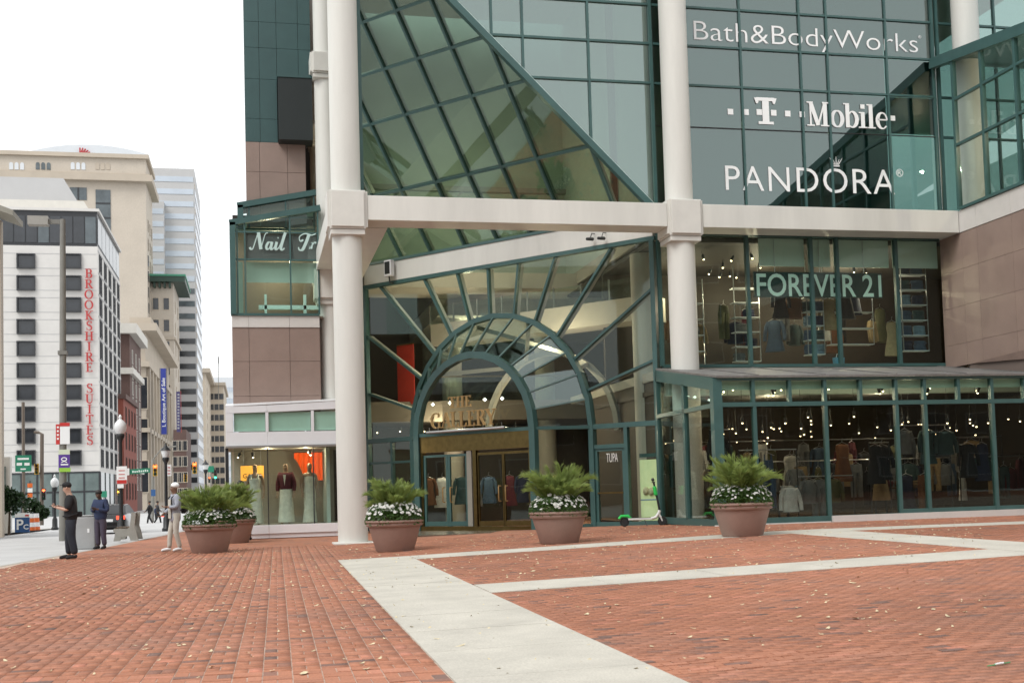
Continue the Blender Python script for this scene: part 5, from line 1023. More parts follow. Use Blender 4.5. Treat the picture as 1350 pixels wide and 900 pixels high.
for o_, v_, u_ in ((P0, P1-P0, EZ*.22), (P0+EZ*2.25, P1-P0, EZ*.12)): MB().obox(o_+EZ*.08, v_, -dn*.12+dn*.0, u_).build('frame', 'green_metal', pc)
MB().obox(P0+EZ*.95+dn*.012, P1-P0, -dn*.01, EZ*.03).build('stripe', mat('poster_blue', (.08, .2, .5), .5, 0), pc)
for k in range(3): MB().ball(P0+(P1-P0)*(.25+.24*k)+EZ*(1.2+.02*k)+dn*.02, .11, .11, .14, 10, 7).build('emblem', 'dry_leaf', pc, True)
# flood lights and cameras on the diagonal beam
def flood(px_, py_, lab, kind):
    p = onP(px_, py_, dg(0, 0, .45), dn); r = empty('security_light' if kind else 'security_camera', tuple(p), lab, 'light' if kind else 'camera')
    if kind:
        MB().obox(p-de*.17-EZ*.28-dn*.0, de*.34, -dn*.2, EZ*.6).build('housing', 'white_metal', r, bevel=.02); MB().obox(p-de*.12-EZ*.2+dn*.012, de*.24, -dn*.02, EZ*.46).build('lens', 'dark_metal', r); MB().tube([p-EZ*.28-dn*.1, p-EZ*.5-dn*.12, p-EZ*.5-dn*.35], .03, 6).build('bracket', 'dark_metal', r)
    else:
        MB().tube([p+dn*.15-EZ*.05, p-dn*.2], [.05, .06], 8).build('housing', 'dark_metal', r, True); MB().tube([p-dn*.05, p+EZ*.18-dn*.15, p+EZ*.2-dn*.35], .015, 6).build('bracket', 'dark_metal', r)
flood(510.5, 354, 'white framed security light on the diagonal cream beam', True); flood(777, 314, 'small black security camera under the front beam', False); flood(792, 313, 'black security camera bracket right of the small camera', False)
# ================================================================ planters
def planter_proto():
    r = local('planter'); MB().lathe([(.44, 0), (.455, .02), (.60, .52), (.625, .6)], (0, 0, 0), 44).build('pot', 'terracotta', r, True)
    MB().lathe([(.625, .595), (.665, .6), (.685, .64), (.66, .655), (.67, .68), (.70, .70), (.70, .735), (.665, .745), (.62, .74), (.60, .68)], (0, 0, 0), 44).build('rim', 'terracotta', r, True)
    MB().lathe([(.61, .66), (.5, .69), (.1, .72)], (0, 0, 0), 24).build('soil', 'soil', r); return r
def frond_mesh(seed, L_=.95, droop=.5):
    rg = np.random.default_rng(seed); mb = MB(); n_ = 9; pts = []
    for i in range(n_+1): t = i/n_; pts.append(Vector((L_*(t*.36-.0*t*t), 0, L_*(1.02*t-droop*t*t))))
    mb.tube(pts, [.009*(1-.8*i/n_) for i in range(n_+1)], 5)
    for i in range(34):
        t = .22+.78*i/33; k = min(int(t*n_), n_-1); p = pts[k].lerp(pts[k+1], t*n_-k); d = (pts[k+1]-pts[k]).normalized(); l_ = L_*.23*math.sin(math.pi*min(.15+t*.8, 1))**.6*rg.uniform(.75, 1.2)+.05
        for s in (-1, 1):
            dirv = (d*1.0+Vector((0, s*.62, .22))+Vector(rg.normal(0, .12, 3))).normalized(); tip = p+dirv*l_+Vector((0, 0, -l_*rg.uniform(-.1, .3))); mid = p+dirv*l_*.5+Vector((0, 0, .01)); wv = dirv.cross(Vector((0, s, .3))).normalized()*.0048; b0 = len(mb.v)
            mb.v += [tuple(p-wv), tuple(p+wv), tuple(mid+wv*1.5), tuple(mid-wv*1.5), tuple(tip)]; mb.f += [(b0, b0+1, b0+2, b0+3), (b0+3, b0+2, b0+4)]
    return mb.mesh('frond', 'frond')
FR = [frond_mesh(s, 1.12+.12*s, .2+.1*s) for s in range(4)]
def palm(label, seed, loc, n_=34, sc=1.):
    rg = np.random.default_rng(seed); r = empty('palm_plant', loc, label, 'palm', 'palms in the planters')
    for i in range(n_):
        o = inst(FR[rg.integers(4)], 'frond', r, (rg.uniform(-.1, .1), rg.uniform(-.1, .1), 0), (rg.uniform(-.3, .3), rg.normal(.02, .24), rg.uniform(0, 6.28)), (rg.uniform(.7, 1.12)*sc,)*3)
    st_ = MB()
    for i in range(7): a = rg.uniform(0, 6.28); st_.tube([(.06*math.cos(a), .06*math.sin(a), -.02), (.1*math.cos(a), .1*math.sin(a), .22)], [.02, .008], 6)
    o = bpy.data.objects.new('stem', st_.mesh('stem', 'dry_leaf')); COL.objects.link(o); o.parent = r; o['kind'] = 'stuff'
    return r
def bedding_proto(seed):
    rg = np.random.default_rng(seed); r = local('flowering_plant'); lv = MB(); fl = MB()
    for i in range(4600):
        a, q = rg.uniform(0, 6.28), math.sqrt(rg.uniform(.02, 1)); R_ = .70*q; h_ = (.06+.34*(1-q**4)**.5)*rg.uniform(.45, 1.05)*(1 if q < .9 else .8); over = max(0, q-.9)*1.2
        p = Vector((R_*math.cos(a), R_*math.sin(a), .70+h_-over*rg.uniform(0, 1))); s_ = rg.uniform(.024, .044); u = Vector((rg.normal(), rg.normal(), rg.normal()*.5)).normalized(); v = u.cross(Vector((rg.normal(), rg.normal(), rg.normal()+.8))).normalized(); b0 = len(lv.v)
        lv.v += [tuple(p-u*s_), tuple(p+v*s_*.45), tuple(p+u*s_), tuple(p-v*s_*.45)]; lv.f.append((b0, b0+1, b0+2, b0+3))
    for i in range(300):
        a, q = rg.uniform(0, 6.28), math.sqrt(rg.uniform(.1, 1)); R_ = .69*q; p = Vector((R_*math.cos(a), R_*math.sin(a), .735+(.06+.35*(1-q**4)**.5)*rg.uniform(.62, 1.08))); nrm = (Vector((math.cos(a)*q*.9, math.sin(a)*q*.9-.35, .8))+Vector((rg.normal(), rg.normal(), rg.normal()))*.25).normalized(); u = nrm.orthogonal().normalized(); v = nrm.cross(u); s_ = rg.uniform(.032, .046)
        for k in range(5): t = 2*math.pi*k/5; d = u*math.cos(t)+v*math.sin(t); e_ = u*math.cos(t+1.57)+v*math.sin(t+1.57); b0 = len(fl.v); fl.v += [tuple(p), tuple(p+d*s_*.6+e_*s_*.45+nrm*.006), tuple(p+d*s_+nrm*.004), tuple(p+d*s_*.6-e_*s_*.45+nrm*.006)]; fl.f.append((b0, b0+1, b0+2, b0+3))
    o = lv.build('foliage', 'leaf', r); o['kind'] = 'stuff'; o = fl.build('blossoms', 'petal', r); o['kind'] = 'stuff'; return r
PLS = [((521, 727), 'round terracotta planter beside the cream column base', 'at the column'), ((741, 716.5), 'terracotta planter in front of the entrance side glass', 'before the entrance'), ((987, 707), 'terracotta planter at the glass pavilion corner', 'at the pavilion corner'), ((273, 729), 'front terracotta planter beside the woman with a backpack', 'beside the woman'), ((306, 716), 'rear terracotta planter half hidden behind the front left one', 'behind the front left planter')]
pp = planter_proto(); bp_ = [bedding_proto(3), bedding_proto(4)]; used = [False, False]
for i, ((x, y), lab, wh) in enumerate(PLS):
    p = onG(x, y); p.y += .44; p.x += .05; z = gz(p.x, p.y)-.002
    o = pp if i == 0 else copy_tree(pp); place(o, (p.x, p.y, z), .3*i); tag(o, lab, 'planter', 'terracotta planters')
    k = i % 2; q = copy_tree(bp_[k]) if used[k] else bp_[k]; used[k] = True; place(q, (p.x, p.y, z), 1.3*i); tag(q, 'white flowering bedding plants in the planter '+wh, 'flowers', 'white flowers in the planters')
    palm('feathery green palm growing in the planter '+wh, 20+i, (p.x, p.y, z+.70), 85, (.95, 1.05, 1.02, .98, 1.05)[i])
# ================================================================ kick scooter
p = onG(850, 693); f_ = Vector((_cy, -_sy, 0)); sd_ = Vector((f_.y, -f_.x, 0)); g0 = Vector((p.x, p.y, gz(p.x, p.y)))
sc_ = empty('kick_scooter', tuple(g0), 'green and white electric kick scooter parked by the entrance', 'scooter'); SP = lambda a, h_, s=0.: g0+f_*a+EZ*h_+sd_*s
mat('scooter_green', (.03, .55, .10), .4, .05); mat('scooter_white', (.70, .72, .70), .4, .05); mat('rubber', (.012, .012, .013), .8, .1)
for a in (-.52, .46):
    wv = MB()
    for k in range(20):
        pass
    n_ = 22; c = SP(a, .12); b0 = []
    for k in range(n_):
        t = 2*math.pi*k/n_
        for j in range(8): s = 2*math.pi*j/8; rr = .10+.022*math.cos(s); b0.append(tuple(c+f_*(rr*math.cos(t))+EZ*(rr*math.sin(t))+sd_*(.026*math.sin(s))))
    wv.v = b0; wv.f = [(k*8+j, k*8+(j+1) % 8, ((k+1) % n_)*8+(j+1) % 8, ((k+1) % n_)*8+j) for k in range(n_) for j in range(8)]
    wh = wv.build('wheel', 'rubber', sc_, True); MB().tube([c-sd_*.02, c+sd_*.02], .075, 14).build('hub', 'dark_metal', wh, True)
MB().obox(SP(-.42, .16, -.075), f_*.62, sd_*.15, EZ*.05).build('deck', 'scooter_white', sc_, bevel=.01); MB().obox(SP(-.40, .212, -.07), f_*.55, sd_*.14, EZ*.008).build('grip_tape', 'dark_metal', sc_)
MB().tube([SP(.18, .19), SP(.30, .22), SP(.385, .34), SP(.40, .40)], [.04, .04, .042, .04], 10).build('neck', 'scooter_white', sc_, True); MB().tube([SP(.375, .30), SP(.43, .2), SP(.46, .12)], [.035, .03, .025], 8).build('fork', 'scooter_white', sc_, True)
MB().tube([SP(.40, .36), SP(.36, .62), SP(.27, 1.12)], [.03, .027, .024], 10).build('stem', 'dark_metal', sc_, True); MB().tube([SP(.26, 1.12, -.24), SP(.27, 1.13), SP(.26, 1.12, .24)], .018, 8).build('handlebar', 'dark_metal', sc_, True)
MB().obox(SP(.27, .78, -.06), f_*.09, sd_*.12, EZ*.24+f_*-.03).build('battery_pack', 'scooter_green', sc_, bevel=.03); MB().tube([SP(-.66, .2, 0), SP(-.6, .27, 0), SP(-.42, .27, 0), SP(-.36, .2)], .04, 8).build('rear_mudguard', 'scooter_green', sc_, True)
MB().tube([SP(.0, .16, .04), SP(.05, .0, .12)], .012, 6).build('kickstand', 'dark_metal', sc_); MB().ball(SP(.25, 1.19), .045, n=10, m=6).build('display', 'dark_metal', sc_, True)
sc_.scale = (1.18,)*3
# ================================================================ people
mat('cloth_black2', (.014, .014, .016), .85, .15, 8, .2, 30); mat('cloth_jeans_dark', (.018, .022, .032), .85, .2, 8, .2, 40); mat('cloth_blue', (.022, .035, .085), .8, .15, 8); mat('cloth_plum', (.06, .05, .075), .85, .15, 8); mat('cloth_lightgrey', (.33, .35, .40), .85, .1, 8, .2, 30); mat('cloth_offwhite', (.52, .50, .44), .85, .1, 8, .2, 30); mat('shoe_white', (.72, .72, .72), .6, .05); mat('cloth_greyblack', (.035, .035, .04), .85, .15, 8)
# man with a tablet, facing left
J1 = dict(nb=(0, .02, 1.46), nk=(0, .05, 1.53), h1=(0, .085, 1.595), h2=(0, .085, 1.68), h3=(0, .08, 1.735), nose=(0, .18, 1.62), ch=(0, -.005, 1.30), ell=(-.22, .05, 1.14), wrl=(-.10, .27, 1.20), elr=(.22, .05, 1.14), wrr=(.09, .27, 1.22), anl=(-.1, -.10, .085), tol=(-.11, .07, .035), anr=(.11, .06, .085), tor=(.13, .24, .035), knr=(.11, .07, .5), knl=(-.1, -.02, .5))
r, D = figure('person', 'man in black t-shirt, jeans and cap looking at a phone', 'person', 'skin_light', J1); top_wear(D, r, 'cloth_black2', 'shirt', False, 1.18, .90); trousers(D, r, 'cloth_jeans_dark', 1.28); shoes(D, r, 'cloth_black2'); cap(r, D, 'cloth_black2', 'cap', .0, .07, .04); eyes(r, D, 'skin_light')
MB().tube([(-.14, -.16, 1.05), (-.2, 0, 1.0), (-.1, .16, 1.0)], .02, 6).build('camera_strap', 'cloth_black2', r); MB().box(-.02, -.24, .98, .12, -.14, 1.1).build('waist_bag', 'cloth_black2', r, bevel=.02)
p = onG(94, 736.5); place(r, (p.x, p.y, 0), R(90), 1.07)
ph = empty('phone', (0, 0, 0), 'black phone held by the man in the black cap', 'phone'); MB().box(-.05, .33, 1.235, .05, .47, 1.25).build('case', 'dark_metal', ph, bevel=.004); MB().box(-.045, .335, 1.251, .045, .465, 1.254).build('screen', mat('screen', (.03, .04, .05), .1, 0), ph); place(ph, (p.x, p.y, 0), R(90), 1.07)
# man in blue jacket, facing the camera, head bowed
J2 = dict(nk=(0, .04, 1.53), h1=(0, .08, 1.59), h2=(0, .095, 1.665), h3=(0, .085, 1.715), nose=(0, .18, 1.59), ell=(-.26, .02, 1.14), wrl=(-.06, .25, 1.20), elr=(.26, .02, 1.14), wrr=(.06, .25, 1.20), anl=(-.12, -.02, .085), tol=(-.15, .14, .035))
r, D = figure('person', 'man in navy blue jacket and purple trousers texting behind the bin', 'person', 'skin_dark', J2); top_wear(D, r, 'cloth_blue', 'jacket', True, 1.25, .88); trousers(D, r, 'cloth_plum', 1.15); shoes(D, r, 'cloth_black2'); cap(r, D, 'hair', 'hair', .015, 0, .035, .1); eyes(r, D)
p = onG(133, 723.5); place(r, (p.x, p.y, 0), R(150), .99)
ph = empty('phone', (0, 0, 0), 'phone held by the man in the navy blue jacket', 'phone'); MB().box(-.035, .30, 1.21, .035, .44, 1.222).build('case', 'dark_metal', ph, bevel=.004); place(ph, (p.x, p.y, 0), R(150), .99)
# woman in grey with a backpack
J3 = dict(ell=(-.24, .03, 1.15), wrl=(-.10, .22, 1.16), elr=(.24, .0, 1.15), wrr=(.16, .26, .98), h1=(0, .04, 1.60), nose=(0, .13, 1.64), anl=(-.1, -.09, .085), tol=(-.11, .07, .035), anr=(.10, .13, .085), tor=(.12, .30, .035), knr=(.1, .1, .5))
r, D = figure('person', 'woman in grey cardigan, off-white leggings and white headwrap', 'person', 'skin_brown', J3); top_wear(D, r, 'cloth_lightgrey', 'cardigan', True, 1.05, .80); trousers(D, r, 'cloth_offwhite', .92); shoes(D, r, 'shoe_white'); cap(r, D, 'vinyl_white', 'headwrap', .02, 0, .035, .098); eyes(r, D, 'skin_brown'); MB().box(-.10, .135, .86, .10, .155, 1.36).build('blouse', 'cloth_offwhite', r, bevel=.02)
p = onG(231.5, 726.5); place(r, (p.x, p.y, 0), R(112), 1.04)
bk = empty('backpack', (0, 0, 0), 'small black backpack worn by the woman in grey', 'backpack'); loft([(.98, 0, -.24, .10, .06), (1.02, 0, -.25, .14, .085), (1.25, 0, -.25, .14, .08), (1.40, 0, -.22, .11, .06), (1.43, 0, -.21, .05, .03)]).build('bag', 'cloth_black2', bk, True)
for s in (-1, 1): MB().tube([(s*.09, -.17, 1.42), (s*.11, -.02, 1.52), (s*.11, .13, 1.4), (s*.13, .12, 1.2), (s*.12, -.16, 1.05)], .016, 6).build('strap', 'cloth_black2', bk, True)
place(bk, (p.x, p.y, 0), R(112), 1.04)
# man in black passing the shop window
J4 = dict(anl=(-.1, -.25, .12), tol=(-.1, -.10, .05), knl=(-.1, -.04, .5), anr=(.1, .22, .085), tor=(.1, .38, .04), knr=(.1, .16, .5), elr=(.27, -.12, 1.16), wrr=(.25, .0, .93), ell=(-.25, .08, 1.16), wrl=(-.22, .26, 1.0))
r, D = figure('person', 'man in black jacket and dark trousers walking past the shop window', 'person', 'skin_dark', J4); top_wear(D, r, 'cloth_black2', 'jacket', True, 1.2, .86); trousers(D, r, 'cloth_greyblack', 1.1); shoes(D, r, 'cloth_black2'); cap(r, D, 'hair', 'hair', .015, 0, .025, .088); eyes(r, D)
place(r, (-.40, 39.3, 0), R(118), 1.1)
# ================================================================ the street
RY = [(-80, -.13), (52, -.13), (92, -.42), (160, -1.8), (420, -2.0)]
def rz_(y):
    for (a, b), (c, d) in zip(RY, RY[1:]):
        if a <= y <= c: return b+(d-b)*(y-a)/(c-a)
    return -2.0
bpy.data.objects.remove(rd); rd = sheet('road', [-70, -19, 0, 40], [y for y, _ in RY], lambda x, y: rz_(y), 'asphalt'); tag(rd, kind='structure')
def onR(x, y):
    p = onZ(x, y, -.13)
    for _ in range(25): p = p.lerp(onZ(x, y, rz_(min(p.y, 400))), .5)
    return p
for i, (px_, py_, lab, top, hd, Jx) in enumerate(((197.5, 690, 'far pedestrian in black crossing the street, left one', 'cloth_black2', 75, J4), (208, 688.5, 'far pedestrian in dark grey crossing the street, right one', 'cloth_greyblack', -80, J4), (206, 678, 'far pedestrian in blue top beyond the crossing pair', 'cloth_blue', 60, J4))):
    r, D = figure('person', lab, 'person', 'skin_brown', Jx, 'pedestrians crossing far down the street'); top_wear(D, r, top, 'jacket', True, 1.1, .86); trousers(D, r, 'cloth_black2'); shoes(D, r, 'cloth_black2'); cap(r, D, 'hair')
    p = Vector((*onY(px_, py_, (92, 93, 112)[i]).xy, 0)); p.z = rz_(p.y); place(r, tuple(p), R(hd), 1)
for nm, x0, y0, x1, y1 in (('pavement', -70, 46, -12.8, 104), ('pavement', -70, 150, -18.2, 420), ('pavement', -3.0, 57.2, 40, 420)):
    o = sheet(nm, [x0, x1], [y0, (y0+y1)/2, y1], lambda x, y: rz_(y)+.13, 'kerbstone'); tag(o, kind='structure')
cwk = sheet('crosswalk', [-18, -3.5], [96, 108], lambda x, y: rz_(y)+.006, mat('brick_crossing', (.30, .16, .12), .9, .15, 2)); tag(cwk, kind='structure')
for k in range(5):
    o = MB().quad((-8.6, 56+k*7, rz_(56+k*7)+.005), (-8.45, 56+k*7, rz_(56+k*7)+.005), (-8.45, 59+k*7, rz_(59+k*7)+.005), (-8.6, 59+k*7, rz_(59+k*7)+.005)).build('lane_mark', 'vinyl_white', rd)
yk = sheet('yellow_kerb', [-6.2, -5.0], [98.5, 101], lambda x, y: rz_(y)+.10, mat('yellow_paint', (.6, .45, .03), .7, .1)); tag(yk, kind='structure')
# grey bin
p = onG(113, 724); b_ = empty('litter_bin', (p.x, p.y, 0), 'pale grey box shaped litter bin between the two standing men', 'bin'); MB().box(p.x-.32, p.y, 0, p.x+.28, p.y+.6, .98).build('body', mat('bin_grey', (.36, .37, .37), .6, .1, 2), b_, bevel=.04); MB().box(p.x-.33, p.y-.01, .98, p.x+.29, p.y+.61, 1.02).build('lid', 'bin_grey', b_, bevel=.02); MB().box(p.x+.281, p.y+.08, .05, p.x+.29, p.y+.52, .9).build('door', 'grey_metal', b_); MB().box(p.x+.05, p.y-.012, .5, p.x+.11, p.y-.002, .62).build('plate', 'vinyl_white', b_)
# concrete bench seen from its end
p = onG(166, 712.5); be = empty('park_bench', (p.x, p.y, 0), 'concrete end park bench with high back near the lamp post', 'bench')
prof = [(-.42, 0), (-.2, 0), (-.14, .16), (.1, .16), (.16, 0), (.42, 0), (.36, .3), (.30, .5), (.34, .98), (.2, 1.0), (.13, .5), (.05, .42), (-.4, .44), (-.44, .36), (-.36, .28)]
for dy in (0, 1.7): MB().prism([(p.x+a, p.y+dy, b) for a, b in prof], (0, .12, 0)).build('bench_end', mat('bench_concrete', (.30, .29, .26), .9, .1, 4) if 'bench_concrete' not in M else 'bench_concrete', be)
for k in range(4): MB().box(p.x-.36+k*.12, p.y+.1, .445, p.x-.27+k*.12, p.y+1.75, .48).build('seat_slat', 'wood', be)
for k in range(4): MB().box(p.x+.14+k*.02, p.y+.1, .55+k*.11, p.x+.17+k*.02, p.y+1.75, .63+k*.11).build('back_slat', 'wood', be)
# lamp posts
mat('globe', (.75, .77, .78), .25, .03)
def lamp_post(loc, H_, lab, globe=True, sc=1.):
    r = local('street_lamp', lab, 'street lamp', 'black street lamps')
    MB().lathe([(.2, 0), (.2, .12), (.15, .18), (.14, .6), (.09, .7), (.075, 1.0), (.06, H_-.55), (.075, H_-.5), (.06, H_-.45)], (0, 0, 0), 14).build('post', 'dark_metal', r, True)
    MB().lathe([(.07, H_-.5), (.15, H_-.35), (.16, H_-.28), (.13, H_-.22)], (0, 0, 0), 14).build('collar', 'dark_metal', r, True)
    if globe: MB().lathe([(.12, -.24), (.2, -.12), (.225, .02), (.2, .16), (.12, .26), (.06, .31), (.05, .36), (.07, .40), (.015, .50)], (0, 0, H_), 18).build('globe', 'globe', r, True)
    else: MB().lathe([(.13, -.24), (.19, -.05), (.2, .08)], (0, 0, H_), 14).build('lantern', 'globe', r, True); MB().lathe([(.23, .08), (.21, .13), (.1, .24), (.05, .32), (.015, .42)], (0, 0, H_), 14).build('cap', 'dark_metal', r, True)
    place(r, loc, 0, sc); return r
lamp_post((-4.82, 46, 0), 4.15, 'tall black street lamp with white globe near the bench'); lamp_post((-3.82, 55, 0), 3.55, 'black lantern street lamp behind the woman in grey', False)
q = onY(271, 612, 80); lamp_post((q.x, 80, -.3), q.z+.2, 'far black lantern lamp near the mall corner', False, 1.); q = onY(72, 633, 70); lamp_post((q.x, 70, -.1), q.z-.05, 'far slim street lamp in front of the white hotel', True, 1.)
# signs
def board(r, name, x0, y0, x1, y1, Y, m_, d=.03): a, b = onY(x0, y0, Y), onY(x1, y1, Y); return MB().box(min(a.x, b.x), Y, b.z, max(a.x, b.x), Y+d, a.z).build(name, m_, r)
mat('sign_red', (.55, .035, .03), .5, .05); mat('sign_green2', (.02, .22, .13), .5, .05); mat('sign_purple', (.10, .04, .28), .5, .05); mat('sign_lime', (.30, .55, .06), .5, .05); mat('sign_blue', (.03, .10, .26), .5, .08); mat('signal_yellow', (.60, .33, .02), .5, .08); mat('pole_brown', (.16, .13, .105), .6, .1); mat('pole_grey', (.20, .195, .175), .6, .1)
def lines(r, x0, x1, ys, Y, m_, th=1.1):
    for y_ in ys: board(r, 'print_line', x0, y_-th/2, x1, y_+th/2, Y-.008, m_, .006)
r = empty('parking_sign', (-4.9, 45.8, 3), 'white and red parking sign on the globe lamp post', 'sign'); board(r, 'plate', 153.5, 614.5, 167.5, 637.5, 45.8, 'vinyl_white'); board(r, 'red_band', 154, 632.5, 167, 637, 45.79, 'sign_red', .008); lines(r, 156.5, 164.5, (620, 625, 629.5), 45.8, 'sign_red', .8); board(r, 'small_plate', 167.6, 617, 170.5, 626, 45.8, 'vinyl_white'); board(r, 'lower_plate', 154.5, 638, 163, 643, 45.8, 'vinyl_white')
r = empty('street_name_sign', (-4.6, 45.8, 3), 'green street name sign on the globe lamp post', 'sign'); a, b = onY(170.6, 625, 45.85), onY(198, 622.5, 45.85); MB().quadbox([(a.x, 45.85, a.z), (b.x, 45.85, b.z), (b.x, 45.88, b.z), (a.x, 45.88, a.z), (a.x, 45.85, a.z+.19), (b.x, 45.85, b.z+.17), (b.x, 45.88, b.z+.17), (a.x, 45.88, a.z+.19)]).build('plate', 'sign_green2', r)
for k in range(8): q = a.lerp(b, .14+.1*k); MB().box(q.x, 45.84, q.z+.05, q.x+.05, 45.848, q.z+.11+.02*(k % 3 == 0)).build('letter', 'vinyl_mint', r)
# tall grey pole with arm, bus sign and purple banner
tp = empty('utility_pole', (-6.86, 46, 0), 'tall grey pole with luminaire arm in front of the hotel', 'pole'); MB().tube([(-6.88, 46, 0), (-6.84, 46, 5.5), (-6.80, 46, 12.0)], [.14, .125, .10], 12).build('shaft', 'pole_grey', tp, True)
board(tp, 'arm', 63, 289, 80, 295, 46, 'pole_grey', .1); board(tp, 'luminaire', 36, 284, 63, 296, 45.9, mat('lum_grey', (.33, .32, .29), .5, .05), .4); board(tp, 'collar', 76, 462, 88, 467, 45.85, 'pole_grey', .3)
bs = empty('bus_stop_sign', (-6.9, 45.85, 3.9), 'white and red bus stop sign on the tall grey pole', 'sign'); board(bs, 'panel', 79, 558, 92, 585, 45.84, 'vinyl_white'); board(bs, 'red_strip', 73.5, 559, 78.8, 585.5, 45.84, 'sign_red'); board(bs, 'red_header', 79, 557, 92, 561.5, 45.83, 'sign_red', .008); lines(bs, 75, 77.5, (563, 568, 573, 578), 45.84, 'vinyl_white', 2.4)
bn = empty('purple_banner', (-6.9, 45.85, 2.8), 'purple banner with lime edges on the tall grey pole', 'banner'); board(bn, 'cloth', 77, 599, 92, 620, 45.84, 'sign_purple'); board(bn, 'top_edge', 77, 592.5, 92, 599, 45.84, mat('sign_cream', (.6, .66, .5), .6, 0)); board(bn, 'bottom_edge', 78, 616.5, 93, 621.5, 45.83, 'sign_lime', .01)
v, f = [], []; stroke(v, f, arc(0, 0, .09, .06, 0, 345, 15), .035, 0, .004, True); stroke(v, f, [(-.1, -.12), (.0, -.08), (.1, -.12)], .03, .001, .004); q = onY(84.5, 605, 45.82); put(v, f, q, EX, EZ, -EY).build('emblem', 'vinyl_white', bn); lines(bn, 80, 90, (612,), 45.84, 'vinyl_white', 1.6)
# green highway sign on a brown post
gs = empty('highway_sign', (-15, 72, 0), 'green highway direction sign on a brown post at far left', 'sign'); board(gs, 'panel', 20, 600, 41.5, 621, 72, 'sign_green2'); lines(gs, 23, 38, (604.5,), 72, 'vinyl_white', 2.2); lines(gs, 22, 29, (611.5,), 72, 'vinyl_white', 3.5); lines(gs, 32, 39, (611.5,), 72, 'vinyl_white', 3.5); lines(gs, 27, 34, (618,), 72, 'vinyl_white', 1.6)
a, b = onY(30.5, 530, 72.1), onY(31.5, 696, 72.1); MB().tube([(b.x, 72.1, 0), (a.x, 72.1, a.z)], .09, 8).build('post', 'pole_brown', gs, True)
# traffic lights
def signal(name, px_, py_, Y, lab, lit, w_=5.5, h_=14, bm='signal_yellow'):
    r = empty(name, tuple(onY(px_, py_, Y)), lab, 'traffic light', 'traffic lights along the street'); board(r, 'housing', px_-w_/2, py_-h_/2, px_+w_/2, py_+h_/2, Y, bm, .25); col = {'red': (1, .10, .03), 'green': (.05, 1, .45), 'amber': (1, .5, .05)}
    for k, c_ in enumerate(('red', 'amber', 'green')):
        q = onY(px_, py_-h_/3+k*h_/3, Y-.02); rr = abs(onY(px_+w_*.36, py_, Y).x-onY(px_, py_, Y).x); mt = 'lens_'+c_+('_on' if lit == c_ else '_off')
        if mt not in M: (emis(mt, col[c_], 6) if lit == c_ else mat(mt, tuple(v*.03 for v in col[c_]), .3, 0))
        MB().tube([q, q+EY*-.05], rr, 12).build('lens', mt, r); MB().tube([q+EZ*rr*.9-EY*.05, q+EZ*rr*1.0-EY*.3], rr*.5, 6).build('visor', 'dark_metal', r)
    return r
s_ = signal('traffic_light', 48, 618, 74, 'yellow traffic light beside the green highway sign', None); s_ = signal('traffic_light', 57.5, 651, 74, 'dark traffic light showing red low at far left', 'red', 5, 15, 'dark_metal')
tpole = empty('signal_pole', (-13.5, 74.2, 0), 'brown street pole with curved top beside the yellow traffic light', 'pole'); a, b = onY(53, 572, 74.2), onY(55, 692, 74.2); MB().tube([(b.x, 74.2, b.z), (a.x+.1, 74.2, a.z), (a.x-.1, 74.2, a.z+.1), (a.x-.35, 74.2, a.z+.12)], [.12, .11, .09, .08], 8).build('shaft', 'pole_brown', tpole, True)
signal('traffic_light', 204.5, 619.5, 96, 'traffic light showing red above the crossing pedestrians', 'red', 6, 15); signal('traffic_light', 256.5, 616.5, 96, 'traffic light showing red near the mall side of street', 'red', 6, 15); signal('traffic_light', 284, 625, 110, 'small far traffic light showing green', 'green', 4, 12, 'dark_metal'); signal('traffic_light', 244.5, 630, 99, 'yellow traffic light seen from behind in street', None, 5, 10); signal('traffic_light', 276, 632, 130, 'tiny far traffic light showing red', 'red', 3, 8, 'dark_metal'); signal('traffic_light', 156.5, 648, 99, 'amber lit small signal behind the globe lamp post', 'amber', 4, 8)
ma = empty('signal_mast', (-9, 96, 0), 'grey mast arm carrying the street traffic lights', 'pole'); q0, q1, q2 = onY(202, 605, 96.3), onY(214, 590, 96.3), onY(258, 605, 96.3); MB().tube([onY(201, 690, 96.3), q0], .12, 8).build('shaft', 'pole_grey', ma); MB().tube([q0, q1, onY(232, 588, 96.3)], .06, 6).build('arm', 'pole_grey', ma)
for k, (px_, py_, lab) in enumerate(((137, 651, 'small green street plate left of the globe lamp post'), (278, 618, 'green street plate near the mall corner, far'))):
    r = empty('street_plate', tuple(onY(px_, py_, 90)), lab, 'sign'); board(r, 'plate', px_-4, py_-4, px_+4, py_+4, 90, 'sign_green2'); MB().tube([onY(px_, py_, 90.05), onY(px_, 690, 90.05)], .05, 6).build('post', 'pole_grey', r)
r = empty('accessible_sign', tuple(onY(202, 649, 92)), 'small blue square sign beyond the black lamp post', 'sign'); board(r, 'plate', 199, 645, 205, 653.5, 92, 'sign_blue'); MB().tube([onY(202, 649, 92.05), onY(202, 688, 92.05)], .04, 6).build('post', 'pole_grey', r)
r = empty('no_parking_sign', tuple(onY(223, 619, 60)), 'white sign with red print right of the lantern lamp', 'sign'); board(r, 'plate', 219.5, 612, 226, 627, 56, 'vinyl_white'); lines(r, 221, 224.5, (616, 620, 624), 56, 'sign_red', 1)
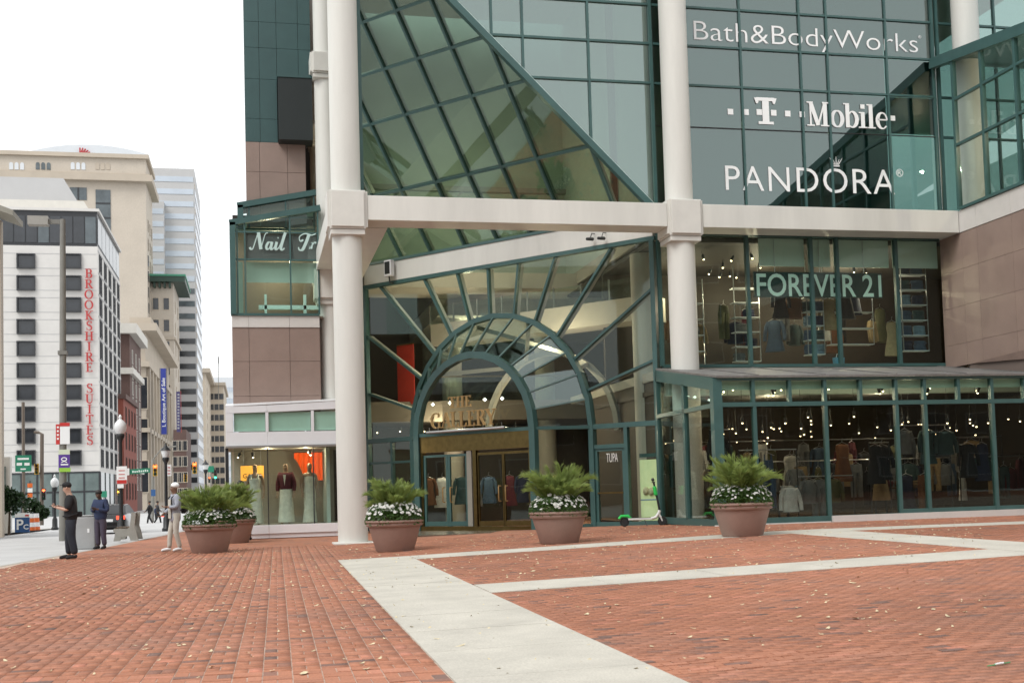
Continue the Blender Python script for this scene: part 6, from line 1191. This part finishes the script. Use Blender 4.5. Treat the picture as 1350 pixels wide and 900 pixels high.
# blue P sign
ps = empty('parking_garage_sign', (-14, 66, 0), 'blue and white parking board standing at far left', 'sign'); board(ps, 'panel', 19.5, 682, 39, 701, 66, 'sign_blue', .1); board(ps, 'header', 19.8, 676, 39, 681.8, 66, 'vinyl_white', .1)
a, b, t_ = onY(22, 697.5, 65.97), onY(31, 697.5, 65.97), onY(22, 684, 65.97); v, f, w_ = txt('P', 1, 1, .02, .004); sign_on(ps, 'lettering', v, f, (a.x, 65.97, a.z), w_, (t_.z-a.z)/.72, b.x-a.x, 'vinyl_white')
v, f = [], []; stroke(v, f, arc(0, 0, .13, .11, 40, 320, 12), .05, 0, .004); put(v, f, onY(35, 694, 65.97), EX, EZ, -EY).build('emblem', 'vinyl_white', ps); lines(ps, 33, 38, (679,), 66, 'sign_red', 2)
for px_ in (21, 37.5): a = onY(px_, 700, 66.05); MB().tube([(a.x, 66.05, -.05), (a.x, 66.05, a.z+.3)], .03, 6).build('leg', 'dark_metal', ps)
# orange barrels and barricade
mat('barrel_orange', (.75, .16, .03), .5, .1)
for px_, y0, Y, lab in ((40.5, 703, 70, 'orange and white construction barrel beside the parking board'), (46.5, 701, 71, 'low orange barricade right of the construction barrel')):
    q = onY(px_, y0, Y); r = empty('construction_barrel', (q.x, Y, rz_(Y)+.13), lab, 'barrel'); z0 = rz_(Y)+.13
    for k in range(4): rr = .27-.02*k; MB().lathe([(rr, 0), (rr-.01, .24)], (q.x, Y, z0+k*.25), 14).build('band', 'barrel_orange' if k % 2 == 0 else 'vinyl_white', r, True)
    MB().lathe([(.36, 0), (.34, .05)], (q.x, Y, z0-.0), 14).build('base', 'rubber', r)
q = onY(39.5, 660, 76); r = empty('barricade_post', (q.x, 76, 0), 'tall orange and white striped post at far left', 'barricade')
for k in range(6): MB().box(q.x-.14, 76, .9+k*.3, q.x+.14, 76.06, 1.15+k*.3).build('stripe', 'barrel_orange' if k % 2 else 'vinyl_white', r)
MB().box(q.x-.03, 76.06, 0, q.x+.03, 76.1, 2.8).build('post', 'dark_metal', r)
# leafy things
def leaf_cloud(name, c, rad, n_, s0, s1, m_, parent, seed, lumps=9, flat=1.):
    rg = np.random.default_rng(seed); C_ = []
    for k in range(lumps): d = rg.normal(size=3); d /= np.linalg.norm(d); C_.append((np.array(rad)*d*rg.uniform(.25, .75), rg.uniform(.3, .55)))
    k = rg.integers(0, lumps, n_); cc = np.array([C_[i][0] for i in k]); rr = np.array([C_[i][1] for i in k])[:, None]*np.array(rad)
    d = rg.normal(size=(n_, 3)); d /= np.linalg.norm(d, axis=1)[:, None]; P = np.array(c)+cc+d*rr*rg.uniform(.55, 1.05, (n_, 1))
    u = rg.normal(size=(n_, 3)); u /= np.linalg.norm(u, axis=1)[:, None]; w_ = rg.normal(size=(n_, 3))+np.array([0, 0, .6]); v_ = np.cross(u, w_); v_ /= np.linalg.norm(v_, axis=1)[:, None]; s_ = rg.uniform(s0, s1, (n_, 1))
    V_ = np.stack([P-u*s_, P+v_*s_*.5, P+u*s_, P-v_*s_*.5], 1).reshape(-1, 3); F_ = np.arange(n_*4).reshape(-1, 4)
    og = np.array(WO[parent.name]); me = bpy.data.meshes.new(name); me.vertices.add(len(V_)); me.vertices.foreach_set('co', (V_-og).ravel()); me.loops.add(n_*4); me.loops.foreach_set('vertex_index', F_.ravel().astype(np.int32)); me.polygons.add(n_); me.polygons.foreach_set('loop_start', np.arange(0, n_*4, 4, dtype=np.int32)); me.update(calc_edges=True); me.materials.append(M[m_])
    o = bpy.data.objects.new(name, me); COL.objects.link(o); o.parent = parent; return o
for i, (px_, yb, yt, Y, w_, lab) in enumerate(((12, 706, 636, 62, 1.15, 'dark green street shrub at the left edge of the picture'), (50, 700, 655, 72, .7, 'small round green shrub near the orange barrels'))):
    a, t_ = onY(px_, yb, Y), onY(px_, yt, Y); z0 = rz_(Y)+.1; r = empty('street_tree', (a.x, Y, z0), lab, 'tree'); H_ = t_.z-z0
    leaf_cloud('crown', (a.x, Y, z0+H_*.64), (w_, w_, H_*.38), 2600, .05, .11, 'leaf_dark', r, 40+i); MB().tube([(a.x, Y, z0), (a.x+.03, Y, z0+H_*.4), (a.x-.03, Y, z0+H_*.75)], [.07, .05, .02], 7).build('trunk', 'bark', r, True)
# car seen from behind
def car(loc, rz, label, body=(.015, .016, .018)):
    r = local('parked_car', label, 'car'); mb_ = M.get('car_paint_'+str(round(body[0]*1000))) or mat('car_paint_'+str(round(body[0]*1000)), body, .25, .05, 3, coat=.6)
    st = [(-2.25, .35, .62, .78), (-2.15, .30, .95, .86), (-1.6, .22, 1.0, .9), (-1.1, .2, 1.0, .9), (0.9, .2, .98, .9), (1.6, .22, .85, .88), (2.15, .28, .72, .82), (2.25, .38, .6, .74)]
    mb = MB()
    for x, z0, z1, hw in st:
        for a, b in ((-1, z0), (-1.02, (z0+z1)/2), (-.93, z1), (.93, z1), (1.02, (z0+z1)/2), (1, z0)): mb.v.append((a*hw, x, b))
    for i in range(len(st)-1):
        for k in range(6): mb.f.append((i*6+k, i*6+(k+1) % 6, (i+1)*6+(k+1) % 6, (i+1)*6+k))
    mb.f += [tuple(range(5, -1, -1)), tuple(range(42, 48))]; mb.build('body', mb_, r, True)
    cab = MB(); cs = [(-1.75, .98, 1.0, .80), (-1.1, .98, 1.40, .68), (.1, .98, 1.44, .68), (1.0, .96, 1.0, .78)]
    for x, z0, z1, hw in cs:
        for a, b in ((-1.1, z0), (-1, z1), (1, z1), (1.1, z0)): cab.v.append((a*hw, x, b))
    for i in range(3):
        for k in range(4): cab.f.append((i*4+k, i*4+(k+1) % 4, (i+1)*4+(k+1) % 4, (i+1)*4+k))
    cab.f += [(3, 2, 1, 0), (12, 13, 14, 15)]; cab.build('cabin', 'dark_metal', r, True)
    MB().quadbox([(-.62, -1.0, 1.41), (.62, -1.0, 1.41), (.62, .1, 1.455), (-.62, .1, 1.455), (-.6, -.98, 1.43), (.6, -.98, 1.43), (.6, .08, 1.475), (-.6, .08, 1.475)]).build('roof', mb_, r)
    for s in (-1, 1):
        for y in (-1.4, 1.4): w2 = MB().tube([(s*.70, y, .32), (s*.90, y, .32)], .32, 18).build('wheel', 'rubber', r, True); MB().tube([(s*.89, y, .32), (s*.915, y, .32)], .19, 12).build('rim', 'steel', w2)
        MB().box(s*.62-.2, -2.24, .72, s*.62+.2, -2.13, .9).build('tail_light', 'lens_tail', r, bevel=.02)
    MB().box(-.26, -2.27, .62, .26, -2.22, .75).build('number_plate', 'vinyl_white', r); place(r, loc, rz); return r
emis('lens_tail', (1, .06, .03), 3)
car((-6.9, 63, rz_(63)), R(-3), 'dark car with lit red tail lights behind the globe lamp'); car((-8.4, 128, rz_(128)), 0, 'far dark car down the street')
# ================================================================ buildings along the street
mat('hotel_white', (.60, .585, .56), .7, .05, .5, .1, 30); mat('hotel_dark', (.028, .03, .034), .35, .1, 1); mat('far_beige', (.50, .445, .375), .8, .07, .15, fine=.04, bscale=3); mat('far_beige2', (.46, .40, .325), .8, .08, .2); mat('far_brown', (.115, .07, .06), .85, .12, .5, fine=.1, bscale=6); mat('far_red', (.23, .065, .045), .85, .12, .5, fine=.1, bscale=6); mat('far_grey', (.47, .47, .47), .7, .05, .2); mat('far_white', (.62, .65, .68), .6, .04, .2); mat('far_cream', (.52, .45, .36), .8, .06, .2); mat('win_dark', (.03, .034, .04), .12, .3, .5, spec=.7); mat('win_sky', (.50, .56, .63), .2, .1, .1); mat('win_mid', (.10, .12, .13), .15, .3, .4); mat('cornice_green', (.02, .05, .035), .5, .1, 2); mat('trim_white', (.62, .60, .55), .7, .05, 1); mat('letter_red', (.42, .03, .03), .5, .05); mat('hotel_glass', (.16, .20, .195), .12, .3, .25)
WCACHE = {}
def window_mesh(w_, h_, fm, gm, ax, depth=.10, fr=.12):
    k = (round(w_, 2), round(h_, 2), fm, gm, ax)
    if k in WCACHE: return WCACHE[k]
    f = MB(); g = MB()
    T = (lambda u, d, z: (u, -d, z)) if ax == 'f' else (lambda u, d, z: (d, u, z))
    def bx(mb, u0, z0, u1, z1, d0, d1): a, b = T(u0, d0, z0), T(u1, d1, z1); mb.box(min(a[0], b[0]), min(a[1], b[1]), z0, max(a[0], b[0]), max(a[1], b[1]), z1)
    bx(f, -w_/2, 0, -w_/2+fr, h_, -.02, depth); bx(f, w_/2-fr, 0, w_/2, h_, -.02, depth); bx(f, -w_/2+fr, h_-fr, w_/2-fr, h_, -.02, depth); bx(f, -w_/2+fr, 0, w_/2-fr, fr, -.02, depth+.04)
    bx(g, -w_/2+fr, fr, w_/2-fr, h_-fr, .0, .03)
    WCACHE[k] = (f.mesh('window', fm), g.mesh('pane', gm)); return WCACHE[k]
def bldg(name, label, Yf, pxl, pxr, pxs, ytop, wall, base=-2.0, yref=None):
    """block whose street-side corner stands at pxr on the plane Y=Yf; pxl / pxs are where its front and its street side end"""
    yr = yref or (ytop+40); c = onY(pxr, yr, Yf); l = onY(pxl, yr, Yf); top = onY(pxr, ytop, Yf).z; back = onX(pxs, yr, c.x).y if pxs > pxr else Yf+30
    back = min(max(back, Yf+8), Yf+120)
    r = empty(name, (c.x, Yf, base), label, 'building'); MB().box(l.x, Yf, base, c.x, back, top).build('wall', wall, r)
    return r, l.x, c.x, Yf, back, top, base
def add_windows(r, face, x0, x1, z0, z1, nx, nz, w_, h_, fm, gm, at, base, jit=0):
    """nx by nz windows: face 'f' runs along X at Y=at, face 's' along Y at X=at"""
    fme, gme = window_mesh(w_, h_, fm, gm, face)
    for i in range(nx):
        for j in range(nz):
            u = x0+(x1-x0)*(i+.5)/nx; z = z0+(z1-z0)*(j+.5)/nz-h_/2; o = WO[r.name]
            loc = (u-o[0], at-o[1], z-o[2]) if face == 'f' else (at-o[0], u-o[1], z-o[2])
            wn = inst(fme, 'window', r, loc); inst(gme, 'pane', wn)
# --- the white hotel
YH = 160
ht, hx0, hx1, _, hyb, htop, hb = bldg('hotel', 'white hotel with dark square windows and vertical red lettering', YH, -60, 130, 159, 325, 'hotel_white', -1.8, 480)
pz = lambda y_: onY(118, y_, YH).z
rows = [344.5+28.75*k for k in range(10)]
fme, gme = window_mesh(2.25, 1.95, 'hotel_dark', 'win_dark', 'f', .35, .16); o_ = WO[ht.name]
for k, y_ in enumerate(rows):
    for px_ in (-26, 34.5, 95.3):
        c = onY(px_+.35*k/9, y_, YH); wn = inst(fme, 'window', ht, (c.x-o_[0], 0, c.z-.97-o_[2])); inst(gme, 'pane', wn)
    for dz in (-9.5, 9.5): MB().box(hx0, YH-.03, pz(y_+dz)-.03, hx1-.1, YH+.02, pz(y_+dz)+.03).build('joint_line', 'far_grey', ht)
fme, gme = window_mesh(1.05, 2.4, 'hotel_dark', 'win_dark', 's', .1, .1); wd_ = hyb-YH
for y_ in rows:
    for k in range(5):
        for d in (-.75, .75):
            u = YH+wd_*(k+.5)/5+d; wn = inst(fme, 'window', ht, (.0, u-YH, pz(y_)-1.2-hb)); inst(gme, 'pane', wn)
    MB().box(hx1-.02, YH+.2, pz(y_)+1.35, hx1+.06, hyb, pz(y_)+1.55).build('string_course', 'far_grey', ht)
zg = pz(622); MB().box(hx0+.3, YH-.06, hb, hx1+.05, YH-.02, zg).build('shopfront_glass', 'hotel_glass', ht); MB().box(hx1, YH+.1, hb, hx1+.06, hyb-.2, zg).build('shopfront_glass', 'hotel_glass', ht)
for k in range(12): x = hx1-k*1.9; MB().box(x-.1, YH-.14, hb, x+.1, YH-.06, zg+.06).build('shopfront_mullion', 'hotel_dark', ht)
for z in (hb+.5, hb+4.6, zg): MB().box(hx0+.3, YH-.13, z-.1, hx1+.06, YH-.055, z+.1).build('shopfront_rail', 'hotel_dark', ht)
for k in range(6): y = YH+.3+k*(wd_-.6)/5; MB().box(hx1+.05, y-.1, hb, hx1+.14, y+.1, zg).build('shopfront_mullion', 'hotel_dark', ht)
z1, z2 = htop, pz(279); MB().box(hx0, YH+.05, z1, hx1-.05, hyb-.1, z2).build('penthouse', 'hotel_dark', ht)
for k in range(14): x = hx1-.2-k*1.45; MB().box(x-1.3, YH-.02, z1+.4, x, YH+.04, z2-.7).build('penthouse_pane', 'win_dark' if k % 4 else 'win_mid', ht)
for k in range(6): y = YH+.5+k*(wd_-1)/6; MB().box(hx1-.04, y, z1+.4, hx1+.02, y+(wd_-1)/6-.3, z2-.7).build('penthouse_pane', 'win_mid', ht)
MB().box(hx0, YH-.25, z2, hx1+.25, hyb+.2, z2+.35).build('roof_edge', 'hotel_white', ht)
a, b, c, d = onY(-40, 250, YH+4), onY(82, 232.5, YH+4), onY(102, 263, YH+4), onY(123, 278, YH+4)
MB().prism([(hx0, YH+4, z2+.3), (d.x, YH+4, z2+.3), (c.x+.8, YH+4, c.z-.2), (hx0, YH+4, c.z-.2)], (0, 10, 0)).build('roof_plant', 'trim_white', ht); MB().prism([(hx0, YH+5, c.z-.2), (c.x, YH+5, c.z-.2), (b.x, YH+5, b.z), (hx0, YH+5, b.z)], (0, 8, 0)).build('roof_plant', 'far_grey', ht)
yy = 356; word = 'BROOKSHIRE SUITES'; stp = (583-360)/16
for k, ch in enumerate(word):
    if ch == ' ': continue
    c = onY(117.2+.35*k/16*4, 366.5+k*stp*.985, YH-.3); v, f, A = serif_glyph(ch, .16, .07); put([Vector(((p.x-A/2)*1.3, p.y*1.18, p.z*6)) for p in v], f, c, EX, EZ, -EY).build('letter', 'letter_red', ht)
# --- small red and brown brick buildings
g_, x0, x1, yf, yb, tp_, bs_ = bldg('brick_building', 'low red brick building next to the white hotel', 182, 150, 163, 180, 520, 'far_red'); add_windows(g_, 's', yf+1, yb-1, bs_+3, tp_-1, 4, 4, 1.3, 2.6, 'far_brown', 'win_dark', x1, bs_)
MB().box(x0, yf-.3, tp_-.6, x1+.4, yb, tp_+.1).build('cornice', 'far_brown', g_)
g_, x0, x1, yf, yb, tp_, bs_ = bldg('brick_building', 'dark brown brick building with white cornice bands', 197, 148, 171, 185.5, 432, 'far_brown'); add_windows(g_, 's', yf+1, yb-.5, bs_+5, tp_-3, 3, 9, 1.2, 2.3, 'trim_white', 'win_dark', x1, bs_)
for z, h_, e in ((tp_-1.0, 1.6, 1.2), (tp_-7.5, 1.0, .6), (bs_+8, .8, .4)): MB().box(x1-5, yf-e, z, x1+e, yb, z+h_).build('cornice', 'trim_white', g_)
MB().box(x0, yf-.06, bs_, x1-4.5, yf, tp_-.4).build('painted_wall', mat('painted_brick', (.22, .165, .15), .85, .15, .6), g_)
# --- beige classical bank with blue vertical sign
g_, x0, x1, yf, yb, tp_, bs_ = bldg('bank_building', 'beige classical stone building with heavy cornice and blue sign', 226, 181, 191.5, 222, 420, 'far_beige2')
add_windows(g_, 's', yf+3, yb-3, bs_+4, tp_-10, 6, 3, 3.2, 7.0, 'far_cream', 'win_dark', x1, bs_); add_windows(g_, 'f', x0, x1, bs_+4, tp_-10, 1, 3, 2.2, 6, 'far_cream', 'win_dark', yf, bs_)
for z, h_, e in ((tp_-2.5, 1.4, 2.2), (tp_-1.1, 1.2, 1.2), (tp_-9, 1.0, .8), (bs_+16, .8, .7)): MB().box(x0-e, yf-e, z, x1+e, yb, z+h_).build('cornice', 'far_beige2', g_)
for k in range(9): y = yf+2+k*(yb-yf-4)/8; MB().box(x1, y-.7, bs_+3, x1+.7, y+.7, tp_-9).build('pilaster', 'far_beige2', g_)
vb = empty('vertical_sign', tuple(onY(216, 530, 224)), 'tall blue vertical sign with white script on stone building', 'sign'); board(vb, 'panel', 211.5, 485.5, 219.8, 572, 224, mat('sign_royal', (.03, .05, .30), .5, .05), .5); board(vb, 'frame', 210.8, 485, 211.4, 572.5, 223.9, 'dark_metal', .6); board(vb, 'frame', 219.9, 485, 220.5, 572.5, 223.9, 'dark_metal', .6)
v, f, w_ = txt("L Boutique Art of Sale", 1, 1, .01, .01); q0, q1 = onY(218.2, 562, 223.95), onY(217.6, 498, 223.95); put([Vector((p.x*(q1.z-q0.z)/w_, p.y*.85, p.z)) for p in v], f, q0, EZ, -EX, -EY).build('lettering', 'vinyl_white', vb)
vb = empty('vertical_sign', tuple(onY(235, 540, 280)), 'purple vertical sign with red edge further down the street', 'sign'); board(vb, 'panel', 232.3, 516, 237.8, 569, 280, mat('sign_violet', (.10, .09, .26), .5, .05), .5); board(vb, 'edge', 237.9, 515, 239.2, 570, 279.9, 'letter_red', .5); lines(vb, 234, 236.5, [520+4*k for k in range(12)], 280, 'far_white', 2)
# --- tall beige stone tower
g_, x0, x1, yf, yb, tp_, bs_ = bldg('stone_tower', 'tall beige stone office tower behind the hotel', 300, -70, 193, 201, 206, 'far_beige', -2, 300)
zt_ = lambda y_: onY(150, y_, 300).z
for z, h_, e in ((zt_(240), 1.6, 1.6), (zt_(236), 1.2, .9), (zt_(209), 1.0, .8)): MB().box(x0, yf-e, z, x1+e, yb+e, z+h_).build('cornice', 'far_beige2', g_)
for px_, gm in ((22, 'far_white'), (57, 'win_mid'), (103, 'far_white'), (135.5, 'far_beige2')):
    c = onY(px_, 219, 300)
    for k in range(3):
        o2 = MB(); P = [(c.x+(k-1)*1.25-.45, yf-.12, c.z-.9), (c.x+(k-1)*1.25+.45, yf-.12, c.z-.9)]+[(c.x+(k-1)*1.25+.45*math.cos(R(t)), yf-.12, c.z+.45+.45*math.sin(R(t))) for t in range(0, 181, 30)]; o2.prism(P, (0, .15, 0)).build('arched_window', gm, g_)
a, b = onY(126, 248, 300), onY(146.5, 330, 300)
for k in range(5): z = a.z-(k+1)*3.6; MB().box(a.x, yf-.12, z, b.x, yf+.05, z+3.2).build('window', 'win_mid', g_); MB().box(a.x, yf-.2, z-.4, b.x, yf-.1, z).build('spandrel', 'hotel_dark', g_)
a, b = onY(92, 247, 300), onY(114.5, 264, 300); MB().box(a.x, yf-.12, b.z, b.x, yf+.05, a.z).build('window', 'win_mid', g_); MB().box((a.x+b.x)/2-.2, yf-.18, b.z, (a.x+b.x)/2+.2, yf-.1, a.z).build('mullion', 'hotel_dark', g_)
add_windows(g_, 's', yf+2, yb-1, 5, tp_-14, 3, 14, 1.8, 3.0, 'far_beige2', 'win_dark', x1, bs_)
for k in range(14): MB().box(x1-.02, yf+3+.0, 8+k*4, x1+.15, yf+5, 10.6+k*4).build('window', 'win_dark', g_)
# --- white tower with curved top and red fan mark
g_, x0, x1, yf, yb, tp_, bs_ = bldg('curved_top_tower', 'white tower with gently curved roof and red fan mark', 390, 42, 196, 201, 204, 'far_white', -2, 230)
P = [(x0+(x1-x0)*t/10, yf-.2, tp_+(1-(t/10*2-1)**2)*onY(120, 190, 390).z*.0+ (1-(abs(t/10*2-1))**2)*2.6) for t in range(11)]; MB().prism([(x0, yf-.2, tp_-1.5)]+P+[(x1, yf-.2, tp_-1.5)], (0, 20, 0)).build('curved_roof', 'far_white', g_)
for k in range(6): a = R(20+k*14); c = onY(103+k*.5, 207, 389); MB().bar((c.x, 389, c.z), (c.x+4.2*math.cos(a), 389, c.z+3.0*math.sin(a)), .4, .3, EY).build('fan_mark', 'letter_red', g_)
# --- banded office tower
g_, x0, x1, yf, yb, tp_, bs_ = bldg('banded_tower', 'pale office tower with horizontal window bands', 340, 198, 257, 264, 223, 'far_grey', -2, 300)
nfl = 26
for k in range(nfl):
    z = tp_-3.8-(k+.0)*3.55
    if z < 2: break
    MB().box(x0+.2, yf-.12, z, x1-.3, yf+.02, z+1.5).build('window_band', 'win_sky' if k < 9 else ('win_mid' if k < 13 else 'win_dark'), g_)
    if k > 0: MB().box(x1-.02, yf+1, z, x1+.12, yb-1, z+1.7).build('window_band', 'win_sky', g_)
    if k % 2: MB().box(x1-.01, yf+.1, z+1.8, x1+.1, yf+3.5, z+3.3).build('tan_panel', 'far_beige', g_)
c = onY(216, 265, 337); MB().box(x0, yf-2.5, bs_, c.x, yf-.15, c.z).build('stepped_wing', 'far_grey', g_)
for k in range(18):
    z = c.z-3.6-k*3.55
    if z > 2: MB().box(x0+.2, yf-2.6, z, c.x-.2, yf-2.48, z+1.5).build('window_band', 'win_sky', g_)
# --- Italianate building with dark green cornice
g_, x0, x1, yf, yb, tp_, bs_ = bldg('italianate_building', 'beige building with dark green bracketed cornice', 310, 196, 229, 236, 366, 'far_beige', -2, 420)
MB().box(x0, yf-2.2, tp_-1.4, x1+3.0, yb, tp_).build('cornice', 'cornice_green', g_); MB().box(x0, yf-2.4, tp_, x1+3.2, yb, tp_+.5).build('cornice_edge', mat('copper_green', (.06, .25, .16), .6, .1), g_)
for k in range(8): x = x1-.8-k*1.25; MB().box(x-.25, yf-1.6, tp_-2.8, x+.25, yf, tp_-1.4).build('bracket', 'cornice_green', g_)
add_windows(g_, 'f', x0+.5, x1-.5, bs_+6, tp_-4, 2, 9, 1.6, 3.2, 'far_cream', 'win_dark', yf, bs_); add_windows(g_, 's', yf+1, yb-1, bs_+6, tp_-4, 2, 9, 1.6, 3.2, 'far_cream', 'win_dark', x1, bs_)
MB().box(x0, yf-.5, tp_-16, x1+.5, yb, tp_-15.4).build('string_course', 'far_beige2', g_)
# --- far end of the street
g_, x0, x1, yf, yb, tp_, bs_ = bldg('cream_building', 'cream building with projecting cornice closing the street, left one', 400, 262, 271, 281, 487, 'far_cream'); add_windows(g_, 's', yf+2, yb-2, 3, tp_-4, 3, 9, 2, 2.6, 'far_beige', 'win_dark', x1, bs_); MB().box(x0, yf-1, tp_-1, x1+1.6, yb, tp_+.4).build('cornice', 'far_beige2', g_)
g_, x0, x1, yf, yb, tp_, bs_ = bldg('cream_building', 'cream gridded office block closing the street, right one', 450, 276, 295, 299, 505, 'far_cream'); add_windows(g_, 'f', x0, x1, 2, tp_-3, 3, 10, 2.0, 2.4, 'far_beige', 'win_dark', yf, bs_); MB().box(x0, yf-.8, tp_-.8, x1+.8, yb, tp_+.3).build('cornice', 'far_beige2', g_)
g_, x0, x1, yf, yb, tp_, bs_ = bldg('glass_office', 'pale blue white office block far behind the cream blocks', 520, 275, 320, 321, 497, 'far_white', -2); add_windows(g_, 'f', x0, x1, 2, tp_-3, 8, 10, 2.6, 2.2, 'far_white', 'win_sky', yf, bs_)
g_, x0, x1, yf, yb, tp_, bs_ = bldg('brick_building', 'small brown brick building below the banded tower', 300, 229, 246, 252, 566, 'far_brown'); add_windows(g_, 'f', x0, x1, 1, tp_-2, 3, 4, 1.5, 2.6, 'far_beige', 'win_dark', yf, bs_)
fp = empty('flag_pole', tuple(onY(288, 480, 440)), 'thin flag pole far down the street', 'pole'); MB().tube([onY(288, 520, 440), onY(288, 470, 440)], .12, 6).build('pole', 'grey_metal', fp); board(fp, 'flag', 287, 470, 289, 479, 440, 'far_grey')
# --- pale corner building at the left edge, with a roof overhang
cb = empty('corner_building', (-14, 66, 0), 'pale grey corner building with overhanging roof at left edge', 'building'); xw = onY(2, 500, 58).x; MB().box(xw-14, 58, -.1, xw, 58.5, onY(2, 290, 58).z).build('wall', 'far_beige2', cb)
a = onY(17, 284, 56); t_ = onY(0, 266, 56); MB().prism([(xw-14, 56, t_.z+5.5), (xw-14, 56, t_.z+5), (a.x, 56, a.z), (a.x, 56, a.z+.25)], (0, 2.4, 0)).build('roof_overhang', 'interior_beige', cb)
a, b = onY(13, 602, 66), onY(13, 702, 66); MB().box(a.x-12, 66, -.1, a.x, 66.5, a.z).build('low_wing', 'trim_white', cb)
for k in range(5): MB().box(a.x-1.0-k*1.1, 65.95, 1.5, a.x-.2-k*1.1, 66.02, 3.4).build('window', 'hotel_glass', cb)
# ================================================================ across the plaza, behind the camera (trees and added blocks, mirrored in the glass)
for i in range(14):
    x, y = -44+(i % 7)*14+rng.uniform(-2, 2)+7*(i // 7), (-19, -31)[i // 7]+rng.uniform(-3, 3); H_ = rng.uniform(10, 13)+4*(i // 7); r = empty('plaza_tree', (x, y, 0), 'leafy tree across the plaza behind the viewer', 'tree', 'trees across the plaza')
    leaf_cloud('crown', (x, y, H_*.62), (4.0, 3.6, H_*.38), 5200, .14, .32, 'leaf_dark', r, 60+i, 16)
    tr_ = MB().tube([(x, y, 0), (x+.1, y, H_*.3), (x-.1, y+.1, H_*.6)], [.2, .15, .07], 8)
    for k in range(5): a = k*1.3; tr_.tube([(x, y, H_*(.32+.04*k)), (x+1.8*math.cos(a), y+1.8*math.sin(a), H_*(.6+.03*k))], [.08, .02], 6)
    tr_.build('trunk', 'bark', r, True)
mat('opposite_wall', (.13, .105, .085), .7, .15, .3)  # blocks added out of view, heights set to keep sky out of the glass
for i, (x0, x1, y, h_, lab) in enumerate(((-75, -12, -52, 34, 'added brown block dimming the glass reflections, left of the two behind the viewer'), (-4, 80, -48, 31, 'added brown block dimming the glass reflections, right of the two behind the viewer'))):
    r = empty('reflection_block', (x0, y, 0), lab, 'building'); MB().box(x0, y-14, 0, x1, y, h_).build('wall', 'opposite_wall', r); MB().box(x0-.5, y-14.5, h_, x1+.5, y+.5, h_+.8).build('parapet', 'far_grey', r)
    fme, gme = window_mesh(3.0, 2.2, 'far_grey', 'win_dark', 'f')
    for k in range(int((x1-x0)/5)):
        for j in range(int(h_/4.4)): wn = inst(fme, 'window', r, (2.4+k*5, .03, 1.6+j*4.3), (0, 0, math.pi)); inst(gme, 'pane', wn)
for i, (y0, y1, h_, lab) in enumerate(((-50, -14, 24, 'added dark block breaking up glass reflections left of the viewer, nearest'), (-8, 12, 13, 'low added dark block breaking up glass reflections left of the viewer, middle one'), (20, 42, 9, 'lowest added dark block breaking up glass reflections left of the viewer'))):  # added out of view to break up sky reflections in the entrance glass
    r = empty('reflection_block', (-44, y0, 0), lab, 'building'); MB().box(-60, y0, -.3, -44, y1, h_).build('wall', 'opposite_wall', r); MB().box(-60.5, y0-.5, h_, -43.5, y1+.5, h_+.8).build('parapet', 'far_grey', r)
    fme, gme = window_mesh(3.0, 2.2, 'far_grey', 'win_dark', 's')
    for k in range(int((y1-y0)/5)):
        for j in range(int(h_/4.4)): wn = inst(fme, 'window', r, (.0, 2.4+k*5, 1.6+j*4.3)); inst(gme, 'pane', wn)
bpy.context.view_layer.update()
